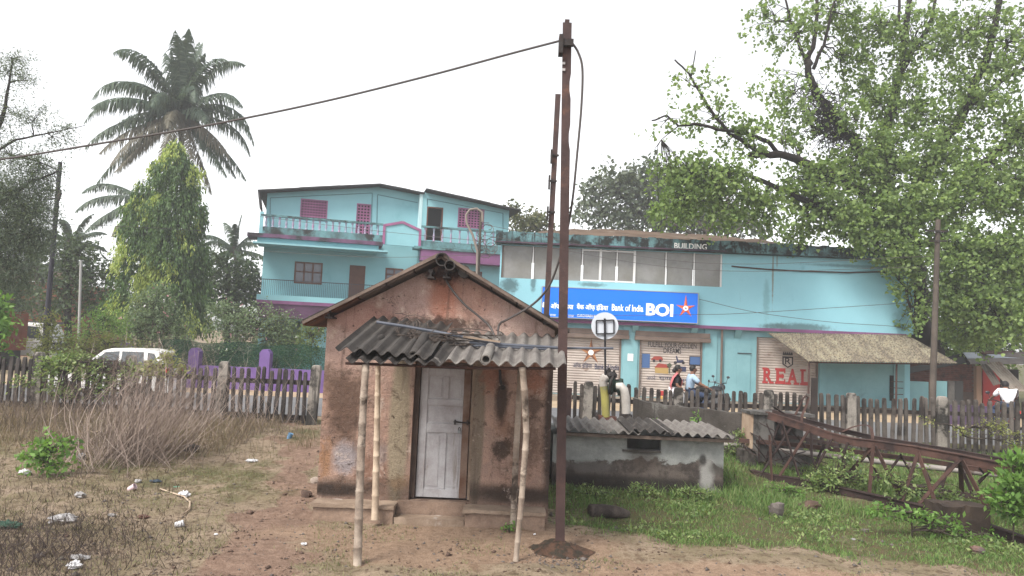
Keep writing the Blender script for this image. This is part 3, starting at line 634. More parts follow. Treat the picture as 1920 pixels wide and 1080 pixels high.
me_b = mesh_of('baluster', gb, wmat('faded_mauve_baluster', C(190, 150, 190, .72), C(150, 180, 200, .7), 3, fine=.1), True)
for i in range(18):
    inst('baluster', me_b, house, (lerp(s0 + .12, sA0 - .28, i / 17), .07, zb0))
hobj('balcony_post', G().box((s0 - .2, -.02, zs2 + .004), (s0 - .02, .16, zrail + .12)), M_hw)
# arched middle panel with pink frame
ap = [H(718, 420)[1], H(756, 415)[1]]; sp_ = H(755, 415)[0]; zb_ = hz(722, 459) + .02
zl, zm_, zr_ = hz(718, 423), hz(755, 417), hz(788, 433)
hobj('arched_panel', G().prism([(sA0, -.05, zb_), (sA1, -.05, zb_ - .02), (sA1, -.05, zr_), (sp_, -.05, zm_), (sA0, -.05, zl)], (0, .16, 0)), M_hw)
g = G()
for a_, b_ in (((sA0 + .05, zb_), (sA0 + .05, zl)), ((sA0, zl), (sp_, zm_)), ((sp_, zm_), (sA1, zr_)), ((sA1 - .05, zr_), (sA1 - .05, zb_))): g.bar((a_[0], -.08, a_[1]), (b_[0], -.08, b_[1]), .1, .14, (0, 1, 0)) if False else g.bar((a_[0], -.075, a_[1]), (b_[0], -.075, b_[1]), .14, .06, (0, 1, 0))
hobj('arch_frame', g, M_pink)
# right balcony
zR = hz(797, 463); zRr = hz(797, 423)
sR1 = s2 + .15
hobj('balcony_slab', G().box((sA1 - .35, -.2, zR - .14), (sR1, T2 - .003, zR)), M_hm)
hobj('slab_edge', G().box((sA1 + .05, -.12, zR - .75), (sR1, T2 - .004, zR - .143)), M_purp)
hobj('balcony_curb', G().box((sA1 + .02, .0, zR + .003), (sR1, .14, zR + .35)), M_hm)
hobj('handrail', G().box((sA1 + .02, -.03, zRr - .1), (sR1, .15, zRr)), M_hm)
for i in range(11): inst('baluster', me_b, house, (lerp(sA1 + .25, sR1 - .2, i / 10), .07, zR + .353), scale=(1, 1, (zRr - .103 - zR - .353) / hh))
# iron railing of the lower balcony
rz0, rz1 = zs1t, hz(492, 522); rs1 = H(700, 538)[0]
g = G()
for i in range(62):
    x_ = lerp(s0, rs1, i / 61); g.box((x_ - .008, .09, rz0), (x_ + .008, .106, rz1 - .04))
rl = hobj('railing_bars', g, pmat('dark_iron', C(52, 50, 56), rough=.6))
hobj('top_rail', G().box((s0 - .05, .07, rz1 - .04), (rs1 + .05, .125, rz1)), pmat('dark_iron_rail', C(56, 50, 54), rough=.6))
# ================================================================== plastered hut
WY = 10.9
def wp(u, v, y=WY): return P(u, v, y)
s = Mt('stained_pink_plaster')
n0 = s.noise(1.5, 6, .66); n1 = s.noise(4.5, 6, .68); n2 = s.noise(60, 4, .65); z_ = s.sep(2)
c = s.mix(s.mr(n0, .35, .65), C(212, 180, 168, .88), C(196, 158, 146, .8))
c = s.mix(s.mr(n1, .52, .72), c, C(224, 198, 178, .9))
low = s.mr(s.math('ADD', z_, s.math('MULTIPLY', s.math('SUBTRACT', n0, .5), .8)), 1.7, 2.65, 1, 0)
c = s.mix(s.math('MULTIPLY', low, .66), c, s.mix(s.mr(n1, .35, .62), C(192, 152, 126, .78), C(160, 126, 106, .7)))
n3_ = s.noise(9, 6, .75, None, .4); n1 = s.math('ADD', s.math('MULTIPLY', n1, .45), s.math('ADD', s.math('MULTIPLY', n3_, .35), s.math('MULTIPLY', s.noise(26, 5, .75), .3)))
def bl(u, v, sx, sz, col, k=1.0, nz=None, amp=1.9, soft=.42):
    global c
    p_ = wp(u, v); c = s.mix(s.math('MULTIPLY', s.blob((p_.x, WY, p_.z), (sx, 30, sz), nz or n1, amp, soft), k), c, col)
bl(832, 545, .2, .55, C(188, 96, 60, .68), .75, None, .9, .7); bl(870, 560, .5, .3, C(206, 132, 98, .72), .45, n0)
bl(830, 512, .3, .16, C(74, 52, 44, .6), .8)
bl(830, 606, .8, .11, C(84, 66, 58, .6), .85); bl(700, 590, .5, .25, C(196, 128, 112, .7), .5, n0)
bl(640, 765, .35, .55, C(110, 82, 66, .55), .8, n0); bl(610, 860, .1, .3, C(192, 136, 82, .62), .7); bl(700, 880, .3, .3, C(150, 96, 66, .6), .6)
bl(648, 858, .2, .24, C(178, 168, 172, .7), .9, n1, .9, .3); bl(715, 850, .1, .2, C(170, 158, 156, .66), .6)
bl(748, 800, .15, 1.25, C(180, 164, 136, .66), .95, n1, .25, .25); bl(895, 800, .1, 1.25, C(158, 142, 122, .62), .9, n1, .25, .25)
bl(1000, 715, .22, .25, C(190, 122, 90, .66), .8); bl(925, 700, .2, .3, C(182, 116, 86, .64), .75); bl(945, 800, .12, .3, C(172, 122, 92, .62), .6)
bl(940, 750, .1, .35, C(50, 40, 36, .6), .85, n1, .8); bl(940, 840, .16, .18, C(58, 48, 42, .6), .85); bl(985, 830, .3, .45, C(112, 86, 66, .55), .7)
bl(1033, 800, .11, 1.2, C(66, 56, 54, .55), .9, n1, .5); bl(1000, 760, .14, .2, C(84, 68, 60, .55), .7); bl(985, 700, .12, .2, C(76, 60, 56, .55), .35)
bl(830, 925, 3, .16, C(92, 74, 60, .55), .6, n0, .5)
bl(625, 918, .5, .1, C(56, 48, 44, .55), .85, n1, .7); bl(970, 928, .7, .12, C(66, 56, 50, .55), .8, n1, .7)
bl(750, 905, .15, .13, C(166, 132, 98, .62), .7)
st_ = s.noise(1.0, 6, .7, s.vmul((9, 9, .7))); c = s.mix(s.math('MULTIPLY', s.mr(st_, .52, .7), .45), c, C(92, 74, 64, .55)); c = s.mix(s.math('MULTIPLY', s.mr(s.noise(3.2, 8, .78, None, .6), .54, .64), s.mr(z_, 1.4, 3.2, .75, .22)), c, C(104, 80, 66, .56)); c = s.mix(s.math('MULTIPLY', s.mr(s.noise(2.1, 8, .75, s.vmul((1, 1, 1), None, (5, 3, 1)), .5), .58, .66), .55), c, C(222, 200, 184, .86)); c = s.mix(s.mr(s.noise(13, 4, .7), .62, .72), c, C(96, 76, 66, .55)); ck = s.math('ABSOLUTE', s.math('SUBTRACT', s.noise(2.3, 5, .62, None, .8), .5)); c = s.mix(s.math('MULTIPLY', s.mr(ck, 0, .008, 1, 0), s.mr(n0, .5, .62, 0, .7)), c, C(70, 54, 46, .5)); chip = s.mr(s.noise(7, 6, .8, s.vmul((1, 1, 1), None, (9, 2, 4))), .655, .672); c = s.mix(s.math('MULTIPLY', chip, .8), c, C(150, 104, 82, .6)); c = s.mix(1.0, c, s.ramp(n2, [(.3, (.66, .63, .6, 1)), (.62, (1, 1, 1, 1))]), 'MULTIPLY')
M_plast = s.bsdf(c, .92, 0, s.bump(s.math('ADD', s.math('MULTIPLY', n1, 4), s.math('ADD', n2, s.math('MULTIPLY', chip, -1.2))), .7, .03), .15)
M_cem = wmat('brown_cement', C(172, 142, 120, .74), C(146, 118, 100, .68), 2.2, stain=C(108, 90, 78, .6), st=(2.2, .52, .66), fine=.2, bsc=50, bump=.5)
M_cemtop = wmat('worn_pale_cement', C(190, 164, 140, .66), C(160, 134, 112, .6), 2.6, stain=C(210, 200, 192, .7), st=(2, .6, .72), fine=.15, bsc=50, bump=.4)
M_asb = wmat('weathered_asbestos', C(146, 140, 134, .78), C(120, 112, 108, .72), 3, stain=C(150, 144, 138, .6), st=(2.2, .52, .68), streak=C(70, 62, 56, .55), sk=(.6, .75), fine=.22, bsc=45, bump=.4)
M_asbd = wmat('sooty_roof_sheet', C(92, 86, 82, .6), C(70, 64, 62, .54), 3, stain=C(120, 110, 104, .55), st=(2.4, .56, .7), fine=.22, bsc=45, bump=.4)
M_board = wmat('dark_weathered_board', C(150, 128, 114, .7), C(116, 98, 88, .64), 3, fine=.2, bsc=60, bump=.4)
M_rustb = wmat('rust_orange_board', C(150, 84, 44, .6), C(100, 58, 36, .5), 3, fine=.2, bump=.3)
M_rail = wmat('dark_rail_steel', C(78, 70, 68, .5), C(60, 50, 48, .5), 4, stain=C(112, 72, 56, .5), st=(5, .55, .7), fine=.2, bump=.3, rough=.7)
hut = thing('plastered_hut', 'small stained pink plaster hut with a gabled roof and a weathered grey door', 'hut', (-1.0, WY, 0))
xl, xr, xm, za = -2.67, .65, -1.03, 3.70
sl = .545; ze_l, ze_r = za - sl * (xm - xl), za - sl * (xr - xm)
DX0, DX1, DZ0, DZ1 = wp(770, 800).x + .02, wp(886, 800).x, .29, 2.26
g = G().wallgrid(xl, xr, 0, min(ze_l, ze_r) - .01, WY, WY + .24, [(DX0, DX1, .27, DZ1)])
g.prism([(xl, WY, min(ze_l, ze_r) - .009), (xr, WY, min(ze_l, ze_r) - .009), (xr, WY, ze_r), (xm, WY, za), (xl, WY, ze_l)], (0, .24, 0)); obj('front_wall', g, M_plast, hut)
for n_, x0, x1 in (('side_wall', xl, xl + .22), ('side_wall', xr - .22, xr)):
    obj(n_, G().box((x0, WY + .241, 0), (x1, 14.2, ze_r - .02 if x0 > 0 else ze_l - .02)), M_plast, hut)
obj('rear_wall', G().box((xl, 14.201, 0), (xr, 14.4, ze_r - .02)), M_plast, hut)
# plinths and step, slightly chipped blocks
def rough(g, a, b, seed, amp=.012, nx_=10, ny_=4, nz_=3):
    """a box with chipped uneven faces"""
    q = G(); rnd = random.Random(seed); a, b = V(a), V(b)
    def j(p): return V(p) + V(tuple(amp * (mnoise.noise(V(p) * 6 + V((seed + k * 9, 0, 0))) + .5 * mnoise.noise(V(p) * 17 + V((seed, k * 5, 0)))) for k in range(3)))
    def face(o, u, v, nu, nv):
        vs = [j(o + u * (i / nu) + v * (k / nv)) for i in range(nu + 1) for k in range(nv + 1)]
        q.add(vs, [(i * (nv + 1) + k, (i + 1) * (nv + 1) + k, (i + 1) * (nv + 1) + k + 1, i * (nv + 1) + k + 1) for i in range(nu) for k in range(nv)])
    dx, dy, dz = V((b.x - a.x, 0, 0)), V((0, b.y - a.y, 0)), V((0, 0, b.z - a.z))
    face(a, dx, dz, nx_, nz_); face(a + dz, dx, dy, nx_, ny_); face(a + dx, dy, dz, ny_, nz_); face(a, dz, dy, nz_, ny_); face(a + dy, dz, dx, nz_, nx_)
    g.join(q); return g
pL0, pL1, pR0, pR1 = wp(588, 940, 10.6).x, wp(738, 950, 10.6).x, wp(872, 950, 10.6).x, wp(1022, 960, 10.6).x
for i, (a_, b_) in enumerate(((pL0, pL1), (pR0, pR1))):
    g = rough(G(), (a_, 10.57, -.1), (b_, WY - .002, .2), 3 + i, .012, 24, 6, 8); obj('plinth', g, M_cem, hut)
    g = rough(G(), (a_ - .03, 10.53, .203), (b_ + .01, WY - .003, .25), 13 + i, .009, 26, 6, 2); obj('plinth_cap', g, M_cemtop, hut)
obj('door_step', rough(G(), (pL1 + .012, 10.57, -.1), (pR0 - .006, WY - .004, .09), 21, .01, 16, 6, 3), M_cemtop, hut)
obj('threshold', rough(G(), (pL1 + .014, 10.82, .092), (pR0 - .008, WY + .1, .268), 22, .008, 16, 4, 4), M_cem, hut)
# roof: sheets on boards
def slope(side):
    x_e = xm - 1.93 if side < 0 else xm + 1.87; z_e = za + .09 - sl * abs(x_e - xm)
    n_ = 4
    for i in range(n_):
        y0, y1 = lerp(10.56, 14.7, i / n_), lerp(10.56, 14.7, (i + 1) / n_) + .04; dz = .006 * i
        g = G().prism([(xm, y0, za + .075 + dz), (x_e, y0, z_e - .015 + dz), (x_e, y0, z_e + .03 + dz), (xm, y0, za + .12 + dz)], (0, y1 - y0, 0)); obj('roof_sheet', g, M_asbd, hut)
    for i in range(5):                                           # lapped boards under the sheets
        a_, b_ = i / 5, (i + 1) / 5 - .012; f = lambda t: (lerp(xm, x_e, t), lerp(za + .07, z_e - .02, t))
        (x0, z0), (x1, z1) = f(a_), f(b_); obj('roof_board', G().prism([(x0, 10.6, z0 - .035), (x1, 10.6, z1 - .035), (x1, 10.6, z1), (x0, 10.6, z0)], (0, 4.0, 0)), M_rustb if (side < 0 and i >= 3) else M_board, hut)
    g = G().prism([(xm + .04 * side, 10.535, za + .05), (x_e - .03 * side, 10.535, z_e - .025), (x_e - .03 * side, 10.535, z_e + .02), (xm + .04 * side, 10.535, za + .105)], (0, .024, 0)); obj('barge_board', g, M_board, hut)
slope(-1); slope(1)
def ibeam(c, y0, y1, w_=.11, h_=.13, ang=0.0):
    g = G(); pr = [(-.5, 0), (.5, 0), (.5, .14), (.12, .26), (.12, .62), (.3, .7), (.3, 1), (-.3, 1), (-.3, .7), (-.12, .62), (-.12, .26), (-.5, .14)]
    g.prism([(c[0] + x * w_, y0, c[1] - h_ + z * h_) for x, z in pr], (0, y1 - y0, 0)); return g
for u, v in ((808, 505), (838, 505), (618, 580), (1027, 591)):
    p_ = wp(u, v, 10.65); obj('rail_purlin', ibeam((p_.x, p_.z), 10.62, 14.5), M_rail, hut)
for u, v, r_, y0 in ((829, 486, .098, 10.5), (843, 497, .075, 10.42)):
    p_ = wp(u, v, y0); g = G(); n_ = 16
    for k, (a_, b_) in enumerate(((y0, 11.6), (11.55, 12.7), (12.65, 14.5)) if r_ > .08 else ((y0, 11.1),)):
        rr_ = r_ * (1 + .05 * (k % 2)); g.lathe([(rr_, 0), (rr_, b_ - a_)], (p_.x, a_, p_.z), (0, 1, 0), n_); gi = G().lathe([(rr_ * .82, -.001), (rr_ * .8, .25), (.001, .26)], (p_.x, a_, p_.z), (0, 1, 0), n_); 
        g.f = [f for f in g.f if len(f) < n_]; g.m = [0] * len(g.f); gi.f = [f[::-1] for f in gi.f if len(f) < n_]; gi.m = [0] * len(gi.f); g.join(gi)
        g.add([V((p_.x + rr_ * q * math.cos(t * 2 * math.pi / n_), a_, p_.z + rr_ * q * math.sin(t * 2 * math.pi / n_))) for q in (1, .82) for t in range(n_)], [(t, (t + 1) % n_, n_ + (t + 1) % n_, n_ + t) for t in range(n_)])
    obj('ridge_tile', g, M_asbd, hut, smooth=True)
p_ = wp(872, 512); obj('ridge_tile', G().lathe([(.09, 0), (.085, .4)], (p_.x, 10.62, p_.z), (0, 1, 0), 12), M_asbd, hut, smooth=True)
# door
M_dpaint = wmat('weathered_grey_white_paint', C(194, 192, 196, .78), C(174, 168, 170, .7), 3, stain=C(150, 130, 118, .55), st=(3, .6, .76), streak=C(160, 146, 136, .6), sk=(.56, .72), fine=.1, bsc=55, bump=.2)
M_frame = wmat('brown_door_frame', C(120, 96, 84, .56), C(92, 72, 62, .5), 3, fine=.18, bump=.3)
M_dend = wmat('rust_streaked_stile', C(168, 140, 122, .62), C(126, 84, 60, .55), 2.5, fine=.15, bump=.2)
dy = WY + .13
fr = obj('door_frame', G().box((DX0, dy - .06, .29), (DX0 + .075, dy + .1, DZ1)), M_frame, hut)
obj('jamb', G().box((DX1 - .04, dy - .055, .29), (DX1, dy + .1, DZ1)), M_cemtop, fr); obj('lintel', G().box((DX0 + .076, dy - .05, DZ1 - .09), (DX1 - .051, dy + .1, DZ1)), M_frame, fr)
lx0, lx1, lz0, lz1 = DX0 + .085, DX1 - .055, .3, DZ1 - .1
dr = obj('door', G().box((lx0, dy, lz0), (lx1, dy + .03, lz1)), M_dpaint, hut)
wd = lx1 - lx0
def dpc(n_, a_, b_, c_, d_, th=.018, m=None): obj(n_, G().box((lx0 + a_ * wd, dy - th, lerp(lz0, lz1, c_)), (lx0 + b_ * wd, dy - .001, lerp(lz0, lz1, d_))), m or M_dpaint, dr, bevel=.004)
dpc('stile', 0.0, .15, 0, 1); dpc('stile', .86, 1.0, 0, 1, .018, M_dend)
for c_, d_ in ((0.0, .065), (.5, .57), (.71, .76), (.94, 1)): dpc('door_rail', .152, .858, c_, d_, .017)
for c_, d_ in ((.067, .498), (.762, .938)): dpc('muntin', .46, .56, c_, d_, .016)
for a_, b_ in ((.19, .42), (.6, .82)):
    for c_, d_ in ((.085, .48), (.78, .92)): dpc('door_panel', a_, b_, c_, d_, .006)
dpc('door_panel', .19, .82, .59, .69, .006)
p_ = wp(866, 793, dy - .05)
g = G().tube([(p_.x - .12, dy - .04, p_.z + .01), (p_.x + .13, dy - .04, p_.z - .0)], .011, 7); lt = obj('latch_bolt', g, M_rail, dr)
for dx in (-.1, .08): obj('latch_staple', G().box((p_.x + dx - .012, dy - .055, p_.z - .03), (p_.x + dx + .012, dy - .019, p_.z + .04)), M_rail, lt)
q_ = wp(861, 809, dy - .05)
g = G().box((q_.x - .022, dy - .055, q_.z - .03), (q_.x + .022, dy - .025, q_.z + .018)); obj('padlock', g, pmat('steel_padlock', C(150, 156, 160, .7), rough=.4, metal=.6), dr, bevel=.006)
obj('shackle', G().tube([(q_.x - .014, dy - .04, q_.z + .015), (q_.x - .014, dy - .04, q_.z + .045), (q_.x, dy - .04, q_.z + .058), (q_.x + .014, dy - .04, q_.z + .045), (q_.x + .014, dy - .04, q_.z + .015)], .005, 6), M_rail, dr)
# rusty fitting on the wall right of the door
p_ = wp(937, 700, WY - .04)
ft = tag(obj('wall_fitting', G().tube([(p_.x, WY - .03, p_.z + .05), (p_.x + .01, WY - .05, p_.z - .08), (p_.x + .03, WY - .05, p_.z - .16)], .022, 6).ball((p_.x + .05, WY - .045, p_.z - .2), .04, 8, 6), M_rail, loc=tuple(p_)), 'old rusty fitting with loose wire on the hut wall right of the door', 'fitting')
# ------------------------------------------------------------------ awning in front of the hut
shade = thing('corrugated_awning', 'grey corrugated sheet awning on bamboo posts in front of the pink hut door', 'awning', (-.8, 9.8, 0))
FA, FB = P(624, 656, 8.85), P(808, 676, 8.8)
BA = P(702, 594, 10.86); BA.x = FA.x + .12
g = G().corr(FA + V((.02, .03, .02)), FB + V((0, 0, .03)), V((FA.x + .1, 10.85, BA.z)), .17, .03, .009, 3, 8, .2, .003, 1); obj('roof_sheet', g, M_asbd, shade)
g = G().corr(P(648, 676, 8.78), P(830, 682, 8.74), V((P(648, 676, 8.78).x + .1, 9.9, 2.56)), .17, .03, .009, 2, 8, .05, .003, 5); obj('roof_sheet', g, M_asbd, shade)
FC, FD = P(800, 676, 8.86), P(1062, 686, 8.86)
g = G().corr(FC, FD, V((FC.x + .06, 10.86, 2.70)), .17, .031, .009, 3, 8, .45, .003, 2); obj('roof_sheet', g, M_asb, shade)
bm = [P(u, v, 8.98) for u, v in ((648, 681), (760, 685), (900, 690), (1042, 691))]
obj('beam', G().tube(bm, .02, 6), M_rustpost, shade)
obj('beam', G().tube([(FA.x + .2, 10.55, 2.62), (FD.x - .1, 10.55, 2.58)], .022, 6), M_board, shade)
M_bam = wmat('dry_bamboo', C(206, 182, 156, .82), C(180, 156, 132, .76), 4, stain=C(120, 96, 78, .55), st=(3.5, .55, .7), fine=.12, bsc=40, bump=.2)
M_bamg = wmat('grey_bamboo', C(188, 170, 152, .76), C(154, 134, 118, .68), 4, stain=C(92, 76, 64, .5), st=(3, .52, .66), fine=.15, bsc=40, bump=.25)
def bamboo(pts, r0, r1, seed, m):
    pts = [V(p) for p in pts]; g = G(); rnd = random.Random(seed); L = [0]
    for a_, b_ in zip(pts[:-1], pts[1:]): L.append(L[-1] + (b_ - a_).length)
    def at(d):
        for i in range(len(pts) - 1):
            if d <= L[i + 1] + 1e-6: return pts[i].lerp(pts[i + 1], (d - L[i]) / (L[i + 1] - L[i]))
        return pts[-1]
    ps, rs = [], []; d = 0.0
    while d < L[-1]:
        stp = rnd.uniform(.2, .34)
        for t, k in ((0, 1.13), (.03, .97), (.5, .95), (.94, .98)):
            if d + stp * t < L[-1]: ps.append(at(d + stp * t)); rs.append(lerp(r0, r1, (d + stp * t) / L[-1]) * k)
        d += stp
    ps.append(at(L[-1])); rs.append(r1); g.tube(ps, rs, 10); return obj('bamboo_post', g, m, shade, smooth='all')
bamboo([P(670, 1062, 8.71), P(675, 900, 8.74), P(681, 760, 8.78), P(686, 684, 8.86)], .05, .043, 1, M_bamg)
bamboo([P(703, 974, 10.45), P(706, 850, 10.4), P(709, 684, 10.3)], .052, .036, 2, M_bam)
bamboo([P(967, 1052, 9.13), P(976, 960, 9.1), P(987, 815, 9.05), P(984, 740, 9.0), P(979, 688, 8.95)], .034, .043, 3, M_bamg)
bamboo([P(962, 982, 10.5), P(967, 860, 10.4), P(976, 690, 10.3)], .045, .04, 4, M_bamg)
# loose things lying on the awning
def hollow(name, a, b, r, m, label, cat, grp):
    a, b = V(a), V(b); d = (b - a).normalized(); g = G(); n_ = 14; L = (b - a).length
    g.lathe([(r * .96, 0), (r, .02), (r * .97, L * .5), (r, L * .97), (r * .95, L)], a, d, n_); g.f = [f for f in g.f if len(f) < n_]; g.m = [0] * len(g.f)
    gi = G().lathe([(r * .7, 0), (r * .66, L * .8), (.001, L * .8 + .01)], a, d, n_); gi.f = [f[::-1] for f in gi.f if len(f) < n_]; gi.m = [0] * len(gi.f); g.join(gi)
    x_ = d.orthogonal().normalized(); y_ = d.cross(x_)
    g.add([a + (x_ * math.cos(t * 2 * math.pi / n_) + y_ * math.sin(t * 2 * math.pi / n_)) * r * q for q in (.96, .7) for t in range(n_)], [(t, (t + 1) % n_, n_ + (t + 1) % n_, n_ + t) for t in range(n_)])
    return tag(obj(name, g, m, smooth=True, loc=tuple(a)), label, cat, grp)
gp = 'broken clay pipes on the awning'
hollow('broken_pipe', P(671, 659, 9.05), P(716, 633, 9.75), .052, M_asbd, 'short dark hollow pipe lying on the left end of the awning', 'pipe', gp)
hollow('broken_pipe', P(775, 667, 8.95), P(797, 630, 9.7), .062, M_asbd, 'thick dark hollow pipe lying above the left edge of the hut door', 'pipe', gp)
hollow('broken_pipe', P(911, 674, 8.85), P(920, 651, 9.35), .062, M_asb, 'stubby broken pipe at the lip of the awning right of the door', 'pipe', gp)
M_gi = wmat('grey_conduit', C(120, 126, 140, .6), C(98, 104, 120, .55), 2, fine=.1, bump=.1, rough=.5)
for pts, r_, lb in (([(706, 604), (760, 612), (860, 630), (940, 646), (1045, 652)], .02, 'long grey pipe slanting down across the awning from upper left'),
                    ([(798, 647), (900, 648), (1030, 655)], .016, 'grey pipe lying level along the middle of the awning'),
                    ([(880, 642), (960, 650), (1060, 653), (1150, 653)], .016, 'grey pipe poking out past the right end of the awning behind the rail post')):
    pp_ = [P(u, v, 9.75) for u, v in pts]; tag(obj('loose_pipe', G().tube(pp_, r_, 8), M_gi, smooth=True, loc=tuple(pp_[0])), lb, 'pipe', 'loose pipes on the awning')
p0, p1 = P(868, 631, 9.7), P(938, 641, 9.7); tag(obj('pale_batten', G().bar(p0, p1, .03, .025), M_cemtop, loc=tuple(p0)), 'pale wooden batten lying on the awning under the slanting pipe', 'wood')
g = G(); rnd = random.Random(8)
for i in range(70):
    c_ = P(rnd.uniform(780, 890), rnd.uniform(626, 652), 9.75); r_ = rnd.uniform(.1, .4); a0 = rnd.uniform(0, 6.28); ln = rnd.uniform(.6, 2.2); ps = []
    for k in range(7):
        a_ = a0 + ln * k / 6; ps.append(c_ + V((r_ * math.cos(a_) * 1.2, .15 * math.sin(a_ * 1.3), max(-.02, .22 * r_ * math.sin(a_)) + .02)))
    g.tube(ps, .006, 4, False)
for i in range(12):
    c_ = P(rnd.uniform(735, 780), rnd.uniform(612, 632), 9.9); r_ = rnd.uniform(.08, .22); a0 = rnd.uniform(0, 6.28); ln = rnd.uniform(2, 4); ps = []
    for k in range(9):
        a_ = a0 + ln * k / 8; ps.append(c_ + V((r_ * math.cos(a_), .1 * math.sin(a_), .8 * r_ * math.sin(a_) + .05)))
    g.tube(ps, .005, 4, False)
o_ = obj('tangled_wire', g, wmat('dull_wire', C(120, 104, 94, .55), C(88, 76, 70, .5), 6, fine=.1, bump=0), loc=tuple(P(835, 640, 9.75))); tag(o_, 'tangle of dull wire and dry stalks heaped on the awning below the gable', 'wire')
# cables
M_cable = pmat('black_cable', C(98, 90, 88, .6), rough=.6)
def cable(pts, r_, lb, name='cable', m=None, cat='cable', grp=None):
    """smooth curve through the points (Catmull-Rom)"""
    ps = [V(p) for p in pts]; q = [ps[0] * 2 - ps[1]] + ps + [ps[-1] * 2 - ps[-2]]; out = []
    for i in range(1, len(q) - 2):
        for k in range(8):
            t = k / 8; out.append(.5 * ((2 * q[i]) + (q[i + 1] - q[i - 1]) * t + (2 * q[i - 1] - 5 * q[i] + 4 * q[i + 1] - q[i + 2]) * t * t + (3 * q[i] - q[i - 1] - 3 * q[i + 1] + q[i + 2]) * t ** 3))
    out.append(ps[-1]); return tag(obj(name, G().tube(out, r_, 7), m or M_cable, smooth=True, loc=tuple(ps[0])), lb, cat, grp)
cable([P(u, v, y) for u, v, y in ((832, 516, 10.82), (845, 540, 10.78), (870, 570, 10.74), (900, 595, 10.74), (918, 612, 10.72), (929, 634, 10.6))], .017, 'brown cable hanging down the gable from under the hut ridge')
cable([P(u, v, y) for u, v, y in ((1071, 78, 9.62), (1084, 98, 9.6), (1092, 130, 9.6), (1090, 200, 9.62), (1082, 290, 9.65), (1074, 370, 9.7), (1064, 430, 9.75), (1050, 482, 9.8), (1030, 535, 9.95), (1000, 570, 10.2), (955, 597, 10.4), (938, 606, 10.5), (934, 618, 10.5), (935, 636, 10.45))], .016, 'slack cable looping from the top of the tall rail post down to the awning')
cable([P(u, v, y) for u, v, y in ((1052, 76, 9.66), (960, 100, 9.7), (800, 143, 9.8), (600, 192, 10.0), (400, 233, 10.2), (200, 267, 10.4), (0, 299, 10.6), (-250, 330, 10.9), (-900, 390, 11.6))], .015, 'long straight cable running from the rail post top to the left edge of the sky')
# ------------------------------------------------------------------ tall rail post in front
def railpost(name, label, base, top, w_, h_, m, notch=False):
    base, top = V(base), V(top); d = (top - base); L = d.length; t = thing(name, label, 'post', tuple(base))
    pr = [(-.5, -.5), (.5, -.5), (.5, -.36), (.1, -.26), (.1, .22), (.34, .3), (.34, .5), (-.34, .5), (-.34, .3), (-.1, .22), (-.1, -.26), (-.5, -.36)]
    n_ = 60 if notch else 2; vs = []
    for i in range(n_ + 1):
        c_ = base + d * (i / n_); hgt_ = i / n_; 
        for x, y in pr:
            k = 1.0
            if notch and x > 0 and (abs(hgt_ - .874) < .01 or abs(hgt_ - .775) < .014): k = .72
            vs.append(c_ + V((x * w_ * k, y * h_, 0)))
    q = len(pr); fs = [(i * q + j, i * q + (j + 1) % q, (i + 1) * q + (j + 1) % q, (i + 1) * q + j) for i in range(n_) for j in range(q)] + [tuple(range(q))[::-1], tuple(n_ * q + j for j in range(q))]
    obj('rail', G().add(vs, fs), m, t); return t
M_rp = wmat('brown_rail_steel', C(104, 76, 72, .55), C(82, 60, 58, .5), 2.5, stain=C(130, 88, 70, .55), st=(3, .56, .7), fine=.15, bsc=50, bump=.3, rough=.7)
tp = P(1063, 46, 9.67)
post = railpost('rail_post', 'tall rusty steel rail post standing on an earth mound right of the pink hut', P(1049, 1036, 9.67), tp, .118, .13, M_rp, True)
obj('post_tip', G().box((tp.x - .03, 9.62, tp.z - .1), (tp.x + .03, 9.72, tp.z + .05)), M_rp, post)
c_ = P(1056, 86, 9.6); obj('bracket', G().box((c_.x - .06, 9.5, c_.z - .13), (c_.x - .005, 9.66, c_.z + .12)).box((c_.x - .004, 9.52, c_.z - .02), (c_.x + .13, 9.58, c_.z + .07)), M_rail, post)
for v in (118, 130):
    q_ = P(1057, v, 9.58); obj('bolt_plate', G().box((q_.x - .02, 9.585, q_.z - .016), (q_.x + .02, 9.6, q_.z + .016)), pmat('pale_bolt', C(190, 186, 186, .7)), post)
b_ = P(1049, 1036, 9.67); b_.x = P(1043, 1030, 9.75).x
obj('splice_rail', G().box((b_.x - .012, 9.7, -.05), (b_.x + .012, 9.8, 1.95)), M_rp, post)
g = G(); rnd = random.Random(4); nr, na = 12, 44; vs = []; cx, cy = P(1049, 1040, 9.6).x, 9.6
for i in range(nr + 1):
    for j in range(na):
        t = i / nr; a_ = 2 * math.pi * j / na; r_ = .4 * t * (1 + .12 * math.sin(a_ * 3 + 1) + .05 * math.sin(a_ * 7)); x_, y_ = cx + r_ * math.cos(a_), cy + r_ * .75 * math.sin(a_)
        vs.append((x_, y_, max(gz(x_, y_) - .02, gz(x_, y_) + .13 * (1 - t ** 1.6) + .03 * mnoise.noise(V((x_ * 9, y_ * 9, 3))) + .02 * mnoise.noise(V((x_ * 23, y_ * 23, 8))))))
g.add(vs, [(i * na + j, i * na + (j + 1) % na, (i + 1) * na + (j + 1) % na, (i + 1) * na + j) for i in range(nr) for j in range(na)])
tag(obj('earth_mound', g, wmat('red_brown_earth', C(124, 88, 66, .58), C(92, 68, 54, .52), 9, stain=C(78, 68, 54, .5), st=(9, .46, .58), fine=.3, bsc=70, bump=1), smooth='all', loc=(cx, cy, 0)), 'mound of reddish brown earth heaped round the foot of the tall rail post', 'mound')
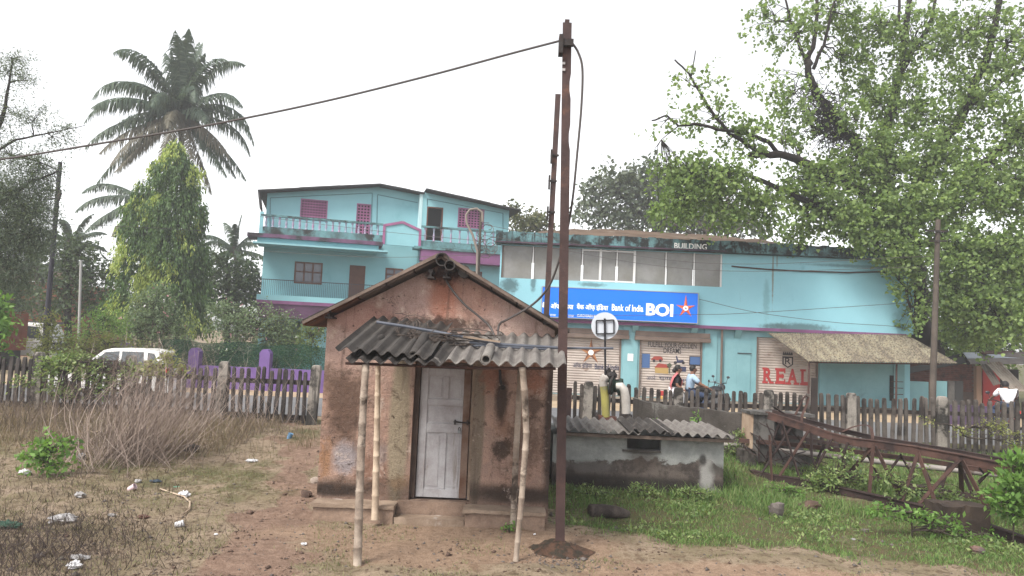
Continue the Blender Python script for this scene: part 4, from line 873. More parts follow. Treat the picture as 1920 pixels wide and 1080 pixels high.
# second rail post behind the hut and its clamps
b2, t2 = P(1012, 800, 15.6), P(1046, 178, 15.6); b2.z = 0.1
post2 = railpost('rail_post', 'leaning brown rail post with clamps rising behind the right roof slope of the hut', b2, t2, .115, .13, M_rp)
for u, v in ((1037, 292), (1033, 340), (1030, 398)):
    c_ = P(u, v, 15.6); cl = obj('clamp', G().box((c_.x - .06, 15.5, c_.z - .025), (c_.x + .12, 15.56, c_.z + .01)), M_rail, post2)
    obj('insulator_pin', G().box((c_.x - .06, 15.45, c_.z - .2), (c_.x - .02, 15.5, c_.z + .1)), M_rail, cl)
# ================================================================== low concrete pump house right of the hut
QY = 13.5
s = Mt('patched_concrete')
n0 = s.noise(1.1, 6, .66, s.vmul((1, 1, 1.4))); n1 = s.noise(5, 5, .68); n2 = s.noise(60, 3, .6); z_ = s.sep(2); x_ = s.sep(0)
hi = s.math('ADD', z_, s.math('MULTIPLY', s.math('SUBTRACT', n0, .5), 1.1))
c = s.mix(s.mr(hi, .52, .58), s.mix(s.mr(n1, .4, .62), C(122, 110, 102, .62), C(88, 78, 74, .56)), s.mix(s.mr(n1, .3, .7), C(176, 178, 174, .78), C(156, 158, 156, .7)))
for (u, v, sx, sz, col, k) in ((1130, 905, 3, .13, C(52, 48, 44, .5), .75), (1325, 890, .12, .4, C(190, 188, 184, .68), .75), (1338, 930, .1, .15, C(180, 178, 176, .66), .7), (1205, 850, .28, .25, C(96, 82, 74, .5), .7), (1318, 862, .06, .1, C(52, 46, 44, .5), .8), (1110, 875, .45, .1, C(136, 128, 124, .56), .7), (1345, 880, .16, .1, C(108, 104, 98, .5), .6)):
    p_ = P(u, v, QY); c = s.mix(s.math('MULTIPLY', s.blob((p_.x, QY, p_.z), (sx, 30, sz), n1, .7, .45), k), c, col)
c = s.mix(1.0, c, s.ramp(n2, [(.25, (.8, .8, .8, 1)), (.7, (1, 1, 1, 1))]), 'MULTIPLY')
M_conc = s.bsdf(c, .92, 0, s.bump(s.math('ADD', s.math('MULTIPLY', n1, 3), n2), .5, .02), .15)
M_dconc = wmat('mossy_old_concrete', C(112, 104, 98, .56), C(84, 76, 70, .52), 1.8, stain=C(146, 142, 136, .6), st=(1.9, .54, .66), streak=C(66, 60, 54, .5), sk=(.52, .68), fine=.22, bsc=45, bump=.6)
pump = thing('pump_house', 'low grey concrete box with a corrugated lid standing right of the pink hut', 'pump house', (2.3, QY, 0))
px1 = P(1357, 850, QY).x; px0 = .85; pz = .98
h0, h1 = P(1176, 820, QY), P(1239, 845, QY)
g = G().wallgrid(px0, px1, -.15, pz, QY, QY + .16, [(h0.x, h1.x, h1.z, pz - .001)]); obj('front_wall', g, M_conc, pump)
for a_, b_ in ((px0, px0 + .16), (px1 - .16, px1)): obj('side_wall', G().box((a_, QY + .161, -.15), (b_, 15.2, pz)), M_conc, pump)
obj('back_wall', G().box((px0, 15.201, -.15), (px1, 15.36, pz)), M_conc, pump); obj('floor_slab', G().box((px0 + .17, QY + .17, .0), (px1 - .17, 15.19, .05)), M_dark, pump)
obj('sill_plate', rough(G(), (h0.x - .08, QY - .03, h1.z - .04), (h1.x + .0, QY + .1, h1.z - .005), 31, .01), M_dconc, pump)
obj('lid_beam', G().box((px0 + .2, QY - .2, pz + .005), (px1 + .12, QY - .1, pz + .06)), M_board, pump)
zf, zb = 1.1, 1.12
for i, (u0, u1, dz, m, yb) in enumerate(((1040, 1200, .012, M_asb, 15.0), (1178, 1262, .04, M_asbd, 15.1), (1245, 1376, .01, M_asb, 15.15))):
    x0, x1 = P(u0, 800, QY - .25).x, P(u1, 812, QY - .25).x
    g = G().corr((x0, QY - .28, zf + dz), (x1, QY - .3, zf - .015 + dz), (x0 + .03, yb, zb + dz + .02), .172, .032, .01, 2, 8, .3 * i, .003, 40 + i); obj('lid_sheet', g, m, pump)
# masonry wall behind and the concrete valve box
a_, b_ = P(1187, 752, 17.6), P(1406, 778, 16.9)
g = G(); n_ = 18
dw = V((b_.x - a_.x, b_.y - a_.y, 0)); L = dw.length; dw /= L; rnd = random.Random(3); nrm = V((dw.y, -dw.x, 0))
tops = [lerp(a_.z, b_.z, i / n_) + rnd.uniform(-.02, .02) + .08 * math.exp(-i * .9) for i in range(n_ + 1)]
for i in range(n_):
    p_, q_ = V((a_.x, a_.y, 0)) + dw * (L * i / n_), V((a_.x, a_.y, 0)) + dw * (L * (i + 1) / n_); t_ = -nrm * .3
    g.add([p_ + V((0, 0, -.1)), q_ + V((0, 0, -.1)), q_ + Z * tops[i + 1], p_ + Z * tops[i], p_ + t_ + V((0, 0, -.1)), q_ + t_ + V((0, 0, -.1)), q_ + t_ + Z * tops[i + 1], p_ + t_ + Z * tops[i]], [(0, 1, 2, 3), (5, 4, 7, 6), (3, 2, 6, 7)] + ([(4, 0, 3, 7)] if i == 0 else []) + ([(1, 5, 6, 2)] if i == n_ - 1 else []))
tag(obj('masonry_wall', g, M_dconc, loc=(a_.x, a_.y, 0)), 'low blackened masonry wall between the grey pump house lid and the picket fence', 'wall')
c0, c1 = P(1408, 800, 16.2), P(1524, 800, 16.2)
vb = thing('valve_box', 'broken concrete box at the end of the low masonry wall behind the steel wreck', 'concrete box', (c0.x, 16.2, .15))
zt = P(1410, 772, 16.2).z
M_vb = wmat('box_concrete', C(134, 130, 126, .58), C(104, 100, 98, .54), 2, stain=C(70, 66, 62, .5), st=(1.6, .5, .64), fine=.15, bump=.4)
M_vblit = wmat('sunlit_tan_box_side', C(206, 178, 150, .7), C(180, 146, 118, .64), 2.4, stain=C(130, 110, 96, .55), st=(2.2, .55, .7), fine=.12, bump=.3)  # box's left side: sunlight falling on the concrete is put into this paler tan
obj('end_wall', rough(G(), (c0.x, 16.2, -.05), (c0.x + .05, 16.85, zt - .06), 51, .012), M_vblit, vb)
obj('front_wall', rough(G(), (c0.x + .055, 16.2, -.05), (c0.x + .5, 16.4, zt - .06), 52, .012), M_vb, vb); obj('front_wall', rough(G(), (c0.x + .52, 16.2, -.05), (c1.x, 16.4, .52), 53, .012), M_vb, vb)
obj('top_slab', rough(G(), (c0.x - .02, 16.14, zt - .058), (c1.x + .02, 16.88, zt + .0), 54, .012), M_vb, vb); obj('back_wall', rough(G(), (c0.x + .06, 16.7, -.05), (c1.x, 16.85, zt - .06), 55, .012), M_vb, vb)
# ------------------------------------------------------------------ pipes, valve and disc indicator
VY = 15.7
def vp(u, v, y=VY): return P(u, v, y)
M_yel = wmat('yellow_pipe_paint', C(200, 190, 84, .62), C(180, 170, 84, .56), 3, stain=C(150, 148, 110, .6), st=(3, .55, .72), fine=.08, bump=.1, rough=.5)
M_wpipe = wmat('white_pipe_paint', C(214, 208, 200, .76), C(190, 180, 172, .7), 3, stain=C(150, 124, 104, .6), st=(3, .6, .75), fine=.08, bump=.1, rough=.5)
M_green = wmat('green_valve_paint', C(52, 84, 70, .6), C(40, 62, 54, .55), 4, stain=C(90, 70, 56, .5), st=(4, .56, .7), fine=.15, bump=.3)
hy = thing('standpipe', 'yellow and white bent standpipe with a green valve in front of the picket fence', 'standpipe', tuple(vp(1145, 785)))
c = vp(1138, 785)
obj('yellow_pipe', G().tube([vp(1136, 782), vp(1134, 740), vp(1132, 722)], .085, 14), M_yel, hy, smooth=True)
obj('elbow', G().tube([vp(1132, 724), vp(1131, 714), vp(1133, 709, VY - .02), vp(1140, 707, VY + .03), vp(1150, 708, VY + .1)], [.088, .092, .095, .09, .085], 14), M_wpipe, hy, smooth=True)
obj('flange', G().lathe([(.13, 0), (.13, .04)], vp(1148, 710, VY + .05), (1, .1, -.3), 14), M_rail, hy)
g = G().lathe([(.09, 0), (.17, .02), (.19, .06), (.19, .1), (.12, .14), (.12, .2), (.18, .22), (.18, .28), (.09, .3)], vp(1141, 722, VY + .02), (1, -.25, -.12), 16); obj('valve_body', g, M_green, hy, smooth=True)
obj('valve_rim', G().lathe([(.2, 0), (.2, .035), (.17, .036)], vp(1146, 722, VY - .06), (1, -.4, -.15), 18), M_rail, hy)
obj('white_pipe', G().tube([vp(1156, 724, VY - .15), vp(1164, 724, VY - .18), vp(1170, 731, VY - .18), vp(1173, 745, VY - .17), vp(1174, 775, VY - .15)], [.07, .085, .09, .09, .09], 14), M_wpipe, hy, smooth=True)
obj('base_collar', G().lathe([(.13, 0), (.12, .16), (.1, .17)], vp(1174, 792, VY - .15), (0, 0, 1), 14), M_rail, hy)
obj('base_pipe', G().tube([vp(1118, 786), vp(1155, 790)], .1, 12), wmat('rusty_red_iron', C(126, 80, 68, .6), C(100, 62, 54, .55), 4, fine=.2, bump=.4), hy, smooth=True)
obj('base_flange', G().lathe([(.15, 0), (.15, .05)], vp(1115, 786), (1, 0, -.06), 14), M_rail, hy)
g = G().ball(vp(1146, 704), (.13, .12, .09), 10, 8).bar(vp(1137, 714), vp(1154, 701), .07, .06).bar(vp(1134, 700), vp(1141, 694), .09, .05).bar(vp(1141, 690), vp(1145, 700), .05, .05).bar(vp(1151, 694), vp(1153, 706), .045, .045).bar(vp(1140, 715), vp(1164, 713), .1, .05)
obj('valve_head', g, pmat('black_cast_iron', C(48, 42, 42, .6), rough=.6, bump=.2), hy)
ds = thing('disc_indicator', 'white round disc on a thin black pole with a black square frame across it', 'sign', tuple(vp(1136, 706)))
dc = vp(1134, 611); r_ = .285
obj('disc', G().lathe([(.001, 0), (r_, 0), (r_, .012), (.001, .013)], dc, (0, -1, 0), 40), wmat('pale_disc_paint', C(216, 222, 232, .84), C(204, 210, 220, .8), 2, fine=.03, bump=0, rough=.5), ds)
M_bk = pmat('black_iron_paint', C(38, 36, 44, .6), rough=.5)
obj('pole', G().tube([vp(1135, 708, VY - .05), vp(1134.5, 640, VY - .05), vp(1134, 597, VY - .05)], .022, 8), M_bk, ds)
g = G(); q = [vp(u, v, VY - .04) for u, v in ((1118, 601), (1151, 600), (1151, 625), (1118, 626))]
for i in range(4): g.bar(q[i], q[(i + 1) % 4], .024, .024, (0, 1, 0))
obj('frame', g, M_bk, ds)
# ------------------------------------------------------------------ picket fences
M_pk = wmat('weathered_grey_picket', C(142, 130, 122, .6), C(108, 98, 92, .54), 2.2, stain=C(72, 62, 58, .5), st=(2.2, .5, .64), streak=C(80, 70, 66, .5), sk=(.5, .66), fine=.2, bsc=40, bump=.5, vary=.42)
M_pkd = wmat('dark_lichened_picket', C(116, 106, 102, .54), C(86, 78, 76, .48), 2.2, stain=C(58, 50, 50, .5), st=(2.2, .48, .62), streak=C(66, 58, 56, .5), sk=(.5, .66), fine=.2, bsc=40, bump=.5, vary=.3)
M_fr = wmat('dark_fence_rail', C(92, 78, 74, .5), C(70, 60, 58, .48), 3, fine=.2, bump=.4)
M_fpost = wmat('pale_concrete_post', C(176, 166, 156, .7), C(134, 126, 118, .6), 2.2, stain=C(70, 66, 62, .5), st=(2.2, .46, .58), streak=C(88, 82, 78, .5), sk=(.52, .68), fine=.18, bsc=40, bump=.5)
def picket_mesh(nm, w_, d_, h, seed):
    g = G(); rnd = random.Random(seed); j = lambda: rnd.uniform(-.006, .006); pr = [(-.5, -.5), (.5, -.5), (.5, .5), (-.5, .5)]
    lv = [(0, 1), (h * .35, 1 + j() * 6), (h * .7, .98 + j() * 6), (h - .07, .98), (h - .025, .86), (h, .5)]; vs = []
    for z, k in lv:
        ox, oy = j(), j(); vs += [(x * w_ * k + ox, y * d_ * (k if z > h - .06 else 1) + oy, z) for x, y in pr]
    n_ = len(lv); g.add(vs, [(i * 4 + a, i * 4 + (a + 1) % 4, i * 4 + 4 + (a + 1) % 4, i * 4 + 4 + a) for i in range(n_ - 1) for a in range(4)] + [(3, 2, 1, 0), tuple(4 * n_ - 4 + a for a in range(4))]); return g
def fence(label, pL_, pR_, picks, posts, ph, posth, mp, rails, pw=.085, seed=1):
    """picks/posts: pixel columns at which the pickets and posts stand along the straight line pL_ - pR_"""
    pL_, pR_ = V(pL_), V(pR_); t = thing('picket_fence', label, 'fence', (pL_.x, pL_.y, 0)); rnd = random.Random(seed); o = V((pL_.x, pL_.y, 0))
    def along(u, v):
        d = ray(u, v); n = V((-(pR_ - pL_).y, (pR_ - pL_).x, 0)).normalized(); k = (o - EYE).dot(n) / d.dot(n); return EYE + d * k
    mes = [mesh_of('picket', picket_mesh('picket', pw, .06, ph, k + seed * 9), mp) for k in range(5)]
    yaw = math.atan2(pR_.y - pL_.y, pR_.x - pL_.x)
    for u in picks:
        p_ = along(u, 720); z = gz(p_.x, p_.y) + .06 + rnd.uniform(-.025, .02)
        inst('picket', mes[rnd.randrange(5)], t, (p_.x - o.x, p_.y - o.y, z), (rnd.uniform(-.03, .03), rnd.uniform(-.035, .035), yaw), (rnd.uniform(.88, 1.1), 1, rnd.uniform(.97, 1.03)))
    for u, lean in posts:
        p_ = along(u, 740); z = gz(p_.x, p_.y) - .1; g = G(); hh = posth + .1; wd_ = .24
        vs = []; lv = [(0, 1), (hh * .5, .97), (hh - .1, .95), (hh - .02, .8), (hh, .55)]
        for zz, k in lv: vs += [(x * wd_ * k + lean * zz, y * .17 * k, zz) for x, y in ((-.5, -.5), (.5, -.5), (.5, .5), (-.5, .5))]
        n_ = len(lv); g.add(vs, [(i * 4 + a, i * 4 + (a + 1) % 4, i * 4 + 4 + (a + 1) % 4, i * 4 + 4 + a) for i in range(n_ - 1) for a in range(4)] + [(3, 2, 1, 0), tuple(4 * n_ - 4 + a for a in range(4))])
        o2 = obj('fence_post', g, M_fpost, t, local=True, bevel=.015); o2.location = (p_.x - o.x, p_.y - o.y, z)
    for z_, th in rails:
        us = [posts[i][0] for i in range(len(posts))]; us = [picks[0] - 6] + us + [picks[-1] + 6]; us = sorted(us)
        for a_, b_ in zip(us[:-1], us[1:]):
            if b_ - a_ < 12: continue
            p_, q_ = along(a_, 720), along(b_, 720); za_, zb2 = gz(p_.x, p_.y) + z_ + rnd.uniform(-.02, .02), gz(q_.x, q_.y) + z_ + rnd.uniform(-.02, .02)
            off = V((0, .055, 0)); obj('fence_rail', G().bar((p_.x, p_.y + .07, za_), (q_.x, q_.y + .07, zb2), .055, th), M_fr, t)
    return t
def cols(posts, lo, hi, pitch):
    out = []; ps = sorted([lo] + [p for p in posts] + [hi])
    for a_, b_ in zip(ps[:-1], ps[1:]):
        n_ = max(1, round((b_ - a_) / pitch))
        for i in range(n_ + (b_ == hi)):
            u = lerp(a_, b_, i / n_)
            if all(abs(u - q) > 6 for q in posts): out.append(u)
    return out
PL = [(-100, 0), (70, -.02), (241, .0), (414, .03), (586, .04)]
fence('dark weathered picket fence behind the dry brush left of the pink hut', (P(-110, 700, 18.35).x, 18.35, 0), (P(600, 700, 17.9).x, 17.9, 0), cols([p for p, _ in PL], -180, 592, 13.0), PL, 1.22, 1.42, M_pkd, ((1.0, .11), (.16, .12)), .085, 1)
PR = [(1101, .02), (1272, .0), (1438, .03), (1596, .0), (1764, .02), (1935, 0)]
fence('grey picket fence with pale posts in front of the bank and the street', (P(1075, 720, 18.3).x, 18.3, 0), (P(1925, 740, 18.7).x, 18.7, 0), cols([p for p, _ in PR], 1080, 2000, 13.2), PR, 1.32, 1.45, M_pk, ((1.02, .1), (.14, .1)), .09, 2)
q = P(1524, 708, 17.9); x_ = q.x; railpost('broken_post', 'dark square post standing taller than the pickets below the red lettered shutter', (x_, 17.9, gz(x_, 17.9) - .05), (x_ + .03, 17.9, q.z), .13, .13, M_fr)
x_ = P(1063, 800, 15.9).x; railpost('rail_stub', 'short rusty rail stub behind the tall rail post at the end of the fence', (x_, 15.9, 0), (x_ + .02, 15.9, P(1065, 727, 15.9).z), .11, .12, M_rp)
# ------------------------------------------------------------------ rusty lattice girder lying in the weeds
M_gird = wmat('rusted_girder_steel', C(122, 84, 72, .54), C(90, 64, 58, .48), 3, stain=C(70, 52, 50, .5), st=(3, .52, .66), fine=.18, bsc=50, bump=.35, rough=.8, vary=.2)
M_gird2 = wmat('dark_rust_steel', C(92, 68, 64, .52), C(66, 50, 50, .48), 3, fine=.2, bump=.3, rough=.8, vary=.2)
gird = thing('lattice_girder', 'bent rusty lattice girder lying among weeds at the right', 'girder', (6.6, 13.2, 0))
def chord(nm, pts, w_, h_, m):
    ps = [P(u, v, y) for u, v, y in pts]
    for a_, b_ in zip(ps[:-1], ps[1:]):
        g = G(); a_, b_ = V(a_), V(b_); d = (b_ - a_); e = d.normalized() * .03
        g.bar(a_, b_ + e, .012, h_); off = V((0, w_ / 2, h_ / 2 - .006)); g.bar(a_ + off, b_ + e + off, w_ - .014, .012); obj(nm, g, m, gird)
chord('top_chord', [(1440, 779, 15.2), (1520, 805, 14.6), (1560, 819, 14.3), (1600, 829, 14.0), (1637, 833, 13.7), (1720, 845, 13.1), (1800, 860, 12.5), (1870, 874, 12.0), (1960, 894, 11.4)], .16, .145, M_gird)
chord('top_chord', [(1448, 772, 16.0), (1525, 793, 15.4), (1573, 806, 15.0), (1640, 822, 14.5), (1712, 834, 14.0), (1800, 849, 13.4), (1890, 866, 12.8), (1960, 880, 12.4)], .12, .09, M_gird2)
chord('middle_chord', [(1386, 826, 16.4), (1470, 832, 15.9), (1583, 845, 15.2), (1750, 866, 14.2), (1870, 886, 13.4), (1960, 902, 12.9)], .1, .085, M_gird)
chord('middle_chord', [(1432, 816, 16.6), (1500, 822, 16.2), (1570, 834, 15.8)], .1, .07, M_gird2)
chord('bottom_chord', [(1412, 888, 15.2), (1450, 897, 14.9), (1510, 906, 14.4), (1600, 926, 13.6), (1695, 947, 12.7), (1800, 972, 11.9), (1940, 1022, 10.9)], .16, .13, M_gird2)
chord('bottom_chord', [(1420, 868, 16.2), (1490, 884, 15.7), (1620, 893, 15.0), (1750, 920, 14.0), (1950, 950, 12.8)], .1, .09, M_gird2)
def lac(a_, b_, w_=.07, m=None):
    w_ *= 1.25
    obj('lacing_bar', G().bar(P(*a_), P(*b_), .014, w_, (0, 1, 0.02)), m or M_gird, gird)
for a_, b_ in ((((1443, 816, 15.0), (1447, 903, 14.9))), ((1517, 806, 14.6), (1453, 906, 14.9)), ((1637, 836, 13.7), (1588, 892, 14.4)), ((1637, 838, 13.66), (1629, 938, 13.4)), ((1641, 838, 13.64), (1694, 944, 12.8)),
               ((1799, 862, 12.5), (1718, 950, 12.6)), ((1804, 864, 12.46), (1849, 950, 12.0)), ((1801, 866, 12.52), (1803, 920, 12.9)), ((1885, 880, 11.9), (1840, 960, 12.1))): lac(a_, b_, .085)
for a_, b_ in (((1690, 853, 14.4), (1656, 898, 14.6)), ((1688, 852, 14.42), (1707, 884, 14.2)), ((1720, 856, 14.1), (1745, 902, 13.8)), ((1858, 880, 13.3), (1835, 905, 13.5)), ((1836, 878, 13.4), (1850, 893, 13.3)), ((1462, 793, 15.6), (1447, 832, 15.9)), ((1408, 812, 16.2), (1512, 868, 15.0)), ((1512, 868, 15.0), (1540, 882, 14.8)),
               ((1396, 836, 16.2), (1500, 886, 15.3)), ((1500, 886, 15.3), (1512, 906, 15.0)), ((1422, 806, 16.3), (1423, 868, 16.0)), ((1441, 846, 16.1), (1432, 878, 16.2)), ((1455, 838, 15.9), (1470, 866, 15.8)), ((1406, 826, 16.4), (1410, 842, 16.4)), ((1600, 845, 15.0), (1580, 880, 15.0))): lac(a_, b_, .06, M_gird2)
for a_, b_ in (((1560, 822, 14.3), (1515, 906, 14.4)), ((1590, 829, 14.05), (1560, 915, 14.0)), ((1720, 846, 13.1), (1757, 952, 12.3)), ((1722, 846, 13.1), (1690, 942, 12.75)), ((1466, 790, 15.0), (1500, 900, 14.5)), ((1870, 876, 12.0), (1900, 960, 11.4)), ((1484, 800, 14.9), (1425, 892, 15.1)), ((1545, 832, 15.4), (1525, 880, 15.5)), ((1625, 850, 14.9), (1648, 895, 14.8)), ((1780, 870, 14.0), (1765, 915, 13.9)), ((1800, 872, 13.9), (1822, 922, 13.5))): lac(a_, b_, .07, M_gird2 if a_[2] > 13.8 else M_gird)
_r = random.Random(77)
for _i in range(14):
    u_, v_, y_ = _r.uniform(1402, 1520), _r.uniform(785, 885), _r.uniform(15.2, 16.2); a_ = _r.uniform(-.5, 1.3); l_ = _r.uniform(22, 60); lac((u_, v_, y_), (u_ + l_ * math.cos(a_), min(903, v_ + l_ * math.sin(a_)), y_ - _r.uniform(-.2, .6)), .045, M_gird2)
def strip(nm, pts, w_, m=M_gird):
    ps = [P(*p) for p in pts]; g = G(); o_ = V((0, w_ / 2, 0)); t_ = V((.006, 0, .004)); vs = []
    for p_ in ps: vs += [p_ - o_ - t_, p_ + o_ - t_, p_ + o_ + t_, p_ - o_ + t_]
    n_ = len(ps); g.add(vs, [(i * 4 + a, i * 4 + (a + 1) % 4, i * 4 + 4 + (a + 1) % 4, i * 4 + 4 + a) for i in range(n_ - 1) for a in range(4)] + [(3, 2, 1, 0), tuple(4 * n_ - 4 + a for a in range(4))]); obj(nm, g, m, gird)
strip('bent_strap', [(1491, 778, 15.2), (1498, 764, 15.2), (1505, 748, 15.1), (1511, 742, 15.1), (1516, 745, 15.05), (1512, 760, 15), (1504, 778, 14.95), (1503, 791, 14.9)], .1)
strip('bent_strap', [(1580, 809, 14.9), (1598, 801, 14.7), (1615, 797, 14.5), (1627, 797, 14.3), (1634, 804, 14.0), (1636, 818, 13.8), (1636, 832, 13.72)], .1)
strip('bent_strap', [(1522, 812, 14.55), (1521, 840, 14.5), (1522, 856, 14.45), (1527, 872, 14.4), (1530, 884, 14.4)], .1, M_gird2)
strip('bent_strap', [(1394, 832, 16.2), (1399, 842, 16.1), (1410, 850, 15.9), (1425, 856, 15.7)], .08, M_gird2)
strip('bent_plate', [(1450, 762, 15.6), (1460, 769, 15.5), (1470, 775, 15.4), (1490, 777, 15.3), (1500, 776, 15.2)], .22, M_gird2)
strip('bent_plate', [(1446, 776, 15.3), (1470, 780, 15.35), (1500, 790, 15.2), (1560, 806, 14.9)], .35, M_gird2)
for u, v in ((1399, 826.5), (1404, 827), (1409, 827.5)):
    q_ = P(u, v, 16.36); obj('bolt_hole', G().lathe([(.001, 0), (.014, 0), (.014, .004)], q_ + V((0, -.012, 0)), (0, -1, 0), 8), pmat('pale_hole', C(190, 186, 176, .6)), gird)
a_, b_ = P(1355, 833, 16.9), P(1960, 900, 14.2)
tag(obj('water_pipe', G().tube([a_, a_.lerp(b_, .5), b_], .055, 10), wmat('pale_grey_pipe', C(178, 170, 164, .66), C(150, 140, 134, .6), 2, stain=C(110, 90, 78, .5), st=(2, .58, .7), fine=.1, bump=.2), smooth=True, loc=tuple(a_)), 'long pale pipe running low behind the rusty girder', 'pipe')
g = rough(G(), P(1768, 1000, 11.4) + V((0, 0, -.2)), P(1858, 952, 11.4) + V((0, .5, 0)), 61, .03); tag(obj('concrete_lump', g, wmat('earth_stained_block', C(98, 80, 68, .52), C(72, 58, 50, .48), 3, fine=.2, bump=.6), loc=tuple(P(1810, 1000, 11.5))), 'earth coloured block half buried in weeds under the right end of the girder', 'block')
p_ = P(1399, 868, 16.2); tag(obj('stump', rough(G(), (p_.x - .16, 16.1, gz(p_.x, 16.2) - .05), (p_.x + .16, 16.4, P(1399, 842, 16.2).z), 62, .04), M_dconc, loc=(p_.x, 16.2, 0)), 'mossy stump of masonry beside the left end of the rusty girder', 'stump')
# log, stones
a_, b_ = on(1106, 968), on(1178, 970); r_ = .1
g = G().tube([a_ + V((0, 0, r_ * .75)), a_.lerp(b_, .35) + V((0, .01, r_ * .85)), a_.lerp(b_, .7) + V((0, .0, r_ * .72)), b_ + V((0, .02, r_ * .4))], [r_ * 1.05, r_, r_ * .92, r_ * .6], 14)
tag(obj('log', g, wmat('grey_brown_log', C(124, 108, 100, .56), C(92, 78, 72, .5), 4, stain=C(70, 58, 54, .5), st=(4, .5, .64), fine=.2, bump=.8), smooth='all', loc=tuple(a_)), 'short grey brown log lying on the grass in front of the pump house', 'log')
def stone(p, r, seed, m, lb, cat='stone', nm='stone', grp=None, sq=(1, .8, .7)):
    g = G(); g.ball((0, 0, 0), 1, 12, 8); rnd = random.Random(seed); vs = []
    pl = [V((rnd.gauss(0, 1), rnd.gauss(0, 1), rnd.gauss(0, .8))).normalized() for _ in range(9)]
    for v in g.v:
        v = V(v); k = 1.0
        for q in pl:
            dd = v.dot(q)
            if dd > .62: k = min(k, .62 / dd)
        v = v * k * (1 + .12 * mnoise.noise(v * 3 + V((seed, 0, 0)))); vs.append((v.x * r * sq[0] + p.x, v.y * r * sq[1] + p.y, v.z * r * sq[2] + p.z + r * sq[2] * .35))
    g.v = vs; return tag(obj(nm, g, m, loc=tuple(p)), lb, cat, grp)
M_stone = wmat('grey_stone', C(146, 134, 128, .6), C(112, 102, 98, .55), 4, fine=.2, bump=.6); M_stoneb = wmat('brown_stone', C(140, 110, 94, .58), C(104, 80, 68, .52), 4, fine=.2, bump=.6)
stone(on(1456, 968), .19, 3, M_stone, 'pointed grey stone in the grass left of the girder', sq=(.9, .7, 1.05)); stone(on(592, 905), .13, 5, wmat('pale_stone', C(206, 188, 172, .68), C(170, 150, 136, .6), 5, fine=.15, bump=.4), 'pale stone at the left foot of the pink hut')
stone(on(575, 930), .12, 8, M_stoneb, 'dark earthy stone in front of the left corner of the hut'); stone(on(1515, 952), .2, 9, M_stoneb, 'brown mossy stone in the weeds under the girder', sq=(1.2, .8, .5)); stone(on(1622, 996), .08, 11, M_stone, 'small pale flat stone in the grass in front of the girder', sq=(1.3, 1, .4)); stone(on(1832, 1035), .11, 12, wmat('reddish_lump', C(150, 112, 100, .58), C(110, 96, 92, .55), 6, fine=.15), 'reddish grey lump in the grass at lower right', sq=(1.1, 1, .7))
# ================================================================== street: compound wall, poles, cars, people, far huts
M_pw = wmat('purple_wall_paint', C(142, 104, 186, .66), C(126, 92, 166, .6), 1, stain=C(110, 92, 130, .55), st=(1, .58, .74), fine=.08, bump=.15)
wy = 27.4
cw = thing('compound_wall', 'low purple compound wall with pointed gate pillars across the street on the left', 'wall', (P(420, 700, wy).x, wy, ROADZ))
xa, xb = P(222, 700, wy).x, P(1000, 700, wy).x
obj('wall_panel', G().box((xa, wy, ROADZ - .1), (xb, wy + .2, 1.24)), M_pw, cw)
for u in (232, 365, 498, 640):
    x_ = P(u, 660, wy).x; zt = P(u, 652 + (u - 365) * .02, wy).z if u >= 300 else 1.95
    obj('pillar', G().prism([(x_ - .19, wy - .08, ROADZ - .1), (x_ + .19, wy - .08, ROADZ - .1), (x_ + .19, wy - .08, zt - .14), (x_ + .1, wy - .08, zt - .02), (x_, wy - .08, zt), (x_ - .1, wy - .08, zt - .02), (x_ - .19, wy - .08, zt - .14)], (0, .36, 0)), M_pw, cw)
s = Mt('green_shade_net'); nzt = s.noise(30, 2, .5)
d_ = s.t.nodes.new('ShaderNodeBsdfDiffuse'); d_.inputs[0].default_value = C(38, 78, 58, .55); tr = s.t.nodes.new('ShaderNodeBsdfTransparent'); mx_ = s.t.nodes.new('ShaderNodeMixShader')
s.put(mx_.inputs[0], s.mr(nzt, .3, .7, .6, .92)); s.t.links.new(tr.outputs[0], mx_.inputs[1]); s.t.links.new(d_.outputs[0], mx_.inputs[2]); s.t.links.new(mx_.outputs[0], s.out.inputs['Surface']); M_net = s.m
g = G(); n_ = 40; x0, x1 = P(300, 660, 27.9).x, P(612, 660, 27.9).x
for i in range(n_):
    a_, b_ = i / n_, (i + 1) / n_; f = lambda t: (lerp(x0, x1, t), 27.9 + .06 * math.sin(t * 40), 2.1 + .05 * math.sin(t * 17))
    p_, q_ = f(a_), f(b_); g.quad((p_[0], p_[1], 1.0), (q_[0], q_[1], 1.0), q_, p_)
tag(obj('shade_net', g, M_net, loc=(x0, 27.9, 1.0)), 'sheer green shade net hung behind the purple compound wall', 'net')
def upole(name, label, base, top, r0, r1, m, arms=()):
    base, top = V(base), V(top); t = thing(name, label, 'pole', tuple(base)); obj('shaft', G().tube([base, base.lerp(top, .5), top], [r0, (r0 + r1) / 2, r1], 10), m, t, smooth=True)
    for p0, p1, w_ in arms: obj('cross_arm', G().bar(p0, p1, w_, w_), M_rail, t)
    return t
M_pole = wmat('dark_bluish_pole', C(82, 80, 96, .55), C(66, 64, 76, .5), 1.5, fine=.1, bump=.1); M_ppale = wmat('pale_pole', C(178, 176, 176, .7), None, fine=.08); M_pconc = wmat('grey_brown_pole', C(122, 108, 96, .56), C(98, 86, 78, .52), 2, fine=.15, bump=.2)
q = P(74, 760, 26.5); q.z = ROADZ
upole('utility_pole', 'dark leaning utility pole with short cross arms at the left edge of the street', q, P(113, 304, 26.5), .1, .07, M_pole, [(P(88, 356, 26.4), P(115, 358, 26.4), .07), (P(89, 374, 26.4), P(112, 371, 26.4), .05), (P(88, 416, 26.4), P(107, 427, 26.4), .05), (P(113, 360, 26.3), P(108, 376, 26.3), .1)])
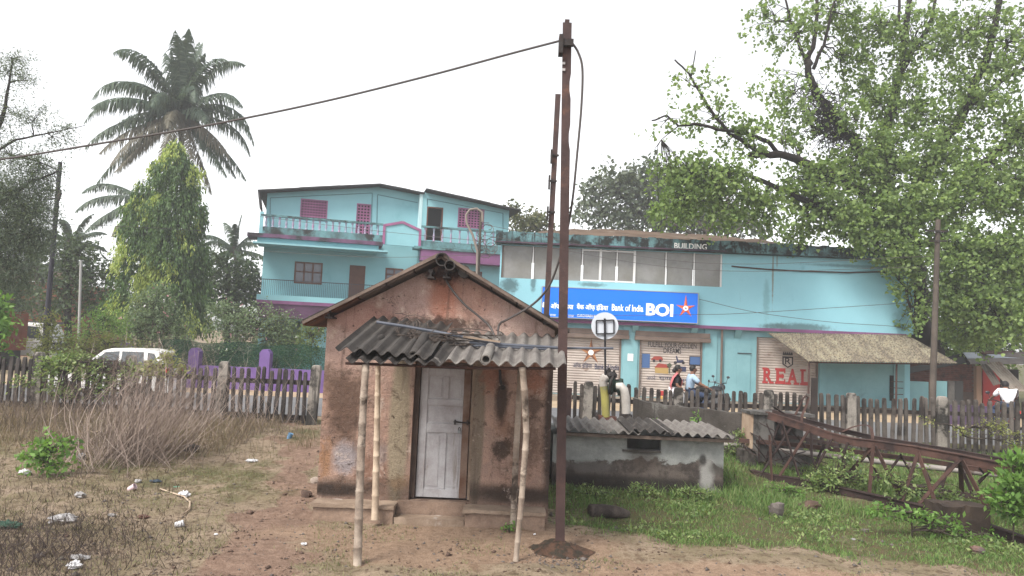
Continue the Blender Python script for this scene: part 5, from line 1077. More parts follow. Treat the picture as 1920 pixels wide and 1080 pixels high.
q = P(146, 700, 30); q.z = ROADZ; upole('thin_pole', 'thin pale pole standing among the bushes beside the column tree', q, P(152, 488, 30), .055, .05, M_ppale)
q = P(1747, 790, 26.6); q.z = ROADZ; upole('utility_pole', 'grey brown utility pole in front of the big leafy tree at the right', q, P(1759, 412, 26.6), .12, .085, M_pconc, [(P(1735, 432, 26.5), P(1776, 434, 26.5), .06), (P(1742, 452, 26.5), P(1775, 452, 26.5), .05)])
q = P(893, 620, 28); q.z = ROADZ
lp = upole('bent_pipe_pole', 'slim pole with a hooked pipe and tangled wires between the house and the bank', q, P(902, 396, 28), .06, .05, M_pconc)
obj('hooked_pipe', G().tube([P(u, v, 27.85) for u, v in ((894, 520), (895, 470), (886, 440), (875, 418), (874, 403), (881, 393), (894, 391), (904, 398), (905, 416))], .045, 8), wmat('pale_conduit', C(160, 146, 136, .6), None, fine=.1), lp, smooth=True)
g = G(); rnd = random.Random(6)
for i in range(16):
    c_ = P(rnd.uniform(898, 925), rnd.uniform(425, 480), 27.8); a0 = rnd.uniform(0, 6); r_ = rnd.uniform(.1, .35)
    g.tube([c_ + V((r_ * math.cos(a0 + k * .6), .05 * k, r_ * math.sin(a0 + k * .6))) for k in range(7)], .014, 4, False)
obj('wire_tangle', g, M_cable, lp)
def wire(pts, y, r_, lb): 
    return cable([P(u, v, yy) for (u, v), yy in zip(pts, y if isinstance(y, (list, tuple)) else [y] * len(pts))], r_, lb, 'wire', M_cable, 'wire', 'thin wires strung along the street')
wire([(902, 420), (1300, 492), (1757, 480)], [28, 27.3, 26.6], .008, 'thin wire strung from the hooked pole across the grey panes to the right utility pole')
wire([(902, 440), (1300, 505), (1757, 500)], [28, 27.3, 26.6], .008, 'second thin wire strung just below the first across the turquoise wall')
wire([(1058, 592), (1300, 590), (1420, 586), (1714, 567)], 28.9, .01, 'thin wire crossing the blue sign bottom and rising to the right corner')
wire([(1311, 561), (1420, 586), (1560, 604), (1676, 612), (1713, 622)], 29.2, .01, 'thin wire sloping from the blue sign down along the blank turquoise wall')
wire([(478, 405), (700, 432), (902, 452)], [37, 33, 28], .009, 'thin wire crossing the upper balcony of the turquoise house')
wire([(478, 470), (700, 482), (900, 478)], [37, 33, 28], .009, 'thin wire crossing the house below the upper balcony')
wire([(110, 420), (300, 428), (480, 440)], [26.5, 30, 37], .009, 'thin wire running from the left pole past the column tree')
# ------------------------------------------------------------------ vehicles
M_carw = pmat('white_car_paint', C(236, 234, 232, .86), rough=.25, spec=.6, fine=.02); M_cglass = pmat('car_glass', C(70, 78, 84, .6), rough=.08, spec=.8, fine=.0); M_tyre = pmat('black_tyre', C(36, 34, 34), rough=.9); M_rim = pmat('wheel_rim', C(160, 162, 166, .7), rough=.4, metal=.4)
M_tail = pmat('red_lens', C(220, 36, 30, .9), rough=.25, spec=.6); M_head = pmat('clear_lens', C(220, 222, 224, .8), rough=.1, spec=.8); M_bump = pmat('dark_trim', C(52, 52, 54), rough=.6)
def wheel(par, x, y, z, r_, w_=.17):
    w = obj('wheel', G().lathe([(r_ * .62, -w_ / 2), (r_ * .95, -w_ / 2), (r_, -w_ * .3), (r_, w_ * .3), (r_ * .95, w_ / 2), (r_ * .62, w_ / 2)], (x, y, z), (0, 1, 0), 20), M_tyre, par, local=True, smooth=True)
    obj('rim', G().lathe([(.001, -w_ * .42), (r_ * .6, -w_ * .36), (r_ * .6, w_ * .36), (.001, w_ * .42)], (x, y, z), (0, 1, 0), 14), M_rim, w, local=True)
def car(label, loc, rz, L=3.5, Wd=1.5, paint=None):
    """hatchback, nose towards -x"""
    paint = paint or M_carw; t = thing('parked_car', label, 'car', loc, rz); h = Wd / 2
    low = [(0.04, .32), (0, .5), (.04, .66), (.2, .78), (.55, .87), (.95, .93), (L * .97, .98), (L, .8), (L, .45), (L - .06, .3)]
    def loft(prof, hs):                                            # profile at several half widths, rounded towards the sides
        g = G(); n_ = len(prof); vs = []
        for y_, k in hs:
            cx_, cz_ = L / 2, .6
            vs += [((x - cx_) * (1 - .02 * (1 - k)) + cx_, y_, (z - cz_) * (1 - .1 * (1 - k)) + cz_) for x, z in prof]
        m_ = len(hs); g.add(vs, [(i * n_ + a, i * n_ + (a + 1) % n_, (i + 1) * n_ + (a + 1) % n_, (i + 1) * n_ + a) for i in range(m_ - 1) for a in range(n_)] + [tuple(range(n_))[::-1], tuple((m_ - 1) * n_ + a for a in range(n_))]); return g
    obj('body', loft(low, [(-h, .0), (-h + .05, .7), (-h * .6, 1), (h * .6, 1), (h - .05, .7), (h, .0)]), paint, t, local=True, smooth=True)
    ti = .13; zr = 1.5; cab = [(.95, .925), (1.5, 1.42), (1.75, 1.485), (L * .78, zr), (L * .9, 1.44), (L - .06, .97)]; n_ = len(cab); g = G()
    vs = []
    for sgn_ in (-1, 1): vs += [(x, sgn_ * (h - .04 - ti * max(0, (z - .93)) / .57), z) for x, z in cab]
    g.add(vs, [tuple(range(n_)), tuple(range(n_, 2 * n_))[::-1]] + [(i, n_ + i, n_ + (i + 1) % n_, (i + 1) % n_) for i in range(n_)]); obj('cabin', g, paint, t, local=True, smooth=True, bevel=.03)
    def side(xz, sgn_, m, nm, d=.012):
        g = G(); pts = [(x, sgn_ * (h - .04 - ti * (z - .93) / .57 + d), z) for x, z in xz]; g.prism(pts, (0, -sgn_ * .02, 0)); return obj(nm, g, m, t, local=True)
    for sgn_ in (-1, 1):
        side([(1.16, .98), (1.58, 1.37), (1.95, 1.41), (1.95, .98)], sgn_, M_cglass, 'window'); side([(2.03, .98), (2.03, 1.41), (L * .78, 1.41), (L * .8, .98)], sgn_, M_cglass, 'window'); side([(L * .83, 1.0), (L * .815, 1.4), (L * .87, 1.38), (L * .93, 1.02)], sgn_, M_cglass, 'window')
        g = G().box((1.1, sgn_ * (h + .005), .72), (1.24, sgn_ * (h - .02), .76)); obj('side_trim', G().box((.75, sgn_ * (h - .01), .56), (L - .8, sgn_ * (h + .014), .6)), M_bump, t, local=True)
        obj('wing_mirror', G().ball((1.2, sgn_ * (h + .08), 1.0), (.06, .09, .06), 8, 6), paint, t, local=True, smooth=True)
        obj('tail_light', G().box((L - .14, sgn_ * (h - .2), .72), (L + .012, sgn_ * (h + .006), .98)), M_tail, t, local=True, bevel=.02); obj('headlight', G().box((-.0, sgn_ * (h - .4), .6), (.18, sgn_ * (h - .03), .74)), M_head, t, local=True, bevel=.03)
        for x in (.62, L - .62): wheel(t, x, sgn_ * (h - .07), .28, .28)
    ws = G(); e = .02
    ws.prism([(1.0 - e, -h + .16, .97), (1.0 - e, h - .16, .97), (1.46 - e, h - .24, 1.39), (1.46 - e, -h + .24, 1.39)], (.01, 0, -.01)); obj('windscreen', ws, M_cglass, t, local=True)
    obj('rear_window', G().prism([(L * .905 + .03, -h + .26, 1.39), (L * .905 + .03, h - .26, 1.39), (L - .035, h - .18, 1.03), (L - .035, -h + .18, 1.03)], (-.01, 0, -.01)), M_cglass, t, local=True)
    obj('bumper', G().box((-.05, -h + .06, .28), (.06, h - .06, .5)), paint, t, local=True, bevel=.03); obj('bumper', G().box((L - .06, -h + .06, .28), (L + .05, h - .06, .5)), paint, t, local=True, bevel=.03); return t
p_ = P(98, 700, 21.6); car('white hatchback parked behind the dark picket fence with its red tail lamp at the right', (p_.x - .02, 21.9, ROADZ + .013), math.radians(4), 3.35, 1.5)
p_ = P(33, 640, 36); t = thing('pickup_truck', 'small white truck cab parked under the trees at the far left', 'truck', (p_.x, 36.5, ROADZ), 0)
obj('cab', G().prism([(0, -.8, .5), (1.9, -.8, .5), (1.9, -.8, 1.2), (1.6, -.8, 1.35), (1.2, -.8, 2.05), (0.1, -.8, 2.1), (0, -.8, 1.9)], (0, 1.6, 0)), M_carw, t, local=True, bevel=.05); obj('window', G().prism([(.2, -.815, 1.35), (1.4, -.815, 1.35), (1.1, -.815, 1.9), (.2, -.815, 1.95)], (0, .01, 0)), M_cglass, t, local=True)
obj('cargo_bed', G().box((-2.4, -.85, .75), (-.05, .85, 1.35)), M_carw, t, local=True); 
for x in (-1.7, 1.3): wheel(t, x, -.7, .32, .32); wheel(t, x, .7, .32, .32)
M_or = wmat('orange_lorry_paint', C(186, 96, 64, .62), C(160, 78, 54, .58), 1, fine=.1)
p_ = P(-60, 640, 34); t = thing('lorry', 'orange brown lorry body at the left edge behind the fence', 'lorry', (p_.x, 34, ROADZ), 0)
obj('cargo_box', G().box((-1.5, -1, .8), (2.0, 1, 2.55)), M_or, t, local=True); obj('side_board', G().box((-1.5, -1.03, 1.9), (2.0, -1.001, 2.0)), M_shut, t, local=True); obj('chassis', G().box((-1.4, -.8, .45), (1.9, .8, .79)), M_bump, t, local=True)
for x in (-.9, 1.3): wheel(t, x, -.85, .42, .42, .25); wheel(t, x, .85, .42, .42, .25)
# ------------------------------------------------------------------ motorcycles and riders
M_bike = pmat('black_bike_paint', C(38, 38, 44), rough=.35, spec=.5); M_bikered = pmat('red_bike_paint', C(150, 36, 30, .8), rough=.35, spec=.5); M_chr = pmat('bike_metal', C(150, 150, 152, .6), rough=.35, metal=.7); M_seat = pmat('black_seat', C(34, 32, 32), rough=.8)
def motorbike(label, loc, rz, paint, grp='motorcycles on the street'):
    t = thing('motorcycle', label, 'motorcycle', loc, rz, grp)
    for x in (-.62, .66):
        w = obj('wheel', G().lathe([(.24, -.045), (.29, -.05), (.31, 0), (.29, .05), (.24, .045)], (x, 0, .31), (0, 1, 0), 20), M_tyre, t, local=True, smooth=True); g = G().lathe([(.001, -.06), (.06, -.06), (.06, .06), (.001, .06)], (x, 0, .31), (0, 1, 0), 10)
        for k in range(6): a_ = k * math.pi / 3; g.bar((x, 0, .31), (x + .25 * math.cos(a_), 0, .31 + .25 * math.sin(a_)), .02)
        obj('rim', g, M_chr, w, local=True)
        obj('mudguard', G().tube([(x + .34 * math.cos(a_), 0, .31 + .34 * math.sin(a_)) for a_ in (.5, 1.0, 1.5, 2.0, 2.5)], .05, 6), paint, t, local=True, smooth=True)
    obj('fuel_tank', G().ball((.18, 0, .82), (.3, .15, .13), 12, 8), paint, t, local=True, smooth=True); obj('seat', G().tube([(-.75, 0, .84), (-.4, 0, .8), (-.05, 0, .79)], [.09, .12, .1], 8), M_seat, t, local=True, smooth=True)
    obj('engine', G().box((-.1, -.14, .32), (.25, .14, .6)), M_chr, t, local=True, bevel=.04); obj('frame', G().tube([(-.62, .1, .31), (-.1, .08, .4), (.2, 0, .65), (.42, 0, .88)], .03, 6).tube([(-.62, -.1, .31), (-.1, -.08, .4), (.2, 0, .64)], .03, 6), M_bike, t, local=True)
    for y in (-.08, .08): obj('fork', G().tube([(.66, y, .31), (.44, y, .98)], .025, 7), M_chr, t, local=True)
    obj('handlebar', G().tube([(.3, -.36, 1.06), (.42, -.2, 1.06), (.45, 0, 1.0), (.42, .2, 1.06), (.3, .36, 1.06)], .016, 6), M_bike, t, local=True); obj('headlight', G().ball((.56, 0, .9), (.09, .1, .11), 10, 8), M_bike, t, local=True, smooth=True)
    for y in (-.27, .27):
        m = obj('mirror', G().ball((.44, y * 1.2, 1.26), (.02, .07, .045), 8, 6), M_bike, t, local=True, smooth=True); obj('mirror_stalk', G().tube([(.4, y, 1.06), (.44, y * 1.15, 1.24)], .009, 5), M_bike, m, local=True)
    obj('exhaust', G().tube([(.1, -.14, .34), (-.3, -.16, .28), (-.85, -.18, .36)], [.03, .04, .05], 8), M_chr, t, local=True, smooth=True); obj('tail_lamp', G().box((-.94, -.06, .76), (-.86, .06, .84)), M_tail, t, local=True); return t
M_skin = pmat('brown_skin', C(150, 102, 78, .66), rough=.6, fine=.04); M_hair = pmat('black_hair', C(30, 26, 26), rough=.6)
def skinned(name, joints, edges, m, par, root=0, sub=1, extra=None):
    """one continuous surface grown over a skeleton: joints = [(x, y, z, radius)]"""
    me = bpy.data.meshes.new(name); me.from_pydata([j[:3] for j in joints], edges, []); o = bpy.data.objects.new(name, me); COL.objects.link(o)
    md = o.modifiers.new('skin', 'SKIN'); md.use_smooth_shade = True
    if not me.skin_vertices: me.attributes  # the layer comes with the modifier
    for i, j in enumerate(joints):
        sv = me.skin_vertices[0].data[i]; r_ = j[3] if isinstance(j[3], tuple) else (j[3], j[3]); sv.radius = r_; sv.use_root = i == root
    sb = o.modifiers.new('sub', 'SUBSURF'); sb.levels = sub; sb.render_levels = sub
    dg = bpy.context.evaluated_depsgraph_get(); ev = o.evaluated_get(dg); m2 = bpy.data.meshes.new_from_object(ev)
    g = G().add([tuple(v.co) for v in m2.vertices], [tuple(p.vertices) for p in m2.polygons]); bpy.data.objects.remove(o); bpy.data.meshes.remove(me); bpy.data.meshes.remove(m2)
    if extra: g.join(extra)
    return obj(name, g, m, par, local=True, smooth='all')
def person(label, loc, rz, J, shirt, trousers, hair_long=False, scarf=None, grp=None):
    """J: joint positions in the person's own frame, x = forward"""
    t = thing('person', label, 'person', loc, rz, grp); j = {k: V(x) for k, x in J.items()}
    names = ['pelvis', 'waist', 'chest', 'neck', 'skull', 'crown', 'shl', 'ell', 'hal', 'shr', 'elr', 'har', 'hil', 'knl', 'anl', 'tol', 'hir', 'knr', 'anr', 'tor']
    rad = dict(pelvis=.13, waist=.115, chest=.13, neck=.055, skull=(.085, .1), crown=(.075, .085), shl=.06, shr=.06, ell=.045, elr=.045, hal=.032, har=.032, hil=.09, hir=.09, knl=.062, knr=.062, anl=.042, anr=.042, tol=.035, tor=.035)
    ix = {n_: i for i, n_ in enumerate(names)}; ed = [('pelvis', 'waist'), ('waist', 'chest'), ('chest', 'neck'), ('neck', 'skull'), ('skull', 'crown'), ('chest', 'shl'), ('shl', 'ell'), ('ell', 'hal'), ('chest', 'shr'), ('shr', 'elr'), ('elr', 'har'), ('pelvis', 'hil'), ('hil', 'knl'), ('knl', 'anl'), ('anl', 'tol'), ('pelvis', 'hir'), ('hir', 'knr'), ('knr', 'anr'), ('anr', 'tor')]
    ex = G(); h = j['skull'].lerp(j['crown'], .4)
    ex.ball(h + V((.095, 0, -.02)), (.022, .016, .03), 6, 5)
    for s_ in (-1, 1): ex.ball(h + V((0, .085 * s_, -.01)), (.025, .012, .035), 6, 5); ex.ball(h + V((.08, .032 * s_, .02)), (.012, .014, .01), 6, 5)
    ex.ball(h + V((.085, 0, -.065)), (.012, .028, .01), 6, 5)
    for e_, w_ in (('ell', 'hal'), ('elr', 'har')):
        d = (j[w_] - j[e_]).normalized(); sd_ = d.cross(Z).normalized() if abs(d.z) < .95 else V((0, 1, 0))
        ex.ball(j[w_] + d * .04, (.04, .04, .025), 8, 6)
        for k, l_ in enumerate((.06, .075, .07, .055)):
            b_ = j[w_] + d * .07 + sd_ * (.027 - .018 * k); ex.tube([b_, b_ + d * l_ * .6 + V((0, 0, -.01)), b_ + d * l_ * .85 + V((0, 0, -.035))], .0085, 5)
        ex.tube([j[w_] + d * .02 + sd_ * .03, j[w_] + d * .05 + sd_ * .055 + V((0, 0, -.015)), j[w_] + d * .08 + sd_ * .05 + V((0, 0, -.03))], .0095, 5)
    skinned('body', [(*j[n_], rad[n_]) for n_ in names], [(ix[a], ix[b]) for a, b in ed], M_skin, t, 0, 1, ex)
    sn = ['pelvis', 'waist', 'chest', 'neck', 'shl', 'ell', 'shr', 'elr']; si = {n_: i for i, n_ in enumerate(sn)}; P2 = {n_: j[n_].copy() for n_ in sn}; P2['neck'] = j['chest'].lerp(j['neck'], .75); P2['ell'] = j['shl'].lerp(j['ell'], .85); P2['elr'] = j['shr'].lerp(j['elr'], .85)
    rs = dict(pelvis=.15, waist=.14, chest=.175, neck=.085, shl=.095, ell=.07, shr=.095, elr=.07)
    skinned('shirt', [(*P2[n_], rs[n_]) for n_ in sn], [(si[a], si[b]) for a, b in (('pelvis', 'waist'), ('waist', 'chest'), ('chest', 'neck'), ('chest', 'shl'), ('shl', 'ell'), ('chest', 'shr'), ('shr', 'elr'))], shirt, t)
    tn = ['pelvis', 'hil', 'knl', 'anl', 'hir', 'knr', 'anr']; ti_ = {n_: i for i, n_ in enumerate(tn)}; rt = dict(pelvis=.145, hil=.11, knl=.085, anl=.062, hir=.11, knr=.085, anr=.062)
    skinned('trousers', [(*j[n_], rt[n_]) for n_ in tn], [(ti_[a], ti_[b]) for a, b in (('pelvis', 'hil'), ('hil', 'knl'), ('knl', 'anl'), ('pelvis', 'hir'), ('hir', 'knr'), ('knr', 'anr'))], trousers, t)
    hg = G().ball(h + V((-.018, 0, .028)), (.104, .1, .108), 12, 9)
    hg.v = [tuple(V(v) if not (v[0] > h.x + .045 and v[2] < h.z + .05) else V((h.x + .045, v[1] * .9, v[2]))) for v in hg.v]
    if hair_long: hg.ball(h + V((-.12, 0, -.04)), (.06, .07, .07), 10, 7)
    obj('hair', hg, M_hair, t, local=True, smooth='all')
    for s_ in ('l', 'r'): obj('shoe', G().ball(j['an' + s_].lerp(j['to' + s_], .55) + V((0, 0, -.03)), (.13, .05, .045), 10, 6), M_bump, t, local=True, smooth='all')
    if scarf is not None:
        a_, b_ = j['shr'] + V((.0, -.02, .03)), j['pelvis'] + V((.12, .04, 0)); mid = a_.lerp(b_, .4) + V((.1, -.05, .03)); bk = j['shr'] + V((-.12, -.03, -.05)); dn = j['pelvis'] + V((-.16, -.05, -.02))
        g = G(); ps = [dn, dn.lerp(bk, .5) + V((-.03, 0, 0)), bk, a_ + V((0, 0, .06)), mid, b_]; vs = []
        for p in ps: vs += [p + V((0, -.1, 0)), p + V((0, .1, .02)), p + V((-.012, .1, .03)), p + V((-.012, -.1, .012))]
        g.add(vs, [(i * 4 + q, i * 4 + (q + 1) % 4, i * 4 + 4 + (q + 1) % 4, i * 4 + 4 + q) for i in range(len(ps) - 1) for q in range(4)] + [(3, 2, 1, 0), tuple(4 * len(ps) - 4 + q for q in range(4))]); obj('scarf', g, scarf, t, local=True, smooth='all')
    return t
BYK = 21.6; bx = P(1306, 720, BYK).x
motorbike('black motorcycle carrying two riders past the painted shutter', (bx, BYK, ROADZ + .013), 0, M_bike)
motorbike('black motorcycle parked against the bank step right of the riders', (P(1352, 720, 24.5).x, 25.6, ROADZ + .013), math.radians(35), M_bike)
M_lblue = pmat('light_blue_shirt', C(170, 200, 228, .8), rough=.85, bump=.2); M_jean = pmat('blue_jeans', C(62, 80, 116, .6), rough=.9, bump=.2); M_blk = pmat('black_cloth', C(38, 36, 40), rough=.9, bump=.2); M_pinkc = pmat('coral_pink_cloth', C(226, 112, 116, .75), rough=.85, bump=.2); M_wcl = pmat('white_cloth', C(236, 234, 238, .85), rough=.85, bump=.2)
person('man in a light blue shirt and jeans steering the black motorcycle', (bx, BYK, ROADZ + .013), 0, dict(pelvis=(-.2, 0, .95), waist=(-.19, 0, 1.1), chest=(-.16, 0, 1.28), neck=(-.12, 0, 1.44), skull=(-.1, 0, 1.54), crown=(-.1, 0, 1.66), shl=(-.15, .18, 1.38), ell=(.06, .25, 1.18), hal=(.28, .3, 1.08), shr=(-.15, -.18, 1.38), elr=(.06, -.25, 1.18), har=(.28, -.3, 1.08), hil=(-.16, .11, .92), knl=(.26, .2, .84), anl=(.1, .2, .42), tol=(.26, .2, .36), hir=(-.16, -.11, .92), knr=(.26, -.2, .84), anr=(.1, -.2, .42), tor=(.26, -.2, .36)), M_lblue, M_jean, grp=None)
person('woman in black with a coral pink scarf and white trousers riding sideways behind the man', (bx, BYK, ROADZ + .013), 0, dict(pelvis=(-.6, -.04, .97), waist=(-.6, -.03, 1.1), chest=(-.59, -.02, 1.28), neck=(-.56, -.02, 1.43), skull=(-.54, -.02, 1.53), crown=(-.54, -.02, 1.64), shl=(-.56, .15, 1.37), ell=(-.42, .2, 1.18), hal=(-.3, .14, 1.14), shr=(-.6, -.18, 1.37), elr=(-.62, -.25, 1.12), har=(-.45, -.28, 1.02), hil=(-.55, -.12, .94), knl=(-.52, -.46, .88), anl=(-.5, -.48, .45), tol=(-.47, -.62, .4), hir=(-.67, -.12, .94), knr=(-.67, -.46, .88), anr=(-.66, -.48, .45), tor=(-.64, -.62, .4)), M_blk, M_wcl, True, M_pinkc)
q_ = P(1241, 742, BYK - .5); g = G().box((q_.x - .07, BYK - .56, q_.z + .0), (q_.x + .08, BYK - .46, q_.z + .14)); bg_ = obj('bag', g, pmat('red_bag_cloth', C(200, 50, 44, .75), rough=.7), loc=tuple(q_), bevel=.02); tag(bg_, 'small red and yellow bag hanging beside the pink scarfed rider', 'bag')
obj('bag_base', G().box((q_.x - .1, BYK - .57, q_.z - .1), (q_.x + .02, BYK - .45, q_.z - .005)), pmat('yellow_bag_cloth', C(226, 170, 60, .8), rough=.7), bg_, bevel=.02)
b2x = P(1903, 760, 21.5).x
motorbike('dark red motorcycle ridden away by the person in white at the right edge', (b2x, 21.9, ROADZ + .013), math.radians(75), M_bikered)
person('person in a white shirt seen from behind at the right edge of the street', (b2x, 21.9, ROADZ + .013), math.radians(75), dict(pelvis=(-.2, 0, .95), waist=(-.19, 0, 1.1), chest=(-.1, 0, 1.26), neck=(-.02, 0, 1.38), skull=(.04, 0, 1.46), crown=(.06, 0, 1.57), shl=(-.08, .2, 1.34), ell=(.08, .3, 1.16), hal=(.28, .3, 1.08), shr=(-.08, -.2, 1.34), elr=(.08, -.3, 1.16), har=(.28, -.3, 1.08), hil=(-.16, .11, .92), knl=(.26, .2, .84), anl=(.1, .2, .42), tol=(.26, .2, .36), hir=(-.16, -.11, .92), knr=(.26, -.2, .84), anr=(.1, -.2, .42), tor=(.26, -.2, .36)), M_wcl, M_jean)
# ------------------------------------------------------------------ shacks right of the bank
M_brick = wmat('red_brick_face', C(150, 86, 70, .58), C(122, 72, 60, .54), 6, stain=C(96, 66, 58, .5), st=(3, .5, .66), fine=.15, bump=.3, vary=.25); M_tin = wmat('rust_grey_tin', C(150, 136, 126, .6), C(118, 104, 96, .56), 1.6, stain=C(112, 80, 64, .55), st=(1.5, .52, .68), fine=.12, bump=.1, rough=.6)
M_tinb = wmat('bluish_white_tin', C(196, 204, 218, .74), C(176, 180, 190, .7), 1.2, fine=.06, rough=.5); M_mort = wmat('grey_mortar', C(136, 116, 106, .55), C(110, 92, 84, .5), 3, fine=.15)
sy = 30.5; sh = thing('brick_shack', 'brick shack with patched tin roof and a red side panel right of the turquoise bank', 'shack', (P(1800, 740, sy).x, sy, ROADZ))
x0, x1 = P(1700, 700, sy).x, P(1829, 700, sy).x; z0, z1 = ROADZ, P(1800, 682, sy).z
obj('wall', G().box((x0, sy + .02, z0), (x1, sy + .25, z1)), M_mort, sh)
bmesh_ = mesh_of('brick', G().box((-.115, -.02, -.033), (.115, .02, .033)), M_brick); rows = int((z1 - z0 - .9) / .08); cnt = 0
for r_ in range(rows):
    z = z1 - .05 - r_ * .08; n_ = int((x1 - x0) / .24)
    for k in range(n_):
        if cnt >= 300: break
        x = x0 + .13 + k * .24 + (.12 if r_ % 2 else 0)
        if x > x1 - .1: continue
        inst('brick', bmesh_, sh, (x - WM[sh.name].translation.x, .012 + .006 * ((k * 7 + r_ * 3) % 3 - 1), z - ROADZ)); cnt += 1
def sheetq(nm, q4, m, par, th=.02, pitch=.0):
    a_, b_, c_, d_ = [V(p) for p in q4]; g = G(); g.corr(d_, c_, a_ + (b_ - a_) * 0, .12, .014, .008, 1, 5) if pitch else g.prism([a_, b_, c_, d_], (0, 0, th)); return obj(nm, g, m, par)
sheetq('roof_sheet', [P(1790, 668, sy + 1.2), P(1930, 660, sy + 1.2), P(1930, 683, sy - .35), P(1815, 683, sy - .4)], M_tin, sh)
sheetq('roof_sheet', [P(1806, 662, sy + 1.3), P(1836, 662, sy + 1.3), P(1841, 672, sy + .5), P(1814, 673, sy + .5)], M_tinb, sh, .03); sheetq('roof_sheet', [P(1850, 666, sy + 1.0), P(1920, 668, sy + 1.0), P(1922, 674, sy + .4), P(1862, 672, sy + .4)], M_tinb, sh, .05)
sheetq('roof_sheet', [P(1838, 660, sy + 1.8), P(1900, 660, sy + 1.8), P(1902, 667, sy + 1.0), P(1838, 664, sy + 1.0)], wmat('rust_red_tin', C(120, 78, 62, .55), C(92, 62, 54, .5), 2, fine=.15), sh, .06)
obj('roof_edge', G().tube([P(1700, 694, sy - .1), P(1760, 682, sy - .15), P(1806, 666, sy - .1), P(1816, 682, sy - .45)], .07, 6), M_dark, sh)
sheetq('eave_board', [P(1705, 690, sy - .25), P(1800, 664, sy - .1), P(1815, 680, sy - .3), P(1705, 700, sy - .3)], M_bump, sh)
x_ = P(1833, 700, sy - .4).x; obj('corner_post', G().box((x_ - .1, sy - .5, ROADZ), (x_ + .1, sy - .3, P(1833, 686, sy - .4).z)), wmat('tan_timber_post', C(170, 134, 108, .6), None, fine=.12), sh)
a_, b_ = P(1840, 690, sy), P(1872, 760, sy); obj('side_panel', G().box((a_.x, sy - .1, ROADZ), (b_.x, sy - .05, a_.z)), pmat('red_panel_paint', C(186, 34, 34, .75), rough=.6, fine=.06), sh)
obj('doorway', G().box((b_.x + .003, sy + .1, ROADZ), (b_.x + .9, sy + .15, a_.z)), M_dark, sh)
for q4, m in (([(1838, 684, 29.9), (1852, 681, 29.9), (1890, 716, 28.9), (1862, 723, 28.9)], M_tin), ([(1847, 680, 29.7), (1876, 678, 29.7), (1932, 724, 28.4), (1899, 735, 28.4)], wmat('pale_rusty_tin', C(176, 162, 148, .66), C(150, 134, 120, .6), 1.6, stain=C(140, 110, 84, .55), st=(1.6, .5, .66), fine=.1, rough=.6))):
    a_, b_, c_, d_ = [P(*q) for q in q4]; g = G().corr(a_, b_, d_, .11, .012, .008, 1, 5); obj('awning_sheet', g, m, sh)
a_, b_ = P(1692, 713, 29.9), P(1778, 760, 29.9); lw = thing('low_turquoise_wall', 'low turquoise wall panels between the bank corner and the brick shack', 'wall', (a_.x, 29.9, ROADZ))
for u0, u1, m in ((1692, 1741, M_turq_low), (1753, 1776, M_turq_low), (1778, 1790, M_vb), (1791, 1806, M_bump)):
    q0, q1 = P(u0, 714, 29.9), P(u1, 714, 29.9); obj('panel', G().box((q0.x, 29.9, ROADZ), (q1.x, 30.05, q0.z)), m, lw)
a_, b_ = P(1772, 760, 25.6), P(1885, 764, 25.6); tag(obj('purple_wall', G().box((a_.x, 25.6, ROADZ), (b_.x, 25.8, 1.08)), wmat('dusk_purple_paint', C(110, 84, 122, .55), C(92, 72, 104, .5), 1.5, fine=.1), loc=(a_.x, 25.6, ROADZ)), 'short stretch of dusky purple wall behind the right end of the picket fence', 'wall')
# ------------------------------------------------------------------ orange houses far left
hy_ = 46; oh = thing('orange_house', 'orange plastered house with dark eaves half hidden by trees at far left', 'house', (P(50, 600, hy_).x, hy_, ROADZ)); M_oh = wmat('orange_house_plaster', C(196, 112, 74, .62), C(170, 94, 64, .58), .7, stain=C(130, 80, 64, .55), st=(.8, .55, .7), fine=.08)
x0, x1 = P(-120, 600, hy_).x, P(125, 600, hy_).x; zt = P(60, 528, hy_).z
wins = [(P(u0, 600, hy_).x, P(u1, 600, hy_).x, P(u0, v1, hy_).z, P(u0, v0, hy_).z) for u0, v0, u1, v1 in ((20, 562, 45, 582), (68, 572, 108, 583), (50, 602, 72, 618), (-60, 562, -30, 585))]
obj('wall', G().wallgrid(x0, x1, ROADZ, zt, hy_, hy_ + .3, wins), M_oh, oh); obj('side_wall', G().box((x1 - .3, hy_ + .31, ROADZ), (x1, hy_ + 7, zt)), M_oh, oh)
for a0, a1, b0, b1 in wins: obj('window', G().box((a0, hy_ + .2, b0), (a1, hy_ + .25, b1)), M_dark, oh)
for u0, v0, u1, v1 in ((-120, 556, 50, 560), (60, 562, 128, 566), (-120, 594, 128, 600)):
    a_, b_ = P(u0, v0, hy_ - .8), P(u1, v1, hy_ - .8); obj('eave_slab', G().box((a_.x, hy_ - .8, a_.z - .14), (b_.x, hy_ - .003, a_.z)), M_hroof, oh)
obj('roof', G().prism([(x0 - .4, hy_ - .6, zt), (x1 + .4, hy_ - .6, zt), (x1 - 1, hy_ + 3.5, zt + 1.2), (x0, hy_ + 3.5, zt + 1.2)], (0, .0, .15)), wmat('brown_roof_tiles', C(120, 86, 70, .55), C(96, 70, 60, .5), 1.2, fine=.2), oh)
a_ = P(104, 618, 38); tag(obj('brick_pier', G().box((a_.x, 38, ROADZ), (P(133, 618, 38).x, 38.4, a_.z)), M_or, loc=(a_.x, 38, ROADZ)), 'square red brick pier among the yellow green shrubs', 'pier')
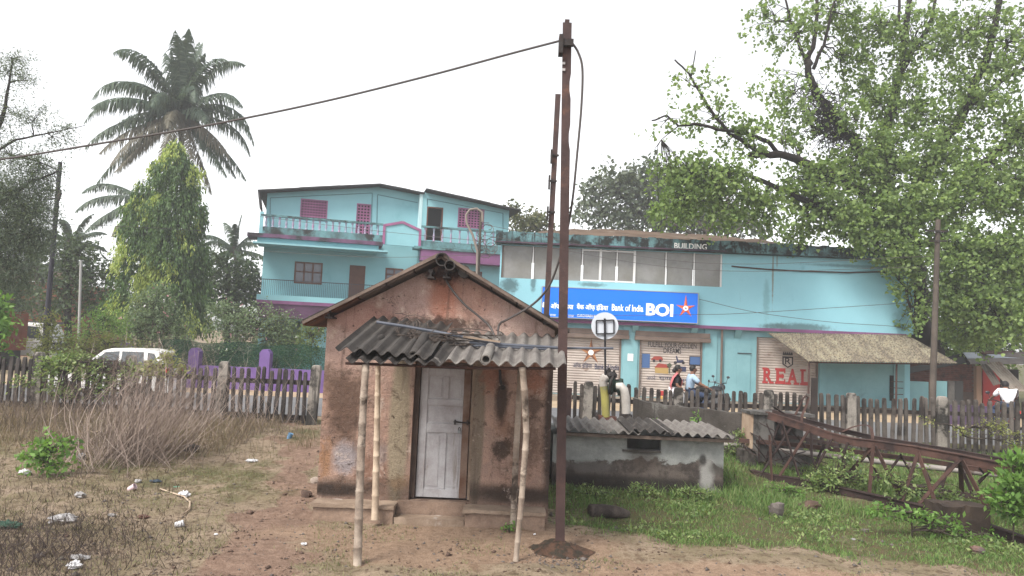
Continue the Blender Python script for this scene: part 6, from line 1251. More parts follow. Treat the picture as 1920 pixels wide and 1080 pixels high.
# ================================================================== vegetation
T_HEART = (np.array([(0, 0, 0), (.08, .36, .05), (.38, .44, .09), (1, 0, -.06), (.38, -.44, .09), (.08, -.36, .05)]), np.array([(0, 1, 2, 3), (0, 3, 4, 5)]))
T_OVAL = (np.array([(0, 0, 0), (.45, .27, .05), (1, 0, -.04), (.45, -.27, .05)]), np.array([(0, 1, 2, 3)]))
T_LANCE = (np.array([(0, 0, 0), (.4, .12, .03), (1, 0, -.05), (.4, -.12, .03)]), np.array([(0, 1, 2, 3)]))
def nrmz(a): return a / np.maximum(np.linalg.norm(a, axis=-1, keepdims=True), 1e-9)
def leaves(pos, size, rng, tmpl, dirs=None, wild=1.0, down=.25, flat=.4):
    """vertex and face arrays for one leaf per position"""
    tv, tf = tmpl; n = len(pos); d = rng.normal(size=(n, 3)) * wild
    if dirs is not None: d = d + dirs
    d[:, 2] -= down; d = nrmz(d); nn = rng.normal(size=(n, 3)); nn[:, 2] += flat * 2; nn = nn - d * (nn * d).sum(-1, keepdims=True); nn = nrmz(nn); b = np.cross(nn, d)
    s_ = np.asarray(size).reshape(-1, 1, 1) * np.ones((n, 1, 1)); v = pos[:, None, :] + s_ * (tv[None, :, 0:1] * d[:, None, :] + tv[None, :, 1:2] * b[:, None, :] + tv[None, :, 2:3] * nn[:, None, :])
    f = tf[None] + (np.arange(n) * len(tv))[:, None, None]; return v.reshape(-1, 3), f.reshape(-1, tf.shape[1])
def cat(parts):
    vs, fs, b = [], [], 0
    for v, f in parts: vs.append(v); fs.append(f + b); b += len(v)
    return np.concatenate(vs), np.concatenate(fs)
def ell(u, v, y, ru, rv, rd=None):                               # ellipsoid of foliage seen at a pixel: centre and radii in metres
    c = P(u, v, y); k = y / FPX; return np.array(c), np.array((ru * k, (rd if rd else max(ru, rv) * .8) * k, rv * k))
def in_ell(rng, c, r, n, shell=.35):
    d = nrmz(rng.normal(size=(n, 3))); q = rng.random((n, 1)) ** shell; return c + d * r * q
def curve(a, b, k=4, sag=0.0, rng=None, jit=.06):
    a, b = np.array(a, float), np.array(b, float); L = np.linalg.norm(b - a); out = []
    for i in range(k + 1):
        t = i / k; p = a + (b - a) * t; p[2] += sag * L * math.sin(math.pi * t) * .5
        if rng is not None and 0 < i < k: p = p + rng.normal(size=3) * jit * L
        out.append(V(p))
    return out
M_bark = wmat('grey_brown_bark', C(108, 94, 84, .52), C(78, 66, 60, .48), 3, stain=C(132, 120, 110, .52), st=(2, .55, .7), fine=.25, bsc=25, bump=.7)
M_barkd = wmat('dark_bark', C(74, 62, 56, .5), C(52, 44, 42, .46), 3, fine=.25, bsc=25, bump=.7)
def sprig_tree(name, label, blobs, leaf, mats, limbs, seed, tmpl=T_OVAL, per=9, sprig=.5, bark=None, down=.25, flat=.3, cat_='tree', group=None, shell=.4, twig=.012, twigs=True, loc=None, trunk_name='trunk', crown_name='crown', split=None, hole=0.0):
    """limbs: list of ([points], r0, r1); blobs: (centre, radii, sprigs). Leaves hang on sprigs scattered through the blobs, each joined by a twig to the nearest limb"""
    rng = np.random.default_rng(seed); base = loc or tuple(limbs[0][0][0]); t = thing(name, label, cat_, base, 0, group); g = G(); nodes = []
    for pts, r0, r1 in limbs:
        k = len(pts); pts = [V(p) for p in pts]; fine = []; rr_ = []
        for i in range(k - 1):
            for q in range(4):
                fine.append(pts[i].lerp(pts[i + 1], q / 4) + V(tuple(rng.normal(size=3) * (.0 if q == 0 else .25) * lerp(r0, r1, i / k)))); rr_.append(lerp(r0, r1, (i + q / 4) / (k - 1)))
        fine.append(pts[-1]); rr_.append(r1); g.tube(fine, rr_, 8 if r0 > .1 else 5); nodes += [np.array(p) for p in fine[len(fine) // 4:]]
    nodes = np.array(nodes) if nodes else np.array([base]); pos, dirs, tg = [], [], G()
    for c, r, n in blobs:
        pts = in_ell(rng, c, r, n, shell)
        if hole:
            keep = np.array([mnoise.noise(V(p) * (1.6 / max(r[0], .3)) + V((seed, 0, 0))) > -hole * .5 + .0 for p in pts]); pts = pts[keep]
        hub = c + (nodes[np.argmin(((nodes - c) ** 2).sum(1))] - c) * .35
        if twigs: tg.tube(curve(nodes[np.argmin(((nodes - c) ** 2).sum(1))], hub, 4, .1, rng, .05), [max(twig * 2.2, .02)] * 3 + [twig * 1.6] * 2, 4, False)
        for p in pts:
            a = hub if rng.random() < .6 else nodes[np.argmin(((nodes - p) ** 2).sum(1))]
            w = curve(a, p, 3, .15, rng, .06)
            if twigs and rng.random() < .55: tg.tube(w, [twig * 1.3, twig, twig * .7, twig * .4], 3, False)
            e = np.array(w[-1]); d = nrmz(e - np.array(w[-2])); L = sprig * rng.uniform(.6, 1.3)
            q = rng.random((per, 1)); pp_ = e + d * (q - .5) * L + rng.normal(size=(per, 3)) * L * .22; pp_[:, 2] -= (q[:, 0]) * L * down * .6
            pos.append(pp_); dirs.append(np.repeat(d[None], per, 0))
    pos = np.concatenate(pos); dirs = np.concatenate(dirs); size = leaf * rng.uniform(.5, 1.35, len(pos))
    obj(trunk_name, g, bark or M_bark, t, smooth='all')
    if twigs and tg.v: o_ = obj('twigs', tg, bark or M_bark, t); o_['kind'] = 'stuff'
    if split and len(mats) > 1:
        m_ = rng.random(len(pos)) < split(pos)
        for nm, sel, mm in ((crown_name, ~m_, mats[0]), ('young_leaves', m_, mats[1])):
            if sel.any(): v, f = leaves(pos[sel], size[sel], rng, tmpl, dirs[sel] * .6, 1, down, flat); o_ = np_mesh(nm, v, f, mm, t); o_['kind'] = 'stuff'
    else:
        v, f = leaves(pos, size, rng, tmpl, dirs * .6, 1, down, flat); o_ = np_mesh(crown_name, v, f, mats[0], t); o_['kind'] = 'stuff'
    return t
L_fig = leafmat('fig_leaves', [C(106, 134, 68, .82), C(120, 150, 76, .86), C(134, 162, 84, .9), C(150, 174, 94, .94), C(112, 138, 76, .82), C(128, 154, 86, .86)], .48)
L_figd = leafmat('shaded_fig_leaves', [C(62, 80, 44, .6), C(84, 104, 54, .62), C(106, 124, 64, .64)], .36)
L_dark = leafmat('dark_leaves', [C(66, 86, 60, .66), C(82, 104, 70, .7), C(100, 120, 82, .74)], .32)
L_grey = leafmat('grey_green_leaves', [C(84, 98, 80, .66), C(104, 118, 94, .68), C(122, 134, 104, .7)], .3)
L_feath = leafmat('feathery_leaves', [C(88, 106, 90, .7), C(108, 126, 104, .74), C(124, 138, 110, .74)], .35)
L_ash = leafmat('column_tree_leaves', [C(66, 98, 54, .72), C(86, 120, 62, .76), C(106, 140, 72, .8)], .36)
L_young = leafmat('yellow_green_leaves', [C(160, 180, 80, .85), C(184, 196, 92, .88), C(140, 168, 78, .82)], .45)
L_bush = leafmat('bush_leaves', [C(100, 124, 92, .74), C(122, 146, 108, .78), C(144, 164, 122, .8), C(86, 110, 80, .72)], .35)
L_bushg = leafmat('fresh_bush_leaves', [C(104, 130, 72, .62), C(128, 150, 84, .66), C(146, 162, 88, .68)], .36)
L_bright = leafmat('bright_green_leaves', [C(112, 160, 64, .68), C(136, 182, 76, .72), C(90, 136, 56, .64)], .42)
L_weed = leafmat('weed_leaves', [C(104, 136, 74, .78), C(132, 160, 88, .82), C(158, 174, 104, .84), C(90, 118, 72, .74)], .4)
L_yell = leafmat('yellowing_weed_leaves', [C(150, 160, 76, .68), C(170, 172, 92, .7), C(128, 146, 72, .64)], .38)
# ------------------------------------------------------------------ the big fig tree over the bank's right corner
def pts3(*q): return [P(*a) for a in q]
fl = [(pts3((1770, 790, 32.5), (1745, 690, 32.4), (1715, 560, 32), (1690, 450, 31.5), (1672, 390, 31)), .75, .5),
      (pts3((1672, 390, 31), (1640, 330, 30.5), (1605, 275, 30.2), (1560, 222, 30), (1530, 175, 30), (1516, 140, 30), (1514, 112, 30)), .25, .12),
      (pts3((1514, 112, 30), (1526, 80, 30), (1532, 30, 30), (1530, -60, 30)), .12, .05), (pts3((1516, 125, 30), (1504, 98, 30), (1482, 40, 30), (1462, -50, 30)), .1, .03), (pts3((1525, 130, 30), (1545, 85, 29.8), (1560, 20, 29.6), (1580, -60, 29.5)), .08, .04),
      (pts3((1672, 390, 31), (1645, 300, 31.2), (1668, 215, 31.4), (1690, 130, 31.5), (1698, 70, 31.5), (1712, -60, 31.5)), .28, .1), (pts3((1690, 135, 31.5), (1735, 60, 31.6), (1770, -50, 31.6)), .12, .05), (pts3((1695, 100, 31.5), (1685, 40, 31), (1690, -60, 31)), .09, .05),
      (pts3((1680, 420, 31.2), (1740, 320, 30.5), (1810, 200, 30), (1850, 110, 29.6), (1880, -40, 29.4)), .3, .1), (pts3((1700, 440, 31.2), (1800, 340, 30), (1900, 260, 29), (2020, 190, 28.4)), .26, .1), (pts3((1810, 205, 30), (1880, 150, 29.5), (1990, 90, 29)), .12, .05),
      (pts3((1668, 385, 30.8), (1590, 348, 29.5), (1520, 310, 28.6), (1462, 289, 28), (1405, 290, 27.6)), .22, .12), (pts3((1425, 290, 27.7), (1390, 262, 27.5), (1368, 252, 27.4), (1335, 210, 27.3), (1304, 160, 27.2), (1292, 138, 27.2), (1265, 112, 27.2)), .09, .03),
      (pts3((1462, 289, 28), (1440, 265, 27.8), (1400, 250, 27.5), (1345, 243, 27.2), (1300, 232, 27), (1272, 236, 27), (1250, 216, 27), (1222, 226, 27)), .09, .03), (pts3((1296, 143, 27.2), (1304, 95, 27.2)), .03, .02), (pts3((1272, 236, 27), (1240, 262, 27)), .025, .015),
      (pts3((1680, 440, 31), (1590, 410, 29.5), (1500, 372, 28.6), (1420, 335, 28), (1350, 320, 27.6)), .2, .05), (pts3((1690, 460, 31), (1770, 450, 29.5), (1830, 500, 28.6), (1870, 590, 28)), .2, .06), (pts3((1700, 520, 31.5), (1650, 470, 29.4), (1700, 540, 28.9), (1715, 610, 28.8)), .12, .03)]
fb = [  # u, v, depth, ru, rv, sprigs
    (1300, 165, 27.2, 60, 50, 22), (1250, 225, 27, 45, 40, 12), (1345, 225, 27.3, 65, 45, 30), (1410, 260, 27.6, 60, 50, 60), (1285, 320, 27.4, 70, 50, 100), (1360, 340, 27.6, 75, 60, 120), (1265, 380, 27.6, 50, 40, 60), (1430, 390, 27.8, 70, 50, 90), (1330, 395, 27.8, 70, 40, 50),
    (1440, 40, 30, 50, 55, 36), (1500, 60, 30, 60, 70, 50), (1470, 180, 29, 70, 60, 70), (1480, 255, 29.5, 50, 50, 40), (1560, 250, 32, 50, 60, 40), (1590, 110, 31, 50, 70, 60), (1590, 215, 29.2, 40, 40, 26), (1640, 260, 29.4, 40, 40, 34), (1560, 20, 30, 70, 50, 70), (1640, 60, 30.8, 70, 70, 130), (1640, 180, 30.8, 60, 70, 140), (1720, 80, 31, 80, 80, 150), (1730, 200, 30.5, 70, 80, 160), (1810, 60, 30, 80, 80, 150), (1830, 180, 29.5, 70, 80, 150), (1900, 90, 29, 70, 90, 140), (1910, 240, 28.6, 70, 80, 150),
    (1520, 340, 28.8, 70, 50, 130), (1590, 320, 29.6, 60, 60, 130), (1680, 300, 30, 70, 70, 170), (1770, 290, 29.8, 70, 70, 170), (1560, 400, 29, 80, 45, 150), (1650, 400, 29.4, 70, 50, 160), (1740, 390, 29, 80, 60, 170), (1840, 350, 28.5, 80, 70, 180), (1920, 360, 28, 60, 80, 140), (1620, 450, 28.7, 40, 28, 50), (1690, 470, 28.6, 50, 45, 80), (1800, 470, 28.4, 80, 60, 180), (1890, 480, 28, 70, 70, 170), (1850, 570, 28.4, 80, 50, 160), (1790, 560, 28.8, 50, 60, 80), (1910, 590, 28, 60, 60, 110), (1820, 625, 29.5, 60, 30, 50), (1715, 575, 28.7, 16, 70, 22), (1685, 540, 28.6, 14, 18, 7), (1700, 500, 28.5, 30, 30, 26), (1450, 470, 29, 0, 0, 0), (1495, 440, 29.2, 40, 24, 26), (1760, 640, 33, 60, 60, 60), (1850, 660, 33.5, 80, 40, 60)]
blobs = [(*ell(u, v, y, ru, rv), n * (1.3 if v > 270 and u > 1480 else 1.15 if v > 270 else .95)) for u, v, y, ru, rv, n in fb if n]
blobs = [(c, r, max(4, int(n * .85))) for c, r, n in blobs]
fig = sprig_tree('fig_tree', 'big airy light green tree with heart shaped leaves over the right corner of the bank', blobs, (.142), [L_fig], fl, 11, T_HEART, 15, .55, M_barkd, .45, .25, shell=.5, twig=.016)
g = G(); rnd = random.Random(12)
for i in range(620):
    c_ = P(rnd.gauss(1552, 22) , rnd.gauss(225, 34), 29.8); c_.x += (c_.z - P(1552, 225, 29.8).z) * -.35; a = V((rnd.gauss(0, 1), rnd.gauss(0, 1), rnd.gauss(0, 1))).normalized() * rnd.uniform(.2, .45); g.tube([c_ - a, c_ + V((0, 0, -.06)), c_ + a], .014, 3, False)
obj('root_tangle', g, M_barkd, fig)['kind'] = 'stuff'
# ------------------------------------------------------------------ trees behind the bank and the house
sprig_tree('shade_tree', 'hazy dark grey green tree rising behind the roof of the bank', [(*ell(u, v, 56, ru, rv), n) for u, v, ru, rv, n in ((1150, 350, 60, 45, 120), (1220, 345, 70, 45, 150), (1300, 370, 70, 50, 150), (1130, 405, 60, 35, 90), (1210, 405, 70, 35, 110), (1350, 410, 60, 30, 90), (1290, 415, 60, 30, 90), (1400, 420, 50, 25, 50))], .42, [L_grey], [(pts3((1230, 700, 57), (1235, 500, 57), (1230, 400, 57)), .6, .35), (pts3((1235, 460, 57), (1290, 400, 57), (1330, 350, 57)), .3, .1), (pts3((1232, 430, 57), (1180, 380, 57), (1140, 340, 57)), .25, .08)], 21, T_OVAL, 10, 1.3, M_bark, twig=.03)
sprig_tree('shade_tree', 'bare twiggy grey tree behind the roof of the bank right of the dark tree', [(*ell(u, v, 48, ru, rv), n) for u, v, ru, rv, n in ((1300, 380, 60, 50, 34), (1380, 390, 60, 45, 34), (1250, 400, 50, 30, 20))], .2, [L_weed], [(pts3((1330, 700, 48), (1330, 520, 48), (1325, 430, 48)), .3, .16), (pts3((1325, 440, 48), (1290, 390, 48), (1270, 340, 48)), .13, .03), (pts3((1325, 440, 48), (1360, 380, 48), (1385, 340, 48)), .13, .03), (pts3((1328, 460, 48), (1400, 420, 48), (1440, 380, 48)), .1, .03), (pts3((1322, 450, 48), (1262, 420, 48), (1215, 395, 48)), .1, .03)], 22, T_OVAL, 6, 1.0, M_bark, twig=.022)
sprig_tree('garden_tree', 'small yellowish green tree between the house roof and the bank roof', [(*ell(u, v, 50, ru, rv), n) for u, v, ru, rv, n in ((985, 415, 40, 26, 90), (962, 395, 16, 18, 20), (1015, 418, 20, 18, 30))], .3, [leafmat('olive_leaves', [C(96, 110, 66, .6), C(124, 130, 82, .64), C(140, 134, 92, .62)], .3)], [(pts3((985, 700, 50), (985, 440, 50)), .25, .12)], 23, T_OVAL, 10, .8, M_bark)
sprig_tree('shade_tree', 'dense dark green trees closing the view behind the brick shack at right', [(*ell(u, v, 41, ru, rv), n) for u, v, ru, rv, n in ((1750, 560, 50, 60, 130), (1830, 520, 70, 60, 170), (1920, 540, 70, 70, 190), (1790, 630, 60, 40, 110), (1880, 630, 80, 40, 150), (1990, 580, 70, 80, 150), (1735, 640, 30, 40, 60))], .26, [L_dark], [(pts3((1840, 740, 41), (1842, 600, 41), (1840, 520, 41)), .3, .12), (pts3((1842, 640, 41), (1900, 580, 41), (1930, 530, 41)), .14, .05)], 24, T_OVAL, 12, .9, M_barkd, twig=.02)
# ------------------------------------------------------------------ left side trees
sprig_tree('feathery_tree', 'airy grey green feathery tree at the upper left edge', [(*ell(u, v, 23, ru, rv), n) for u, v, ru, rv, n in ((10, 140, 40, 40, 34), (30, 112, 35, 20, 24), (50, 150, 20, 14, 14), (-10, 220, 60, 40, 70), (60, 215, 40, 30, 30), (100, 258, 40, 28, 26), (125, 240, 30, 10, 10), (20, 290, 70, 45, 80), (75, 320, 40, 40, 50), (20, 370, 60, 50, 300), (60, 400, 50, 40, 200), (95, 360, 22, 20, 30), (15, 440, 60, 50, 340), (0, 510, 60, 50, 300), (70, 450, 40, 30, 110), (60, 320, 50, 30, 60), (-50, 400, 60, 120, 200), (55, 470, 30, 30, 30), (15, 560, 40, 30, 50))], .1, [L_feath], [(pts3((-120, 800, 23), (-100, 600, 23), (-70, 480, 23), (-40, 400, 23)), .3, .2), (pts3((-60, 440, 23), (0, 380, 23), (60, 340, 23), (110, 320, 22.8)), .1, .02), (pts3((-50, 420, 23), (-20, 300, 23), (10, 200, 23), (25, 110, 23)), .12, .02), (pts3((-30, 300, 23), (30, 262, 23), (90, 250, 23), (160, 235, 23)), .05, .01), (pts3((-40, 440, 23), (20, 430, 23), (80, 390, 23)), .08, .02), (pts3((-20, 300, 23), (40, 295, 23), (64, 300, 22.9), (104, 316, 22.8)), .04, .012)], 31, T_LANCE, 26, .5, M_barkd, .15, .5, twig=.008)
masses = [('garden_tree', 'mid green bushy tree between the left pole and the column tree', ((125, 480, 60, 40, 110), (180, 520, 60, 55, 150), (120, 550, 60, 50, 120), (195, 590, 40, 40, 70), (150, 460, 30, 20, 26)), 36, .2, L_dark), ('garden_tree', 'dark round tree filling the gap between the column tree and the turquoise house', ((425, 505, 60, 45, 170), (445, 560, 50, 45, 130), (395, 560, 40, 50, 90), (475, 530, 26, 50, 60)), 41, .24, L_dark), ('garden_tree', 'dark tree below the feathery tree at the far left', ((30, 600, 60, 36, 40), (60, 545, 36, 40, 40), (10, 540, 40, 30, 40)), 39, .2, L_dark)]
for i, (nm, lb, bl_, y, lf, mt) in enumerate(masses):
    u0 = bl_[0][0]; sprig_tree(nm, lb, [(*ell(u, v, y, ru, rv), n) for u, v, ru, rv, n in bl_], lf, [mt], [(pts3((u0, 690, y), (u0 + 4, 560, y), (u0, bl_[0][1], y)), .2, .08)], 40 + i, T_OVAL, 11, .8, M_barkd)
# column tree: two drooping spires
def column_tree():
    rng = np.random.default_rng(5); y = 35.5; t = thing('column_tree', 'tall columnar tree with drooping leaves and bright yellow green tips left of the house', 'tree', tuple(P(325, 690, y))); pd, dd, py, dy_ = [], [], [], []
    g = G(); spires = [((332, 690), (330, 262), [(262, 5), (285, 26), (320, 40), (370, 48), (430, 52), (540, 57), (610, 60)]), ((262, 690), (268, 335), [(335, 6), (365, 22), (410, 36), (480, 46), (540, 54), (600, 54)])]
    for (b, tp_, prof) in spires:
        g.tube([P(*b, y), P((b[0] + tp_[0]) / 2, (b[1] + tp_[1]) / 2, y), P(*tp_, y)], [.16, .1, .02], 7); k = y / FPX
        for i in range(2700 if b[0] > 300 else 1300):
            v = tp_[1] + (610 - tp_[1]) * rng.random() ** .8; rad_ = np.interp(v, [q[0] for q in prof], [q[1] for q in prof]) * k; rad_ *= 1 + .28 * math.sin(v * .13 + b[0]) * math.sin(v * .047)
            a = rng.random() * 2 * math.pi; q = rng.random() ** .35 * rad_ * rng.uniform(.75, 1.12); cx = np.interp(v, [tp_[1], 690], [tp_[0], b[0]]); c_ = P(cx, v, y); p = np.array((c_.x + q * math.cos(a), c_.y + q * math.sin(a), c_.z)); out = np.array((math.cos(a), math.sin(a), 0)); n = 13; ln = rng.uniform(.35, .8); s_ = rng.random((n, 1))
            pp_ = p + out * s_ * .16 - np.array((0, 0, 1)) * s_ * ln + rng.normal(size=(n, 3)) * .055; di = out * .5 + np.array((0, 0, -1.3)); yv = q > rad_ * .7 and mnoise.noise(V(p) * .8) > (.3 if b[0] > 300 and v > 330 else -.02)
            (py if yv else pd).append(pp_); (dy_ if yv else dd).append(np.repeat(di[None], n, 0))
    obj('trunk', g, M_barkd, t)
    for nm, a, b, m in (('crown', pd, dd, L_ash), ('young_leaves', py, dy_, L_young)):
        a, b = np.concatenate(a), np.concatenate(b); v, f = leaves(a, .2 * rng.uniform(.7, 1.2, len(a)), rng, T_LANCE if False else (T_LANCE[0] * np.array((1, 1.5, 1)), T_LANCE[1]), b, .4, .2, .2); np_mesh(nm, v, f, m, t)['kind'] = 'stuff'
column_tree()
# coconut palms: each frond a piece
L_palm = leafmat('palm_fronds', [C(68, 92, 76, .58), C(88, 110, 90, .62), C(110, 130, 104, .66)], .24); L_palmd = leafmat('dry_palm_fronds', [C(122, 116, 98, .56), C(138, 130, 110, .58)], .22)
M_ptrunk = wmat('palm_trunk', C(126, 112, 102, .55), C(98, 86, 80, .5), 2, fine=.2, bump=.4)
def frond(t, c, az, el, L, droop, rng, m, lw=.05, ll=.75):
    c = np.array(c); d0 = np.array((math.cos(az) * math.cos(el), math.sin(az) * math.cos(el), math.sin(el))); n = 26; pts = []; p = c.copy(); d = d0.copy()
    for i in range(n + 1):
        pts.append(p.copy()); d = d + np.array((0, 0, -droop * (.15 + 2.6 * (i / n) ** 1.6) / n)); d /= np.linalg.norm(d); p = p + d * L / n
    pts = np.array(pts); vs, fs = [], []; g = G(); g.tube([V(q) for q in pts[::3]], list(np.linspace(.05, .012, len(pts[::3]))), 4); b = 0
    for i in range(2, n + 1):
        for rep in range(3):
            t_ = (i - rep / 3) / n; q = pts[min(n, i)] * (1 - rep / 3) + pts[i - 1] * rep / 3
            if rng.random() < .12: continue
            dd = nrmz(pts[i] - pts[i - 1]); sd_ = np.cross(dd, (0, 0, 1)); sd_ = nrmz(sd_) if np.linalg.norm(sd_) > .05 else np.array((1, 0, 0)); le = ll * math.sin(math.pi * min(1, .12 + t_ * .88)) ** .55 * rng.uniform(.75, 1.2)
            if le < .05: le = .1
            for s_ in (-1, 1):
                o = nrmz(sd_ * s_ + dd * (.45 + .3 * rng.random()) + np.array((0, 0, -.35 - .5 * rng.random()))); m1 = q + o * le * .36; o2 = nrmz(o + rng.normal(size=3) * .2 + np.array((0, 0, -1.6 - 1.6 * rng.random()))); e = m1 + o2 * le * .5; w_ = dd * lw * .5
                vs += [q - w_, q + w_, m1 + w_, m1 - w_, e + w_ * .2, e - w_ * .2]; fs += [(b, b + 1, b + 2, b + 3), (b + 3, b + 2, b + 4, b + 5)]; b += 6
    nv = len(g.v); allv = np.concatenate([np.array(g.v), np.array(vs)]); q4 = [f for f in g.f if len(f) == 4]; np_mesh('frond', allv, np.concatenate([np.array(q4), np.array(fs) + nv]), m, t)
def palm(label, base, crown, L, nf, seed, lw=.06, ll=.9, group='coconut palms', r0=.2, spec=None):
    rng = np.random.default_rng(seed); t = thing('coconut_palm', label, 'palm tree', tuple(base), 0, group); b, c = V(base), V(crown); obj('trunk', G().tube([b, b.lerp(c, .5) + V((.2, 0, 0)), c], [r0, r0 * .75, r0 * .6], 10), M_ptrunk, t, smooth='all')
    if spec:
        for az, el, l_, dr, dry in spec: frond(t, c, math.radians(az) + rng.normal() * .05, math.radians(el), l_, dr, rng, L_palmd if dry else L_palm, lw, ll)
    else:
        for k in range(nf): frond(t, c, k * 2.4 + rng.normal() * .15, math.radians(75 - 115 * (k / nf) + rng.normal() * 6), L * rng.uniform(.85, 1.1), rng.uniform(.9, 1.7), rng, L_palm, lw, ll)
    obj('crown_heart', G().ball(c + V((0, 0, -.1)), (.3, .3, .45), 10, 8), M_ptrunk, t, smooth='all')
    return t
PYD = 46
sp = []
for az, el, l_, dr, dry in ((100, 86, 4.2, .3, 0), (75, 80, 4.2, .6, 0), (300, 80, 4.0, .8, 0), (180, 80, 3.9, .8, 0), (10, 78, 4.0, .9, 0), (250, 84, 3.8, .4, 0), (60, 76, 4.6, .9, 0), (150, 72, 4.4, 1.2, 0), (20, 66, 4.6, 1.5, 0), (200, 62, 4.6, 1.6, 0), (280, 74, 4.2, 1.3, 0), (330, 62, 4.4, 1.7, 0), (240, 60, 4.4, 1.6, 0),
                            (0, 40, 4.4, 1.7, 0), (180, 42, 4.8, 1.9, 0), (45, 36, 4.2, 1.6, 0), (135, 36, 4.2, 1.6, 0), (215, 34, 4.6, 1.8, 0), (310, 34, 4.4, 1.9, 0), (265, 30, 4.2, 1.8, 0),
                            (190, 12, 4.9, 1.5, 0), (-10, 12, 4.6, 1.9, 0), (160, 2, 4.8, 1.2, 0), (20, 0, 4.4, 1.5, 0), (225, 4, 4.6, 1.4, 0), (320, 0, 4.4, 1.5, 0), (90, 8, 4, 1.6, 0), (275, -8, 4.2, 1.3, 1),
                            (200, -22, 4.8, .9, 1), (-20, -26, 4.6, .9, 1), (240, -34, 4.4, .7, 1), (310, -38, 4.6, .6, 1), (170, -32, 4.4, .7, 1), (265, -50, 4.2, .4, 1), (20, -40, 4.2, .5, 0), (350, -48, 5.2, .5, 0), (5, -30, 5.4, .8, 0), (185, -42, 5.2, .5, 0), (200, -10, 5.4, 1.3, 0), (335, -58, 4.8, .3, 1), (225, -55, 4.8, .3, 1)): sp.append((az + (az * 7 % 23) - 11, el + (az * 3 % 13) - 6, l_ * (1.0 + .34 * ((az * 13 + 7) % 17) / 17), dr * (1 + .25 * math.sin(az)), dry))
cr_ = P(338, 212, PYD); palm('tall coconut palm rising behind the column tree at left', (P(345, 690, PYD).x, PYD, ROADZ), cr_, 4.4, 0, 3, .09, 1.35, None, .24, sp)
cr_ = P(236, 352, 47); palm('lower coconut palm with hanging fronds half hidden behind the column tree', (P(262, 690, 47).x, 47, ROADZ), P(268, 372, 47), 4.2, 0, 4, .085, 1.05, None, .2, [(178, 28, 4.4, 1.3, 0), (195, 5, 4.2, 1.2, 0), (170, -18, 4.0, .8, 0), (-5, 10, 4.6, 1.6, 0), (-20, -25, 4.4, .8, 0), (215, -30, 4, .6, 0), (330, -15, 4.4, 1, 0), (250, -45, 3.6, .4, 1), (150, -45, 3.6, .5, 0), (10, -40, 4.2, .5, 0)])
palm('young palm showing above the garden trees right of the left pole', (P(132, 700, 50).x, 50, ROADZ), P(134, 455, 50), 2.6, 12, 5, .07, .6, None, .15); palm('palm tops peeping between the dark round tree and the house roof', (P(440, 700, 56).x, 56, ROADZ), P(440, 468, 56), 3.0, 13, 6, .08, .7, None, .16); palm('low palm with yellowing fronds beside the orange house', (P(70, 700, 43).x, 43, ROADZ), P(66, 505, 43), 2.4, 10, 7, .07, .6, None, .14)
# ------------------------------------------------------------------ bushes behind the compound wall
def bush(name, label, bl_, y, leaf, mat, seed, per=10, sprig=.4, flowers=None, tmpl=T_OVAL, cat_='bush', base_v=700, group=None, base=None):
    u0 = bl_[0][0]; b = base or P(u0, base_v, y)
    if base is None: b.z = gz(b.x, b.y)
    t = sprig_tree(name, label, [(*ell(u, v, y, ru, rv), n) for u, v, ru, rv, n in bl_], leaf, [mat], [([b, P(u0, lerp(base_v, bl_[0][1], .5), y), P(u0 + 3, bl_[0][1], y)], .04 if cat_ in ('bush', 'shrub') else .012, .012)], seed, tmpl, per, sprig, M_bark, .1, .5, cat_, group, .45, .008, trunk_name='stem', crown_name='foliage')
    if flowers:
        rng = np.random.default_rng(seed + 99)
        for m, n in flowers:
            ps = np.concatenate([in_ell(rng, *ell(u, v, y, ru, rv), max(1, n // len(bl_)), .12) for u, v, ru, rv, k in bl_]); vs, fs = cat([leaves(np.repeat(ps, 3, 0), .09, rng, T_OVAL, None, 1, 0, .2)]); np_mesh('flowers', vs, fs, m, t)['kind'] = 'stuff'
    return t
M_fw = pmat('white_petals', C(236, 230, 232, .85), rough=.8, fine=0); M_fp = pmat('pink_petals', C(214, 150, 160, .75), rough=.8, fine=0)
bush('flowering_bush', 'tall grey green bush with a few pink flowers below the column tree', ((285, 580, 50, 40, 150), (255, 620, 55, 40, 150), (320, 615, 40, 50, 130), (285, 660, 76, 28, 160), (345, 665, 40, 28, 90), (300, 550, 22, 18, 34)), 30, .1, L_bush, 61, 12, .4, [(M_fp, 40), (M_fw, 14)])
bush('flowering_bush', 'broad grey green bush with pale flowers in front of the left end of the house', ((480, 610, 56, 42, 200), (430, 610, 46, 44, 150), (530, 620, 46, 40, 150), (460, 665, 76, 32, 220), (400, 670, 40, 26, 90), (520, 675, 60, 24, 110), (415, 575, 26, 22, 40), (540, 655, 44, 30, 100)), 29, .1, L_bush, 62, 12, .4, [(M_fw, 36), (M_fp, 24)])
bush('flowering_bush', 'narrow bush tight against the left eave of the pink hut across the street', ((583, 635, 24, 36, 90), (570, 670, 30, 26, 60), (596, 610, 14, 20, 26)), 28.6, .1, L_bushg, 63, 11, .35, [(M_fp, 10)])
bush('shrub', 'light green feathery shrub left of the tall pink flowered bush', ((190, 600, 40, 26, 90), (160, 630, 40, 30, 80), (220, 610, 30, 30, 60)), 28.3, .13, L_bright, 64, 9, .4, tmpl=T_LANCE)
bush('shrub', 'yellow green shrub in front of the white truck', ((90, 610, 22, 26, 46), (110, 645, 40, 24, 70), (75, 650, 30, 24, 40)), 24.6, .1, L_yell, 65, 9, .35)
bush('shrub', 'olive green shrub behind the white car', ((200, 645, 50, 22, 90), (150, 655, 50, 22, 80), (240, 655, 40, 20, 50)), 25.6, .1, L_yell, 66, 9, .35)
